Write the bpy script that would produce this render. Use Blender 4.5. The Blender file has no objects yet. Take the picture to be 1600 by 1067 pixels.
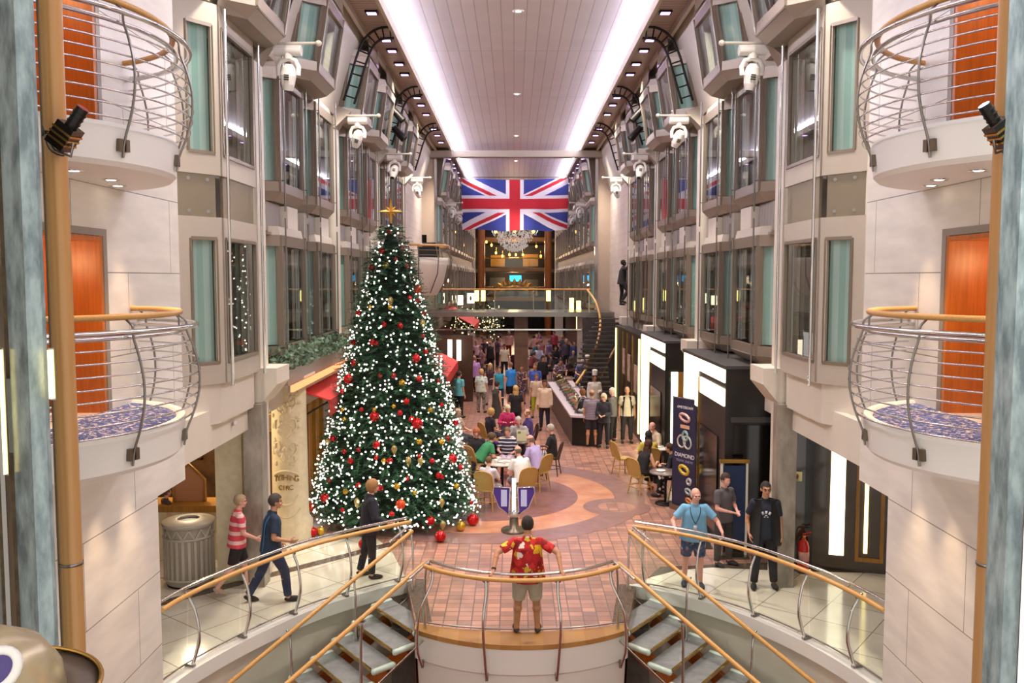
import bpy, bmesh, math, random
from mathutils import Vector, Matrix, Euler
random.seed(7)
SC = bpy.context.scene
COL = SC.collection
R = math.radians

# ---------------------------------------------------------------- camera
CH = 5.1
PITCH, YAW, FPX = R(4.17), R(0.127), 1350.0
cam_d = bpy.data.cameras.new('camera')
cam_d.lens = FPX / 1600 * 36
cam_d.sensor_width = 36
cam_d.clip_start, cam_d.clip_end = 0.05, 300
cam = bpy.data.objects.new('camera', cam_d)
COL.objects.link(cam)
cam.location = (0, 0, CH)
cam.rotation_euler = (R(90) - PITCH, 0, YAW)
SC.camera = cam
CM = cam.rotation_euler.to_matrix()

def at(px, py, X=None, Y=None, Z=None):
    """the point of the place seen at a photo pixel, on the plane X=, Y= or Z="""
    d = CM @ Vector(((px - 800) / FPX, -(py - 533.5) / FPX, -1.0))
    o = Vector((0, 0, CH))
    t = (X - o.x) / d.x if X is not None else (Y - o.y) / d.y if Y is not None else (Z - o.z) / d.z
    return o + d * t

# ---------------------------------------------------------------- view, world, lights
SC.view_settings.view_transform = 'Standard'
SC.view_settings.look = 'None'
SC.view_settings.gamma = 1
SC.view_settings.exposure = 0.75
SC.cycles.use_denoising = True
SC.cycles.max_bounces = 8
SC.cycles.transparent_max_bounces = 16
SC.cycles.caustics_reflective = False
SC.cycles.caustics_refractive = False
SC.cycles.sample_clamp_indirect = 6
w = bpy.data.worlds.new('ambient_fill')
SC.world = w
w.use_nodes = True
w.node_tree.nodes['Background'].inputs[0].default_value = (1.0, 0.95, 0.89, 1)
w.node_tree.nodes['Background'].inputs[1].default_value = 0.76  # even glow from all sides, added to fill the hall with light

def lamp(name, kind, loc, rot, power, col=(1, 0.9, 0.78), size=0.2, size_y=None, spot=60, blend=0.5):
    l = bpy.data.lights.new(name, kind)
    l.energy = power
    l.color = col
    if kind == 'AREA':
        l.size = size
        if size_y:
            l.shape, l.size_y = 'RECTANGLE', size_y
    else:
        l.shadow_soft_size = size
    if kind == 'SPOT':
        l.spot_size, l.spot_blend = R(spot), blend
    o = bpy.data.objects.new(name, l)
    COL.objects.link(o)
    o.location, o.rotation_euler = loc, rot
    return o

XC = 0.1                                   # the hall's axis
def aim(p, q):
    return (Vector(q) - Vector(p)).to_track_quat('-Z', 'Y').to_euler()
def HX(s, d):                              # x at distance d from the axis on side s (-1 tree side, +1 shop side)
    return XC + s * d
# the shop and hall downlights, recessed in the soffits along both sides and under the ceiling's centre line
for s in (-1, 1):
    for y in (12.5, 19, 25.5, 32, 38.5):
        lamp('soffit_spot', 'SPOT', (HX(s, 3.4), y, 10.9), (0, R(s * 6), 0), 1200 if y < 20 else 850, (1, 0.91, 0.80), 0.25, spot=105, blend=0.9)
for y in (48, 58, 68):
    lamp('soffit_spot', 'SPOT', (XC, y, 10.6), (0, 0, 0), 1000, (1, 0.86, 0.76), 0.3, spot=110, blend=0.9)

# ---------------------------------------------------------------- mesh helpers
class MB:
    def __init__(s):
        s.v, s.f, s.m, s.sm = [], [], [], []
    def add(s, vs, fs, m=0, smooth=False):
        n = len(s.v)
        s.v += [tuple(v) for v in vs]
        s.f += [tuple(i + n for i in f) for f in fs]
        s.m += [m] * len(fs)
        s.sm += [smooth] * len(fs)
        return s
    def box(s, lo, hi, m=0):
        (a, b, c), (d, e, f) = lo, hi
        a, d = min(a, d), max(a, d); b, e = min(b, e), max(b, e); c, f = min(c, f), max(c, f)
        return s.add([(a, b, c), (d, b, c), (d, e, c), (a, e, c), (a, b, f), (d, b, f), (d, e, f), (a, e, f)],
                     [(3, 2, 1, 0), (4, 5, 6, 7), (0, 1, 5, 4), (1, 2, 6, 5), (2, 3, 7, 6), (3, 0, 4, 7)], m)
    def obox(s, c, ax, ay, az, m=0):
        c, ax, ay, az = Vector(c), Vector(ax), Vector(ay), Vector(az)
        vs = [c + i * ax + j * ay + k * az for k in (-1, 1) for (i, j) in ((-1, -1), (1, -1), (1, 1), (-1, 1))]
        return s.add(vs, [(3, 2, 1, 0), (4, 5, 6, 7), (0, 1, 5, 4), (1, 2, 6, 5), (2, 3, 7, 6), (3, 0, 4, 7)], m)
    def beam(s, p0, p1, w, h, m=0, up=(0, 0, 1)):
        p0, p1 = Vector(p0), Vector(p1)
        d = p1 - p0
        sd = d.cross(Vector(up))
        if sd.length < 1e-6:
            sd = d.cross(Vector((1, 0, 0)))
        sd.normalize()
        u = sd.cross(d).normalized()
        return s.obox((p0 + p1) / 2, d / 2, sd * w / 2, u * h / 2, m)
    def ring(s, c, u, v, r, n):
        return [Vector(c) + (u * math.cos(2 * math.pi * i / n) + v * math.sin(2 * math.pi * i / n)) * r for i in range(n)]
    def cyl(s, p0, p1, r0, r1=None, n=12, m=0, caps=True):
        r1 = r0 if r1 is None else r1
        p0, p1 = Vector(p0), Vector(p1)
        d = (p1 - p0).normalized()
        u = d.orthogonal().normalized()
        v = d.cross(u)
        vs = s.ring(p0, u, v, r0, n) + s.ring(p1, u, v, r1, n)
        s.add(vs, [(i, (i + 1) % n, n + (i + 1) % n, n + i) for i in range(n)], m, True)
        if caps:
            s.add(vs, [tuple(range(n - 1, -1, -1)), tuple(range(n, 2 * n))], m)
        return s
    def tube(s, pts, r, n=8, closed=False, m=0):
        pts = [Vector(p) for p in pts]
        k = len(pts)
        vs = []
        u = None
        for i, p in enumerate(pts):
            a = pts[(i - 1) % k] if (i > 0 or closed) else p
            b = pts[(i + 1) % k] if (i < k - 1 or closed) else p
            d = (b - a).normalized()
            if u is None:
                u = Vector((0, 0, 1)).cross(d)
                if u.length < 0.1:
                    u = d.orthogonal()
                u.normalize()
            u = (u - d * u.dot(d)).normalized()
            v = d.cross(u)
            vs += s.ring(p, u, v, r[i] if isinstance(r, (list, tuple)) else r, n)
        fs = []
        for i in range(k if closed else k - 1):
            j = (i + 1) % k
            fs += [(i * n + t, i * n + (t + 1) % n, j * n + (t + 1) % n, j * n + t) for t in range(n)]
        s.add(vs, fs, m, True)
        if not closed:
            s.add(vs, [tuple(range(n - 1, -1, -1)), tuple(range((k - 1) * n, k * n))], m)
        return s
    def ball(s, c, r, n=12, k=8, m=0, rot=None):
        c = Vector(c)
        r = (r, r, r) if not isinstance(r, (tuple, list)) else r
        vs = []
        for j in range(k + 1):
            th = math.pi * j / k
            rr, z = max(math.sin(th), 1e-4), math.cos(th)
            for i in range(n):
                p = Vector((r[0] * rr * math.cos(2 * math.pi * i / n), r[1] * rr * math.sin(2 * math.pi * i / n), r[2] * z))
                vs.append(c + (rot @ p if rot else p))
        fs = [(j * n + i, (j + 1) * n + i, (j + 1) * n + (i + 1) % n, j * n + (i + 1) % n) for j in range(k) for i in range(n)]
        return s.add(vs, fs, m, True)
    def lathe(s, prof, c=(0, 0, 0), n=24, m=0, a0=0, a1=None, caps=False):
        c = Vector(c)
        full = a1 is None
        a1 = a0 + 2 * math.pi if full else a1
        na = n if full else n + 1
        vs = [c + Vector((r * math.cos(a0 + (a1 - a0) * i / n), r * math.sin(a0 + (a1 - a0) * i / n), z)) for (r, z) in prof for i in range(na)]
        fs = []
        for j in range(len(prof) - 1):
            for i in range(n):
                i2 = (i + 1) % na
                fs.append((j * na + i, j * na + i2, (j + 1) * na + i2, (j + 1) * na + i))
        return s.add(vs, fs, m, True)
    def prism(s, poly, z0, z1, m=0):
        n = len(poly)
        vs = [(x, y, z0) for x, y in poly] + [(x, y, z1) for x, y in poly]
        s.add(vs, [(i, (i + 1) % n, n + (i + 1) % n, n + i) for i in range(n)], m)
        return s.add(vs, [tuple(range(n - 1, -1, -1)), tuple(range(n, 2 * n))], m)
    def extrude(s, poly3, off, m=0):
        n = len(poly3)
        off = Vector(off)
        vs = [Vector(p) for p in poly3] + [Vector(p) + off for p in poly3]
        s.add(vs, [(i, (i + 1) % n, n + (i + 1) % n, n + i) for i in range(n)], m)
        return s.add(vs, [tuple(range(n - 1, -1, -1)), tuple(range(n, 2 * n))], m)
    def quad(s, *p, m=0):
        return s.add(p, [tuple(range(len(p)))], m)
    def strip(s, A, B, m=0, smooth=False):
        n = len(A)
        return s.add(list(A) + list(B), [(i, i + 1, n + i + 1, n + i) for i in range(n - 1)], m, smooth)
    def band(s, A, B, off, m=0):
        """closed solid between polylines A and B, extruded by off"""
        off = Vector(off)
        n = len(A)
        P = [Vector(p) for p in A]; Q = [Vector(p) for p in B]
        vs = P + Q + [p + off for p in P] + [q + off for q in Q]
        fs = []
        for i in range(n - 1):
            fs += [(i, i + 1, n + i + 1, n + i), (2 * n + i, 3 * n + i, 3 * n + i + 1, 2 * n + i + 1),
                   (i, 2 * n + i, 2 * n + i + 1, i + 1), (n + i, n + i + 1, 3 * n + i + 1, 3 * n + i)]
        fs.append((0, n, 3 * n, 2 * n))
        fs.append((n - 1, 3 * n - 1, 4 * n - 1, 2 * n - 1))
        return s.add(vs, fs, m)
    def build(s, name, mats, parent=None, world=False, fix=True):
        me = bpy.data.meshes.new(name)
        vs = s.v
        if world and parent is not None:
            o = parent.location
            if parent.parent:
                o = o + parent.parent.location
            vs = [(x - o.x, y - o.y, z - o.z) for x, y, z in vs]
        me.from_pydata(vs, [], s.f)
        for mt in (mats if isinstance(mats, (list, tuple)) else [mats]):
            me.materials.append(mt)
        me.polygons.foreach_set('material_index', s.m)
        me.polygons.foreach_set('use_smooth', s.sm)
        if fix and len(s.f) < 60000:
            bm = bmesh.new(); bm.from_mesh(me)
            bmesh.ops.recalc_face_normals(bm, faces=bm.faces)
            bm.to_mesh(me); bm.free()
        me.update()
        ob = bpy.data.objects.new(name, me)
        COL.objects.link(ob)
        if parent is not None:
            ob.parent = parent
        return ob

def tag(o, label=None, cat=None, group=None, kind=None):
    if label: o['label'] = label
    if cat: o['category'] = cat
    if group: o['group'] = group
    if kind: o['kind'] = kind
    return o
def thing(name, label, cat, loc=(0, 0, 0), rotz=0, group=None):
    o = bpy.data.objects.new(name, None)
    o.empty_display_size = 0.1
    COL.objects.link(o)
    o.location, o.rotation_euler = loc, (0, 0, rotz)
    return tag(o, label, cat, group)
def struct_root(name, loc=(0, 0, 0), rotz=0):
    o = bpy.data.objects.new(name, None)
    COL.objects.link(o)
    o.location, o.rotation_euler = loc, (0, 0, rotz)
    o['kind'] = 'structure'
    return o
def st(mb, name, mats, **k):
    o = mb.build(name, mats, **k)
    o['kind'] = 'structure'
    return o
def copy_tree(o, parent=None):
    c = o.copy()
    COL.objects.link(c)
    c.parent = parent
    for ch in list(o.children):
        copy_tree(ch, c)
    return c
def arc(c, r, a0, a1, n, z=0):
    return [Vector((c[0] + r * math.cos(a0 + (a1 - a0) * i / n), c[1] + r * math.sin(a0 + (a1 - a0) * i / n), z)) for i in range(n + 1)]
def spline(pts, n):
    """Catmull-Rom through pts, n steps a span"""
    P = [Vector(p) for p in pts]
    P = [2 * P[0] - P[1]] + P + [2 * P[-1] - P[-2]]
    out = []
    for i in range(1, len(P) - 2):
        for k in range(n):
            t = k / n
            a, b, c, d = P[i - 1], P[i], P[i + 1], P[i + 2]
            out.append(0.5 * (2 * b + (c - a) * t + (2 * a - 5 * b + 4 * c - d) * t * t + (3 * b - a - 3 * c + d) * t ** 3))
    out.append(P[-2])
    return out

# ---------------------------------------------------------------- materials
def lin(h):
    if not isinstance(h, str):
        return (*h[:3], 1)
    c = [int(h[i:i + 2], 16) / 255 for i in (0, 2, 4)]
    return (*[x / 12.92 if x <= 0.04045 else ((x + 0.055) / 1.055) ** 2.4 for x in c], 1)
def node(nt, t, **k):
    n = nt.nodes.new(t)
    for a, b in k.items():
        setattr(n, a, b)
    return n
def mat(name, col, rough=0.5, metal=0.0, var=0.0, vscale=4.0, col2=None, emit=0, stretch=(1, 1, 1), bump=0.0, spec=0.5):
    m = bpy.data.materials.new(name)
    m.use_nodes = True
    nt = m.node_tree
    b = nt.nodes['Principled BSDF']
    c = lin(col)
    b.inputs['Base Color'].default_value = c
    b.inputs['Roughness'].default_value = rough
    b.inputs['Metallic'].default_value = metal
    b.inputs['Specular IOR Level'].default_value = spec
    if emit:
        b.inputs['Emission Color'].default_value = c
        b.inputs['Emission Strength'].default_value = emit
    if var or col2:
        tc = node(nt, 'ShaderNodeTexCoord')
        mp = node(nt, 'ShaderNodeMapping')
        mp.inputs['Scale'].default_value = stretch
        nz = node(nt, 'ShaderNodeTexNoise')
        nz.inputs['Scale'].default_value = vscale
        nz.inputs['Detail'].default_value = 5
        nz.inputs['Roughness'].default_value = 0.6
        rp = node(nt, 'ShaderNodeValToRGB')
        c2 = lin(col2) if col2 else tuple(x * (1 - var) for x in c[:3]) + (1,)
        rp.color_ramp.elements[0].position, rp.color_ramp.elements[0].color = 0.35, c2
        rp.color_ramp.elements[1].position, rp.color_ramp.elements[1].color = 0.65, c
        nt.links.new(tc.outputs['Object'], mp.inputs[0])
        nt.links.new(mp.outputs[0], nz.inputs['Vector'])
        nt.links.new(nz.outputs[0], rp.inputs[0])
        nt.links.new(rp.outputs[0], b.inputs['Base Color'])
        if bump:
            bp = node(nt, 'ShaderNodeBump')
            bp.inputs['Strength'].default_value = bump
            bp.inputs['Distance'].default_value = 0.02
            nt.links.new(nz.outputs[0], bp.inputs['Height'])
            nt.links.new(bp.outputs[0], b.inputs['Normal'])
    return m
def emat(name, col, strength, sample=True):
    m = bpy.data.materials.new(name)
    m.use_nodes = True
    nt = m.node_tree
    nt.nodes.clear()
    e = node(nt, 'ShaderNodeEmission')
    e.inputs[0].default_value, e.inputs[1].default_value = lin(col), strength
    o = node(nt, 'ShaderNodeOutputMaterial')
    nt.links.new(e.outputs[0], o.inputs[0])
    if not sample:
        m.cycles.emission_sampling = 'NONE'
    return m
def glass(name, tint, ior=1.5, gloss=0.02, clear=1.0):
    m = bpy.data.materials.new(name)
    m.use_nodes = True
    nt = m.node_tree
    nt.nodes.clear()
    t = node(nt, 'ShaderNodeBsdfTransparent')
    t.inputs[0].default_value = lin(tint)
    g = node(nt, 'ShaderNodeBsdfGlossy')
    g.inputs['Roughness'].default_value = gloss
    f0 = ((ior - 1) / (ior + 1)) ** 2
    lw = node(nt, 'ShaderNodeLayerWeight')
    lw.inputs[0].default_value = 0.5
    pw = node(nt, 'ShaderNodeMath', operation='POWER')
    pw.inputs[1].default_value = 4.0
    f = node(nt, 'ShaderNodeMath', operation='MULTIPLY_ADD')
    f.inputs[1].default_value, f.inputs[2].default_value = 1 - f0, f0
    nt.links.new(lw.outputs['Facing'], pw.inputs[0])
    nt.links.new(pw.outputs[0], f.inputs[0])
    mx = node(nt, 'ShaderNodeMixShader')
    o = node(nt, 'ShaderNodeOutputMaterial')
    nt.links.new(f.outputs[0], mx.inputs[0])
    nt.links.new(t.outputs[0], mx.inputs[1])
    nt.links.new(g.outputs[0], mx.inputs[2])
    nt.links.new(mx.outputs[0], o.inputs[0])
    return m
def tiles(name, c1, c2, mortar, bw, bh, axes='xy', size=0.012, rough=0.35, offset=0.5, var=0.25, vscale=1.5, bump=0.2, bias=0.0, rot=0, smooth=0.1, stretch=None):
    """stone blocks, bricks and tiles in the object's own metres"""
    m = bpy.data.materials.new(name)
    m.use_nodes = True
    nt = m.node_tree
    b = nt.nodes['Principled BSDF']
    tc = node(nt, 'ShaderNodeTexCoord')
    sp = node(nt, 'ShaderNodeSeparateXYZ')
    cb = node(nt, 'ShaderNodeCombineXYZ')
    nt.links.new(tc.outputs['Object'], sp.inputs[0])
    nt.links.new(sp.outputs['XYZ'.index(axes[0].upper())], cb.inputs[0])
    nt.links.new(sp.outputs['XYZ'.index(axes[1].upper())], cb.inputs[1])
    mp = node(nt, 'ShaderNodeMapping')
    mp.inputs['Rotation'].default_value = (0, 0, rot)
    nt.links.new(cb.outputs[0], mp.inputs[0])
    br = node(nt, 'ShaderNodeTexBrick')
    br.offset = offset
    br.inputs['Scale'].default_value = 1
    br.inputs['Brick Width'].default_value = bw
    br.inputs['Row Height'].default_value = bh
    br.inputs['Mortar Size'].default_value = size
    br.inputs['Mortar Smooth'].default_value = smooth
    br.inputs['Bias'].default_value = bias
    br.inputs['Color1'].default_value, br.inputs['Color2'].default_value, br.inputs['Mortar'].default_value = lin(c1), lin(c2), lin(mortar)
    nt.links.new(mp.outputs[0], br.inputs[0])
    nz = node(nt, 'ShaderNodeTexNoise')
    nz.inputs['Scale'].default_value = vscale
    nz.inputs['Detail'].default_value = 6
    if stretch:
        m2 = node(nt, 'ShaderNodeMapping')
        m2.inputs['Scale'].default_value = stretch
        nt.links.new(tc.outputs['Object'], m2.inputs[0])
        nt.links.new(m2.outputs[0], nz.inputs['Vector'])
    else:
        nt.links.new(tc.outputs['Object'], nz.inputs['Vector'])
    mr = node(nt, 'ShaderNodeMapRange')
    mr.inputs[1].default_value, mr.inputs[2].default_value = 0.3, 0.7
    mr.inputs[3].default_value, mr.inputs[4].default_value = 1 - var, 1 + var * 0.4
    nt.links.new(nz.outputs[0], mr.inputs[0])
    mx = node(nt, 'ShaderNodeMix', data_type='RGBA', blend_type='MULTIPLY')
    mx.inputs[0].default_value = 1
    nt.links.new(br.outputs[0], mx.inputs[6])
    nt.links.new(mr.outputs[0], mx.inputs[7])
    nt.links.new(mx.outputs[2], b.inputs['Base Color'])
    b.inputs['Roughness'].default_value = rough
    if bump:
        bp = node(nt, 'ShaderNodeBump', invert=True)
        bp.inputs['Strength'].default_value = bump
        bp.inputs['Distance'].default_value = 0.01
        nt.links.new(br.outputs['Fac'], bp.inputs['Height'])
        nt.links.new(bp.outputs[0], b.inputs['Normal'])
    return m
def stripes(name, c1, c2, period, axis=2, duty=0.5, rough=0.6, bump=0.0):
    m = bpy.data.materials.new(name)
    m.use_nodes = True
    nt = m.node_tree
    b = nt.nodes['Principled BSDF']
    tc = node(nt, 'ShaderNodeTexCoord')
    sp = node(nt, 'ShaderNodeSeparateXYZ')
    nt.links.new(tc.outputs['Object'], sp.inputs[0])
    a = node(nt, 'ShaderNodeMath', operation='DIVIDE'); a.inputs[1].default_value = period
    f = node(nt, 'ShaderNodeMath', operation='FLOORED_MODULO'); f.inputs[1].default_value = 1.0
    g = node(nt, 'ShaderNodeMath', operation='GREATER_THAN'); g.inputs[1].default_value = duty
    nt.links.new(sp.outputs[axis], a.inputs[0]); nt.links.new(a.outputs[0], f.inputs[0]); nt.links.new(f.outputs[0], g.inputs[0])
    mx = node(nt, 'ShaderNodeMix', data_type='RGBA')
    mx.inputs[6].default_value, mx.inputs[7].default_value = lin(c1), lin(c2)
    nt.links.new(g.outputs[0], mx.inputs[0])
    nt.links.new(mx.outputs[2], b.inputs['Base Color'])
    b.inputs['Roughness'].default_value = rough
    return m
def blotches(name, base, spots, scale=6, rough=0.8, th=0.32):
    """cloth print: coloured voronoi spots of several colours on a base"""
    m = bpy.data.materials.new(name)
    m.use_nodes = True
    nt = m.node_tree
    b = nt.nodes['Principled BSDF']
    tc = node(nt, 'ShaderNodeTexCoord')
    nz = node(nt, 'ShaderNodeTexNoise'); nz.inputs['Scale'].default_value = scale * 1.6
    ad = node(nt, 'ShaderNodeVectorMath', operation='MULTIPLY_ADD')
    ad.inputs[1].default_value = (0.09, 0.09, 0.09)
    nt.links.new(tc.outputs['Object'], nz.inputs['Vector'])
    nt.links.new(nz.outputs[1], ad.inputs[0]); nt.links.new(tc.outputs['Object'], ad.inputs[2])
    vo = node(nt, 'ShaderNodeTexVoronoi'); vo.inputs['Scale'].default_value = scale
    nt.links.new(ad.outputs[0], vo.inputs['Vector'])
    rp = node(nt, 'ShaderNodeValToRGB'); rp.color_ramp.interpolation = 'CONSTANT'
    els = rp.color_ramp.elements
    for i, c in enumerate(spots):
        e = els[i] if i < 2 else els.new(i / len(spots))
        e.position, e.color = i / len(spots), lin(c)
    sp = node(nt, 'ShaderNodeSeparateColor')
    nt.links.new(vo.outputs['Color'], sp.inputs[0]); nt.links.new(sp.outputs[0], rp.inputs[0])
    lt = node(nt, 'ShaderNodeMath', operation='LESS_THAN'); lt.inputs[1].default_value = th
    nt.links.new(vo.outputs['Distance'], lt.inputs[0])
    mx = node(nt, 'ShaderNodeMix', data_type='RGBA')
    mx.inputs[6].default_value = lin(base)
    nt.links.new(lt.outputs[0], mx.inputs[0]); nt.links.new(rp.outputs[0], mx.inputs[7])
    nt.links.new(mx.outputs[2], b.inputs['Base Color'])
    b.inputs['Roughness'].default_value = rough
    return m

K = {}
K['stone_wall'] = tiles('pale_stone_blocks', 'EEE9DF', 'E8E1D5', '8E877B', 2.3, 0.86, 'yz', 0.006, 0.35, 0.5, 0.13, 2.6, 0.1, stretch=(1, 0.55, 2.2))
K['cream'] = mat('cream_panel', 'E0D6C6', 0.45, var=0.05, vscale=2)
K['beige'] = mat('beige_panel', 'BAAF9F', 0.5, var=0.06, vscale=2)
K['white'] = mat('white_paint', 'ECE8E0', 0.4)
K['taupe'] = mat('taupe_metal', '9A8E80', 0.4, 0.2)
K['frame'] = mat('bronze_window_frame', '8E8172', 0.35, 0.45)
K['bronze'] = mat('dark_bronze', '6E6152', 0.35, 0.6)
K['olive'] = mat('olive_spandrel', '857B68', 0.18, 0.1)
K['louvre'] = stripes('grey_louvre', 'B3ABA2', '817970', 0.07, 1, 0.45)
K['pane'] = glass('window_glass', 'E2EAE6', 1.75, 0.01)
K['teal'] = stripes('teal_curtain', 'D2E8E2', 'AFD2CA', 0.16, 1, 0.5, 0.9)
K['grey_cloth'] = stripes('grey_curtain', 'B4B6B2', '8E9290', 0.2, 1, 0.5, 0.9)
K['room_dark'] = mat('dark_interior_tone', '6E675D', 0.8, var=0.4, vscale=3)
K['chrome'] = mat('chrome', 'D8D8D8', 0.12, 1.0)
K['steel'] = mat('brushed_steel', '8F8B86', 0.28, 1.0)
K['brass'] = mat('brass', 'C79A4E', 0.25, 1.0)
K['wood_rail'] = mat('honey_wood', 'D9A35C', 0.35, var=0.2, vscale=14, stretch=(1, 6, 6))
K['wood_orange'] = mat('orange_wood', 'C8702A', 0.35, var=0.25, vscale=5, stretch=(6, 6, 0.4))
K['wood_dark'] = mat('dark_wood', '4A2C1B', 0.4, var=0.3, vscale=8)
K['wood_gold'] = mat('golden_wood', 'A87527', 0.4, var=0.3, vscale=6, stretch=(5, 5, 0.5))
K['deck_wood'] = stripes('deck_boards', 'B98648', 'AE7A3E', 0.6, 0, 0.5, 0.4)
K['rattan'] = mat('rattan', 'C99A4F', 0.5, var=0.3, vscale=60)
K['rattan_weave'] = stripes('woven_rattan', 'C9A862', 'A98744', 0.025, 0, 0.5, 0.7)
K['glassrail'] = glass('clear_glass', 'F3F8F4', 1.42, 0.0)
K['black'] = mat('black_satin', '191512', 0.35)
K['black_gloss'] = mat('black_gloss', '14100D', 0.12)
K['black_metal'] = mat('black_metal', '26221F', 0.35, 0.7)
K['charcoal'] = mat('charcoal', '3C3835', 0.5)
K['brick'] = tiles('pink_brick_paving', 'C8917B', '966E62', '74594E', 0.21, 0.17, 'xy', 0.010, 0.28, 0.0, 0.28, 2.2, 0.2)
K['marble'] = tiles('cream_marble_tiles', 'E6DDCC', 'DCD1BE', '978A78', 0.85, 0.85, 'xy', 0.008, 0.13, 0.0, 0.10, 1.4, 0.05, rot=R(38))
K['inlay'] = mat('brown_granite', '6B564B', 0.2, var=0.5, vscale=30)
K['ring_purple'] = mat('mauve_stone', '8E6460', 0.2, var=0.2, vscale=5)
K['ring_peach'] = mat('peach_stone', 'D29A78', 0.2, col2='BC7C60', vscale=1.6)
K['ring_dark'] = mat('dark_mauve_stone', '94706A', 0.25, var=0.18, vscale=4)
K['marble_grey'] = mat('veined_grey_marble', 'A59A8A', 0.3, col2='746A5D', vscale=3.2, stretch=(1, 1, 0.45))
K['marble_blue'] = mat('veined_blue_marble', '9FB0B0', 0.2, col2='66777A', vscale=6, stretch=(2.2, 2.2, 0.7))
K['marble_shaded'] = mat('veined_marble_shaded', '7A8584', 0.2, col2='474F51', vscale=6, stretch=(2.2, 2.2, 0.7))  # darker copy of the veined marble, shade put into its colour
K['carved'] = mat('carved_cream_stone', 'E4D7B4', 0.7, var=0.12, vscale=9, bump=0.25)
K['glow'] = emat('warm_lightbox', 'FFF3CF', 2.4)
K['glow_y'] = emat('yellow_lightbox', 'FFE58A', 2.6)
K['cove'] = emat('cove_light', 'EEE9FF', 34.0)
K['lens_violet'] = emat('violet_lamp', 'D2A2FF', 5.0, False)
K['lens_white'] = emat('white_lamp', 'FFF1E0', 6.0, False)
K['lens_amber'] = emat('amber_lamp', 'FFB84A', 5.0, False)
K['bulb_warm'] = emat('warm_far_bulb', 'FFE0A8', 1.6, False)
K['bulb'] = emat('fairy_bulb', 'FFF6E6', 4.0, False)
K['red_cloth'] = mat('red_awning', 'D0322E', 0.6, var=0.15)
K['orange_glow'] = emat('orange_strip', 'FF8A5A', 1.6)
K['carpet'] = blotches('blue_speckled_carpet', '3A4A7E', ['C9B6A8', '8A90B8', '2C3560', 'D8CBC0'], 24, 0.95, 0.42)
K['red_carpet'] = mat('red_carpet', '7E3428', 0.9, var=0.4, vscale=6)
K['skin'] = mat('skin', 'DDA68A', 0.55)
K['skin_tan'] = mat('tanned_skin', 'C58E6C', 0.55)
K['skin_pink'] = mat('pink_skin', 'E2A795', 0.55)
K['skin_warm'] = mat('warm_brown_skin', 'A9714E', 0.55)
def cloth(h):
    k = 'cloth_' + h
    if k not in K:
        K[k] = mat('cloth_' + h, h, 0.85, var=0.12, vscale=12)
    return K[k]
# ================================================================ the setting
EDGE_L = [(-1.83, 14.35), (-2.54, 13.75), (-3.21, 13.06), (-3.75, 12.21), (-4.13, 11.45), (-4.4, 10.69), (-4.55, 9.6), (-4.6, 8.5)]
EDGE_R = [(2.05, 14.1), (2.86, 13.6), (3.63, 12.82), (4.25, 11.78), (4.62, 10.71), (4.75, 9.6), (4.8, 8.5)]
EDGE_L = [(p.x, p.y) for p in spline([(x, y, 0) for x, y in EDGE_L], 4)]
EDGE_R = [(p.x, p.y) for p in spline([(x, y, 0) for x, y in EDGE_R], 4)]
PC, PR = (0.11, 14.11), 2.44             # the viewing platform's round front
A0 = math.acos(1.56 / PR)
PLAT_OUT = arc(PC, PR, math.pi + A0, 2 * math.pi - A0, 24)
PLAT_IN = arc((0.11, 16.45), 4.3, R(270) - 0.372, R(270) + 0.372, 24)

# brick paving: the promenade and the platform in one floor
poly = [(-7.5, 96), (-7.5, 14.35), EDGE_L[0]] + [(p.x, p.y) for p in PLAT_IN] + [EDGE_R[0], (7.7, 14.1), (7.7, 96)]
st(MB().prism(poly, -0.3, 0), 'floor', K['brick'])
# cream marble walks along both sides of the stair well
ml = EDGE_L + [(-7.5, 8.5), (-7.5, 17.4), (-4.6, 17.2), (-2.75, 16.75), (-2.3, 15.9)]
st(MB().prism(ml, -0.28, 0.005), 'floor_marble_west', K['marble'])
mr = EDGE_R + [(7.7, 8.5), (7.7, 14.6), (4.9, 14.75), (4.2, 14.85), (3.5, 14.95), (2.85, 14.8), (2.35, 14.45)]
st(MB().prism(mr, -0.28, 0.005), 'floor_marble_east', K['marble'])
# brown granite band on the tree side
a, b = Vector((-5.6, 13.2)), Vector((-2.2, 16.45))
n = Vector((-(b - a).y, (b - a).x)).normalized() * 0.11
st(MB().prism([tuple(a - n), tuple(b - n), tuple(b + n), tuple(a + n)], 0.0, 0.008), 'trim_1', K['inlay'])
st(MB().prism([(2.3, 14.45), (2.85, 14.8), (3.5, 14.95), (4.2, 14.85), (4.9, 14.75), (7.7, 14.6), (7.7, 15.6), (2.6, 15.0)][::-1], 0.0, 0.004), 'trim_2', mat('dark_threshold', '5A4C42', 0.25, var=0.3))
# granite edging of the platform
for i, (p, q) in enumerate((((-1.83, 14.35), (-1.44, 12.5)), ((2.05, 14.1), (1.68, 12.5)))):
    s = 1 if i == 0 else -1
    st(MB().prism([p, q, (q[0] + s * 0.22, q[1]), (p[0] + s * 0.3, p[1])], -0.01, 0.008), 'trim_%d' % (3 + i), K['inlay'])
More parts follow.
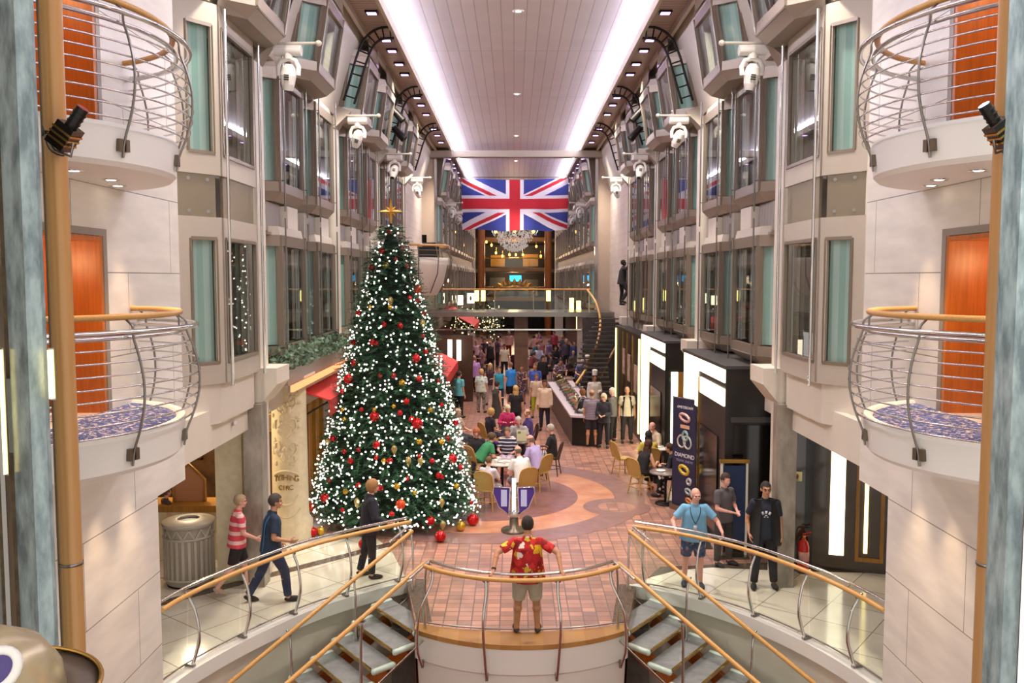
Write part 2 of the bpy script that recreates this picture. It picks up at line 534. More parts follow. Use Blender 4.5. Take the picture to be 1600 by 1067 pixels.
# round mosaic set in the bricks
RC = (-0.7, 20.05)
def disc(name, c, r0, r1, m, z):
    mb = MB()
    A = arc(c, r1, 0, 2 * math.pi, 72, z)
    if r0 > 0:
        B = arc(c, r0, 0, 2 * math.pi, 72, z)
        mb.strip(A, B)
    else:
        mb.add([p for p in A[:-1]], [tuple(range(72))])
    return st(mb, name, m)
disc('trim_5', RC, 3.05, 3.75, K['ring_dark'], 0.004)
disc('trim_6', RC, 2.2, 3.05, K['ring_peach'], 0.004)
disc('trim_7', RC, 0.0, 2.2, K['ring_purple'], 0.004)
disc('trim_8', (2.3, 19.0), 0.42, 0.75, K['ring_dark'], 0.007)
disc('trim_9', (2.3, 19.0), 0.0, 0.42, K['brick'], 0.007)

# the stair well and the deck below
st(MB().box((-9, 2, -3.0), (9, 19, -2.9)), 'floor_lower', K['red_carpet'])
def off(edge, d):
    out = []
    for i, p in enumerate(edge):
        a, b = Vector(edge[max(i - 1, 0)]), Vector(edge[min(i + 1, len(edge) - 1)])
        t = (b - a).normalized()
        nn = Vector((-t.y, t.x)) if edge is EDGE_L else Vector((t.y, -t.x))
        out.append((p[0] + nn.x * d, p[1] + nn.y * d))
    return out
for nm, E in (('west', EDGE_L), ('east', EDGE_R)):
    sg = -1 if nm == 'west' else 1
    o = [(x - sg * (0.16 if True else 0), y - 0.05) for x, y in E]
    A = [Vector((x, y, 0.02)) for x, y in E]; B = [Vector((x, y, 0.02)) for x, y in o]
    st(MB().band(A, B, (0, 0, -0.2)), 'trim_fascia_' + nm, K['white'])
    m = MB()
    m.strip([Vector((x - sg * 0.06, y, -0.18)) for x, y in E], [Vector((x - sg * 0.02, y, -2.95)) for x, y in E], smooth=True)
    st(m, 'wall_well_' + nm, K['cream'])
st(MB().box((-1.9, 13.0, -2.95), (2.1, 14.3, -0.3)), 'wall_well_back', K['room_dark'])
# platform drum and its wooden cap
w = MB()
PO = [(p.x, p.y) for p in PLAT_OUT]; PI = [(p.x, p.y) for p in PLAT_IN]
w.band([Vector((*p, 0.012)) for p in PO], [Vector((*p, 0.012)) for p in PI], (0, 0, -0.07))
drum = struct_root('wall_platform', (PC[0], PC[1], 0))
w.build('wood_cap', K['deck_wood'], drum, world=True)
w = MB()
q = [arc(PC, r, math.pi + A0, 2 * math.pi - A0, 24, z) for r, z in ((PR - 0.01, -0.06), (PR - 0.01, -0.42), (PR - 0.06, -0.46), (PR - 0.09, -1.0), (PR - 0.3, -1.6), (PR - 0.5, -2.95))]
for a, b in zip(q, q[1:]):
    w.strip(a, b, smooth=True)
w.add([p for p in (*q[0], (1.4, 14, -0.06), (-1.2, 14, -0.06))], [tuple(range(27))])
w.build('drum', K['white'], drum, world=True)
w = MB()
for s in (-1, 1):
    x = PC[0] + s * 1.56
    w.quad((x, 12.22, -0.06), (x + s * 0.2, 14.2, -0.06), (x + s * 0.2, 14.2, -2.9), (x - s * 0.1, 12.3, -2.9))
w.build('side', K['wood_orange'], drum, world=True)

# ---------------------------------------------------------------- side towers with balcony doors
def tower(s):
    nm = 'west' if s < 0 else 'east'
    x0, x1 = HX(s, 4.2), HX(s, 4.65)
    m = MB()
    y0, y1 = 3.0, 10.62
    bands = [(-3, 2.6, None), (2.6, 3.76, None), (3.76, 5.52, 1), (5.52, 6.33, None), (6.33, 8.3, 1), (8.3, 11.2, None)]
    for z0, z1, door in bands:
        if door:
            m.box((x0, y0, z0), (x1, 6.95, z1)); m.box((x0, 8.62, z0), (x1, y1, z1))
        else:
            m.box((x0, y0, z0), (x1, 9.78 if z0 < 0 else y1, z1))
    st(m, 'wall_tower_' + nm, K['stone_wall'])
    for i, (z0, z1) in enumerate(((3.76, 5.52), (6.33, 8.3))):
        d = struct_root('door_%d' % ((1 if s < 0 else 3) + i), (x1, 7.8, z0))
        xb = HX(s, 4.95)
        mm = MB().box((xb, 6.7, z0), (xb + s * 0.06, 8.9, z1 + 0.1))
        mm.build('back_panel', K['wood_orange'], d, world=True)
        mm = MB()
        mm.box((x0 - s * 0.015, 8.615, z0), (xb, 8.56, z1)); mm.box((x0 - s * 0.015, 6.955, z0), (xb, 7.0, z1)); mm.box((x0 - s * .015, 7.0, z1 - .005), (xb, 8.56, z1 - 0.05))
        mm.build('lining', K['wood_orange'], d, world=True)
        mm = MB()
        mm.box((x0 - s * 0.02, 8.62, z0), (x0 + s * 0.05, 8.7, z1 + 0.07)); mm.box((x0 - s * 0.02, 6.87, z0), (x0 + s * 0.05, 6.95, z1 + .07)); mm.box((x0 - s * .02, 6.95, z1), (x0 + s * .05, 8.62, z1 + .07))
        mm.build('casing', K['taupe'], d, world=True)
        MB().box((xb - s * 0.01, 7.78, z0), (xb - s * 0.02, 7.82, z1)).build('joint', K['bronze'], d, world=True)
        mm = MB()
        for k in range(2):
            mm.box((xb - s * (0.02 + 0.22 * (1 - k)), 7.0, z0 + 0.2 * k), (xb, 8.5, z0 + 0.2 * (k + 1)))
        mm.build('step', K['carpet'], d, world=True)
        # warm lamp over the door, inside the lobby
        lamp('door_lamp', 'POINT', (HX(s, 4.75), 7.8, z1 - 0.25), (0, 0, 0), 9, (1, 0.62, 0.3), 0.08)
    m = MB().box((x1 + s * 0.02, y1, 2.6), (HX(s, 5.2), 12.1, 11.2)); st(m, 'wall_return_' + nm, K['cream'])
for s in (-1, 1):
    tower(s)

# ---------------------------------------------------------------- facades, pilasters, sloped upper walls
PY = [14.25, 20.55, 26.85, 33.15]
for s in (-1, 1):
    nm = 'west' if s < 0 else 'east'
    x = HX(s, 4.7)
    st(MB().box((x, 10.5, 3.15), (x + s * 0.3, 40.3, 9.2)), 'wall_facade_' + nm, K['beige'])
    # sloped wall carrying the top row of windows, up to the soffit
    m = MB()
    m.extrude([(HX(s, 4.35), 10.4, 8.95), (HX(s, 4.7), 10.4, 8.95), (HX(s, 4.7), 10.4, 11.05), (HX(s, 3.78), 10.4, 11.05)], (0, 30, 0))
    st(m, 'wall_upper_' + nm, K['beige'])
    m = MB().box((HX(s, 2.98), 3, 11.0), (HX(s, 5), 40, 11.06)); st(m, 'ceiling_soffit_' + nm, stripes('soffit_slats_' + nm, 'B5A090', '8A7565', 0.12, 1, 0.4, 0.4))
    m = MB().box((HX(s, 2.91), 3, 10.86), (HX(s, 2.99), 76, 11.1)); st(m, 'trim_cove_' + nm, K['beige'])
    m = MB().box((HX(s, 3.62), 3, 10.86), (HX(s, 3.70), 40, 11.0)); st(m, 'trim_soffit_' + nm, K['beige'])
    m = MB().box((HX(s, 2.93), 3, 11.1), (HX(s, 2.99), 76, 11.27))
    st(m, 'ceiling_cove_light_' + nm, K['cove'])
    for i, y in enumerate(PY):
        p = struct_root('pilaster_column_%d' % (i + 1 + (0 if s < 0 else 4)), (HX(s, 4.5), y, 0))
        MB().box((HX(s, 4.3), y, 3.0 if i == 0 else 0), (HX(s, 4.75), y + 0.45, 8.62)).build('shaft', K['cream'], p, world=True)
        m = MB()
        m.extrude([(HX(s, 4.3), y - 0.02, 8.62), (HX(s, 4.3), y + 0.47, 8.62), (HX(s, 3.95), y + 0.25, 9.05), (HX(s, 4.6), y + 0.25, 9.3)], (s * 0.3, 0, 0.0))
        m.build('capital', K['taupe'], p, world=True)
        if i == 0:
            MB().box((HX(s, 4.22), y - 0.3, 0), (HX(s, 4.52), y + 0.02, 3.05)).build('marble_foot', K['marble_grey'], p, world=True)
            MB().box((HX(s, 4.31), y + .02, 0), (HX(s, 4.52), y + 0.45, 3.0)).build('foot', K['cream'], p, world=True)
        m = MB()
        m.extrude([(HX(s, 4.02), y - .06, 3.35), (HX(s, 4.29), y - .06, 3.02), (HX(s, 4.5), y - .06, 3.02), (HX(s, 4.5), y - .06, 3.62), (HX(s, 4.02), y - .06, 3.62)], (0, 0.8, 0))
        m.build('corbel', K['cream'], p, world=True)

st(MB().box((HX(-1, 2.99), 3, 11.27), (HX(1, 2.99), 76, 11.35)), 'ceiling',
   tiles('ceiling_slats', 'E6E0E2', 'E0DADD', 'BDB4B8', 0.3, 6.0, 'xy', 0.012, 0.4, 0.0, 0.05, 1, 0.15))
# ceiling downlights down the middle
for i, y in enumerate((14.5, 20.5, 29.5, 38, 46)):
    t = thing('ceiling_downlight', 'small round white downlight in the middle of the slatted ceiling', 'lamp', (XC, y, 11.27), 0, 'ceiling downlights')
    MB().lathe([(0.07, -0.005), (0.13, -0.012), (0.14, 0.0)], n=20).build('trim_ring', K['white'], t)
    MB().ball((0, 0, 0), (0.075, 0.075, 0.02)).build('lens', K['lens_white'], t)

# the portal at the end of the first hall
PB = 40.0
st(MB().box((HX(-1, 4.55), PB - 0.5, 10.58), (HX(1, 4.55), PB, 10.86)), 'beam', K['taupe'])
for s in (-1, 1):
    nm = 'west' if s < 0 else 'east'
    st(MB().box((HX(s, 3.72), PB, 0), (HX(s, 4.75), PB + 0.5, 10.6)), 'wall_portal_' + nm, mat('warm_plaster_' + nm, 'B9A692', 0.6, var=0.05))
    st(MB().box((HX(s, 4.32), 33.7, 3.2), (HX(s, 4.7), PB, 8.9)), 'wall_plain_' + nm, tiles('plaster_panels_' + nm, 'D8C9BA', 'D2C2B2', 'A8988A', 1.3, 0.3, 'yz', 0.004, 0.6, 0, 0.05))
    st(MB().box((HX(s, 3.62), PB - 0.1, 3.4), (HX(s, 3.74), PB + 0.1, 10.6)), 'trim_post_' + nm, K['chrome'])
    # second hall: narrower facades up to the far atrium
    x = HX(s, 3.75)
    st(MB().box((x, PB + 0.5, 3.0), (x + s * 0.4, 76, 9.0)), 'wall_far_facade_' + nm, K['taupe'])
    st(MB().extrude([(HX(s, 3.6), PB + .5, 9.0), (HX(s, 4.1), PB + .5, 9.0), (HX(s, 4.1), PB + .5, 11), (HX(s, 3.3), PB + .5, 11)], (0, 35.5, 0)), 'wall_far_upper_' + nm, K['bronze'])
    st(MB().box((HX(s, 2.98), PB, 10.95), (HX(s, 4.1), 76, 11.0)), 'ceiling_far_soffit_' + nm, K['bronze'])
    st(MB().box((HX(s, 3.5), 75.6, 0), (HX(s, 4.2), 76.4, 10.9)), 'column_far_' + nm, K['cream'])
    st(MB().box((HX(s, 4.4), PB + .5, 0), (HX(s, 4.6), 76, 3.0)), 'wall_far_shops_' + nm, K['wood_dark'])
    st(MB().box((HX(s, 3.7), PB + .5, 2.7), (HX(s, 4.5), 76, 3.05)), 'wall_far_band_' + nm, K['taupe'])
    st(MB().box((HX(s, 5.0), 76, 0), (HX(s, 5.2), 93, 12)), 'wall_atrium_' + nm, K['wood_dark'])
st(MB().box((-6, 92.5, 0), (6.2, 93, 12.5)), 'wall_end', mat('dark_end_wall', '4A3826', 0.4, var=0.5, vscale=2))
st(MB().box((-6, 76, 11.2), (6.2, 93, 11.4)), 'ceiling_atrium', K['bronze'])
# outer walls of the shops on both sides
st(MB().box((-7.6, 8.0, -3), (-7.4, 42, 3.2)), 'wall_outer_west', K['wood_dark'])
st(MB().box((7.6, 8.0, -3), (7.8, 42, 3.2)), 'wall_outer_east', K['black'])
for s in (-1, 1):
    st(MB().box((HX(s, 4.52), 10.1, 2.68), (HX(s, 7.6), 40, 3.2)), 'ceiling_shops_%s' % ('west' if s < 0 else 'east'), K['cream'])
    st(MB().box((HX(s, 4.44), 9.7, 2.64), (HX(s, 4.56), 14.0, 3.22)), 'beam_fascia_%s' % ('west' if s < 0 else 'east'), K['cream'])
# cream post by the bar
st(MB().box((-5.0, 14.25, 0), (-4.55, 14.6, 2.68)), 'column_post', K['carved'])

# dark edging on the floor before the near kiosk
a, b = at(1074, 786, Z=0), at(1108, 858, Z=0)
d = (b - a).normalized(); n = Vector((-d.y, d.x, 0)) * 0.07
st(MB().prism([(p.x, p.y) for p in (a - n, b - n, b + n, a + n)], 0, 0.01), 'trim_10', K['black'])
# ================================================================ bay windows
def oriel(s, name, L=2.3, dep=0.38, H=1.78, lean=0.0, e=0.3, top=None, far=False, rods=True):
    """projecting bay window; local x runs into the hall by -s, y along the facade, z from the glass's lower edge"""
    root = struct_root(name)
    P = [(0, 0), (e, dep), (L - e, dep), (L, 0)]
    def pt(y, u, z):
        return Vector((-s * (u + lean * z), y, z))
    fr = MB()
    for i, (y, u) in enumerate(P):
        fr.beam(pt(y, u, -0.18), pt(y, u, H + 0.18), 0.075, 0.09)
    for z in (-0.12, H + 0.1):
        for a, b in zip(P, P[1:]):
            fr.beam(pt(*a, z), pt(*b, z), 0.06, 0.2)
    if not far:
        for a, b in zip(P, P[1:]):
            for t in ((0.12, 0.88) if a[0] == 0 or b[0] == L else (0.04, 0.96)):
                y, u = a[0] + (b[0] - a[0]) * t, a[1] + (b[1] - a[1]) * t
                fr.beam(pt(y, u, 0), pt(y, u, H), 0.035, 0.05)
    fr.build('frame', K['frame'], root)
    for i, (a, b) in enumerate(zip(P, P[1:])):
        MB().quad(pt(*a, 0), pt(*b, 0), pt(*b, H), pt(*a, H)).build('pane', K['pane'], root, fix=False)
    def ins(y, u, k):
        return (0.1 + y * (L - 0.2) / L, max(u - k, 0.03))
    Q = [ins(y, u, 0.07) for y, u in P]
    MB().quad(pt(*Q[0], 0), pt(*Q[1], 0), pt(*Q[1], H), pt(*Q[0], H)).build('curtain', K['teal'], root, fix=False)
    q = MB()
    for y0, y1 in ((0.16, 0.46), (0.70, 0.97)):
        q.quad(pt(L * y0, dep - 0.07, 0), pt(L * y1, dep - 0.07, 0), pt(L * y1, dep - 0.07, H), pt(L * y0, dep - 0.07, H))
    q.build('curtain', K['grey_cloth'], root, fix=False)
    MB().quad(pt(0.02, 0.02, -0.1), pt(L - 0.02, 0.02, -0.1), pt(L - 0.02, 0.02, H + .1), pt(0.02, 0.02, H + .1)).build('dark_room_sheet', K['room_dark'], root, fix=False)  # dark sheet paints in the unlit room behind the glass
    sl = MB()
    low = [pt(y * 1.04 - 0.05, u + 0.05, -0.2) for y, u in P]
    lo2 = [pt(y * 0.96 + 0.05, max(u - 0.1, 0), -0.36) for y, u in P]
    sl.add(low + lo2, [(0, 1, 5, 4), (1, 2, 6, 5), (2, 3, 7, 6), (0, 3, 2, 1), (4, 5, 6, 7), (0, 4, 7, 3)])
    sl.build('sill', K['taupe'], root)
    hd = MB()
    hi = [pt(y, u, H + 0.18) for y, u in P]
    h2 = [pt(y, u * 0.9 - lean * 0.1, H + 0.36) for y, u in P]
    hd.add(hi + h2, [(0, 4, 5, 1), (1, 5, 6, 2), (2, 6, 7, 3), (0, 1, 2, 3), (4, 7, 6, 5), (0, 3, 7, 4)])
    hd.build('header', K['beige'], root)
    if top:
        tp = [pt(e, dep, H + 0.3), pt(L - e, dep, H + 0.3), pt(L - e, dep * 0.75, H + top), pt(e, dep * .75, H + top)]
        MB().quad(*tp).build('upper_pane', K['olive'], root, fix=False)
    if not far and rods:
        for (y, u) in P[1:3]:
            r = MB().cyl(pt(y, u + 0.1, -0.55), pt(y, u + 0.1, H + 0.5), 0.016, n=8)
            for z in (0.0, H):
                r.cyl(pt(y, u, z), pt(y, u + 0.1, z), 0.012, n=6)
            r.build('metal_rod', K['steel'], root)
    return root
wn = [0]
def place(proto, loc):
    wn[0] += 1
    c = copy_tree(proto)
    c.name = 'window_%d' % wn[0]
    c.location = loc
    return c
def drop(o):
    for ch in list(o.children): drop(ch)
    bpy.data.objects.remove(o)

BAYS = [15.35, 18.2, 21.65, 24.5, 27.95, 30.8]
for s in (-1, 1):
    a = oriel(s, 'window_proto')
    for z in (3.9, 6.85):
        for y in BAYS:
            place(a, (HX(s, 4.69), y, z))
    b = oriel(s, 'window_proto', L=2.2, dep=0.44, H=1.0, lean=0.16, e=0.36, top=0.8, rods=False)
    for y in (12.4, 16.3, 20.95, 23.9, 27.3, 30.2):
        place(b, (HX(s, 4.24), y, 9.2))
    c = oriel(s, 'window_proto', L=2.6, dep=0.22, H=1.7, far=True)
    for z in (3.9, 6.85):
        for k in range(12):
            place(c, (HX(s, 3.74), 41 + k * 2.88, z))
    for k in range(9):
        place(b, (HX(s, 3.75), 41.5 + k * 3.4, 9.25))
    for o in (a, b, c): drop(o)
    # panels and ventilation louvres between the two rows
    for k, y in enumerate(BAYS):
        p = struct_root('wall_spandrel', (HX(s, 4.69), y, 5.95))
        x = -s
        MB().box((0, 0.0, 0.0), (x * 0.2, 0.95, 0.52)).build('louvre', K['louvre'], p)
        MB().box((0, 1.0, -0.03), (x * 0.34, 1.75, 0.5)).build('panel', K['cream'], p)
        m = MB(); m.prism([(0, 1.78), (x * 0.32, 1.78), (x * 0.12, 2.5), (0, 2.5)], 0.0, 0.5); m.build('louvre', K['louvre'], p)
        MB().box((0, -0.05, -0.07), (x * 0.25, 2.55, -0.02)).build('ledge', K['taupe'], p)
    # the tall faceted unit beside the tower
    for k, z in enumerate((3.9, 6.85)):
        wn[0] += 1
        w = struct_root('window_%d' % wn[0], (HX(s, 4.7), 11.9, z))
        def pt(y, u, zz): return Vector((-s * u, y, zz))
        H = 1.76
        P = [(-0.1, -0.05), (0.5, 0.4), (2.1, 0.4), (2.3, 0.1)]
        def face(a, b, t0, t1, z0, z1, d=0.0):
            f = lambda t: (a[0] + (b[0] - a[0]) * t, a[1] + (b[1] - a[1]) * t + d)
            (y0, u0), (y1, u1) = f(t0), f(t1)
            return [pt(y0, u0, z0), pt(y1, u1, z0), pt(y1, u1, z1), pt(y0, u0, z1)]
        fr = MB()
        for a, b in zip(P, P[1:]):
            nrm = Vector((-s * (b[0] - a[0]), -(b[1] - a[1]), 0)).normalized() * 0.06
            lo, hi = (0.3, 0.85) if a is P[0] else (0.04, 0.94)
            for (t0, t1, z0, z1) in ((0, lo, -0.3, H + .3), (hi, 1, -0.3, H + .3), (lo, hi, -0.3, 0), (lo, hi, H, H + .3)):
                q = face(a, b, t0, t1, z0, z1)
                fr.extrude(q, nrm)
        fr.build('frame', K['beige'], w)
        cas = MB()
        for a, b in zip(P, P[1:2] + P[2:3]):
            lo, hi = (0.3, 0.85) if a is P[0] else (0.04, 0.94)
            q = face(a, b, lo, hi, 0, H, 0.05)
            for i in range(4): cas.beam(q[i], q[(i + 1) % 4], 0.05, 0.05)
        cas.build('casement', K['frame'], w)
        MB().quad(*face(P[0], P[1], 0.3, 0.85, 0, H, 0.02)).build('pane', K['pane'], w, fix=False)
        MB().quad(*face(P[1], P[2], 0.04, 0.94, 0, H, 0.02)).build('pane', K['pane'], w, fix=False)
        MB().quad(*face(P[0], P[1], 0.25, 0.9, -.02, H, -0.05)).build('curtain', K['teal'], w, fix=False)
        MB().quad(*face(P[1], P[2], 0.02, 0.35, -.02, H, -0.08)).build('curtain', K['teal' if k == 0 else 'grey_cloth'], w, fix=False)
        MB().quad(*face(P[1], P[2], 0.0, 1.0, -.02, H, -0.3)).build('dark_room_sheet', K['room_dark'], w, fix=False)  # flat dark sheet in place of the unlit room's shade
    p = struct_root('wall_spandrel', (HX(s, 4.7), 11.9, 5.96))
    MB().extrude(face(P[0], P[1], 0.0, 0.9, 0.0, 0.6), (-s * 0.03, -0.03, 0)).build('panel', K['olive'], p)
    MB().extrude(face(P[1], P[2], 0.04, 0.94, 0.0, 0.6), (-s * 0.04, 0, 0)).build('panel', K['olive'], p)
    d = MB()
    for t in (0.35, 0.75):
        for z in (0.08, 0.52):
            q = face(P[0], P[1], t, t + .01, z, z + .01)[0]
            d.cyl(q + Vector((-s * 0.02, -0.03, 0)), q + Vector((-s * 0.03, -0.05, 0)), 0.025, n=10)
    d.build('fixing_disc', K['steel'], p)
    for (y, u) in P[1:3]:
        MB().cyl(pt(y, u + 0.14, -2.4), pt(y, u + 0.14, 2.9), 0.022, n=8).build('chrome_rod', K['chrome'], p)
    m = MB(); m.prism([(-s * u, y) for y, u in ((-1.3, -0.05), (-0.05, 0.06), (0.5, 0.36), (2.1, 0.36), (2.2, -0.05))], -2.95, -2.36)
    m.build('base_panel', K['cream'], p)
    m = MB(); m.prism([(-s * u, y) for y, u in ((-0.05, 0.0), (0.5, 0.3), (2.1, 0.3), (2.2, -0.05))], -2.36, -2.3)
    m.build('base_joint', K['black'], p)
    m = MB().box((0, -1.4, -2.3), (-s * 0.02, 2.3, 3.1)); m.build('backing', K['beige'], p)

# ================================================================ stage lights, ladders and soffit lamps
SIDE = {-1: 'christmas tree side', 1: 'shop side'}
ORD = ['nearest', 'second', 'third', 'farthest']
def moving_head(loc, s, label, tilt, group):
    t = thing('moving_head_light', label, 'stage light', loc, 0, group)
    k = -s
    m = MB().cyl((s * 0.35, 0, 0.12), (k * 0.55, 0, 0.12), 0.025, n=8); m.ball((k * 0.5, 0, 0.12), 0.05); m.build('support_rod', K['cream'], t)
    m = MB().cyl((-0.22, 0, 0), (0.22, 0, 0), 0.085, n=14); m.box((-0.2, -0.08, 0.0), (0.2, 0.08, 0.07)); m.build('base', K['white'], t)
    m = MB()
    m.cyl((0, 0, -0.05), (0, 0, -0.14), 0.07)
    m.tube([(-0.16, 0, -0.4), (-0.17, 0, -0.26), (-0.12, 0, -0.16), (0, 0, -0.13), (0.12, 0, -0.16), (0.17, 0, -0.26), (0.16, 0, -0.4)], 0.04)
    m.build('yoke', K['white'], t)
    rot = Euler(tilt).to_matrix()
    c = Vector((0, 0, -0.38))
    m = MB()
    for z0, z1, r0, r1 in ((0.16, 0.1, 0.06, 0.11), (0.1, -0.02, 0.11, 0.13), (-0.02, -0.16, 0.13, 0.11), (-0.16, -0.26, 0.11, 0.075)):
        m.cyl(c + rot @ Vector((0, 0, z0)), c + rot @ Vector((0, 0, z1)), r0, r1, 16)
    m.build('head', K['white'], t)
    m = MB().cyl(c + rot @ Vector((0, 0, -0.255)), c + rot @ Vector((0, 0, -0.28)), 0.06); m.build('lens', K['black_gloss'], t)
    m = MB()
    for i in range(3): m.obox(c + rot @ Vector((0, -0.125, -0.02 - i * 0.035)), rot @ Vector((0.04, 0, 0)), rot @ Vector((0, 0.01, 0)), rot @ Vector((0, 0, 0.008)))
    m.build('vent', K['black'], t)
TL = [(0.15, 0.1, 0), (0.5, 0.3, 0.2), (-0.4, 0.2, 0), (0.2, -0.3, 0)]
for s in (-1, 1):
    for i, y in enumerate(PY):
        moving_head((HX(s, 3.8), y + 0.2, 8.82), s, 'white moving head stage light on the %s pilaster of the %s' % (ORD[i], SIDE[s]), TL[i], 'moving head lights')
    for i, y in enumerate((43.5, 49, 55)):
        moving_head((HX(s, 3.2), y, 8.75), s, 'white moving head light beyond the portal on the %s, %s of three' % (SIDE[s], ('nearest', 'middle', 'farthest')[i]), TL[i], 'moving head lights')
    for i, y in enumerate([p + 0.22 for p in PY]):
        t = thing('ladder_truss', 'black curved ladder truss above the %s pilaster of the %s' % (ORD[i], SIDE[s]), 'truss', (HX(s, 4.0), y, 9.25), 0, 'curved ladder trusses')
        pth = spline([(0, 0, 0), (-s * 0.16, 0, 0.5), (-s * 0.33, 0, 1.05), (-s * 0.5, 0, 1.4), (-s * 0.75, 0, 1.58), (-s * 1.08, 0, 1.62)], 4)
        nr = []
        for k, p in enumerate(pth):
            q = pth[min(k + 1, len(pth) - 1)] - pth[max(k - 1, 0)]
            nr.append(Vector((-s * q.z, 0, s * q.x)).normalized() * 0.13)
        for e in (-1, 1):
            MB().tube([p + n * e for p, n in zip(pth, nr)], 0.03, 8).build('rail', K['black_metal'], t)
        for k in range(1, len(pth) - 1, 2):
            MB().cyl(pth[k] - nr[k], pth[k] + nr[k], 0.018, n=6).build('rung', K['black_metal'], t)
    ys = [15.2, 16.1, 17.4, 18.4, 19.6, 21.8, 22.8, 24.2, 25.4, 28.6, 29.8, 31.5, 34.5, 36, 37.8, 41.5, 43, 45, 46.5, 48.5, 51, 54]
    for y in ys:
        t = thing('soffit_lamp', 'small violet glowing lamp set in the slatted soffit of the ' + SIDE[s], 'lamp', (HX(s, 3.25), y, 11.0), 0, 'violet soffit lamps, ' + SIDE[s])
        MB().box((-0.14, -0.11, -0.05), (0.14, 0.11, 0)).build('housing', K['black_metal'], t)
        MB().box((-0.1, -0.08, -0.058), (0.1, 0.08, -0.045)).build('lens', K['lens_violet'], t)
    for i, (y, z) in enumerate(((26.2, 10.0), (26.5, 9.5))):
        t = thing('stage_spotlight', 'black cylinder spotlight, %s of the pair on the third ladder of the %s' % (('upper', 'lower')[i], SIDE[s]), 'spotlight', (HX(s, 3.6), y, z), 0, 'black ladder spotlights')
        d = Vector((-s * 0.7, 0, -0.75)).normalized()
        MB().cyl(-d * 0.2, d * 0.28, 0.1, 0.12, 14).build('barrel', K['black_metal'], t)
        MB().cyl(d * 0.28, d * 0.29, 0.1, n=14).build('lens', K['black_gloss'], t)
        MB().tube([(0, -0.14, 0), (s * 0.1, -0.14, 0.12), (s * 0.28, 0, 0.18), (s * 0.1, 0.14, 0.12), (0, 0.14, 0)], 0.015, 6).build('bracket', K['black_metal'], t)

# ================================================================ the flag
def union_jack(x, y):
    """x in -1..1 (half length 30 units), y in -1..1 (half height 15)"""
    X, Y = x * 30, y * 15
    if abs(X) < 3 or abs(Y) < 3: return 0
    if abs(X) < 5 or abs(Y) < 5: return 1
    dn = (Y * 2 - X) / math.sqrt(5) if X * Y > 0 else (Y * 2 + X) / math.sqrt(5)
    up = 1 if X < 0 else -1               # the broad white lies above on the hoist side
    d = dn * up
    if -2 <= d <= 0: return 0
    if abs(d) < 3: return 1
    return 2
fl = MB()
nx, nz = 240, 128
W2, HH = 3.08, 2.95
for j in range(nz + 1):
    for i in range(nx + 1):
        u, v = i / nx * 2 - 1, j / nz * 2 - 1
        yy = 0.10 * math.sin(u * 5 + v * 1.2) * (0.6 - 0.4 * v) + 0.05 * math.sin(u * 11 - v * 2)
        zz = v * HH / 2 - 0.12 * (1 - u * u) * (1 if v > 0 else 0.5) * abs(v) + 0.05 * math.sin(u * 7) * max(-v, 0)
        fl.v.append((u * W2 * (1 - 0.015 * (1 + v) * 0 - 0.02 * (1 - v) * 0.5), yy, zz))
for j in range(nz):
    for i in range(nx):
        a = j * (nx + 1) + i
        fl.f.append((a, a + 1, a + nx + 2, a + nx + 1))
        fl.m.append(union_jack((i + .5) / nx * 2 - 1, (j + .5) / nz * 2 - 1)); fl.sm.append(True)
fg = thing('flag', 'large hanging flag with red white and blue crosses under the ceiling', 'flag', (0.05, 50, 9.38))
fl.build('cloth', [mat('flag_red', 'C01F2B', 0.8), mat('flag_white', 'E6DFE2', 0.8), mat('flag_blue', '2F3A86', 0.8)], fg, fix=False)
m = MB().cyl((-3.2, 0, HH / 2 + 0.02), (3.2, 0, HH / 2 + 0.02), 0.025, n=8)
m.build('top_pole', K['steel'], fg)
for x in (-3.0, 3.0):
    MB().cyl((x, 0, HH / 2), (x, 0, HH / 2 + 0.15), 0.008, n=5).build('cord', K['charcoal'], fg)

# ================================================================ bridge, stair, far atrium
br = struct_root('slab_bridge', (0, 38, 3.6))
MB().box((HX(-1, 4.4), 38, 3.42), (HX(1, 4.4), 41.4, 3.62)).build('deck', K['steel'], br, world=True)
MB().box((HX(-1, 4.4), 38.0, 2.82), (HX(1, 4.0), 38.06, 2.88)).build('lower_rail', K['chrome'], br, world=True)
t = thing('bridge_balustrade', 'glass balustrade with a thin wooden rail along the footbridge under the flag', 'railing', (0, 38, 3.62))
xs = [HX(-1, 4.35), -2.5, -0.85, 0.85, 2.2, 3.3]
for x0, x1 in zip(xs, xs[1:]):
    MB().box((x0 + .02, 0, 0.03), (x1 - .02, 0.015, 0.93)).build('glass_panel', K['glassrail'], t)
for x in xs:
    MB().cyl((x, 0.03, -0.1), (x, 0.03, 0.98), 0.02, n=8).build('post', K['chrome'], t)
MB().tube([(xs[0], 0, 1.0), (xs[-1] + .05, 0, 1.0)], 0.035).build('handrail', K['wood_rail'], t)
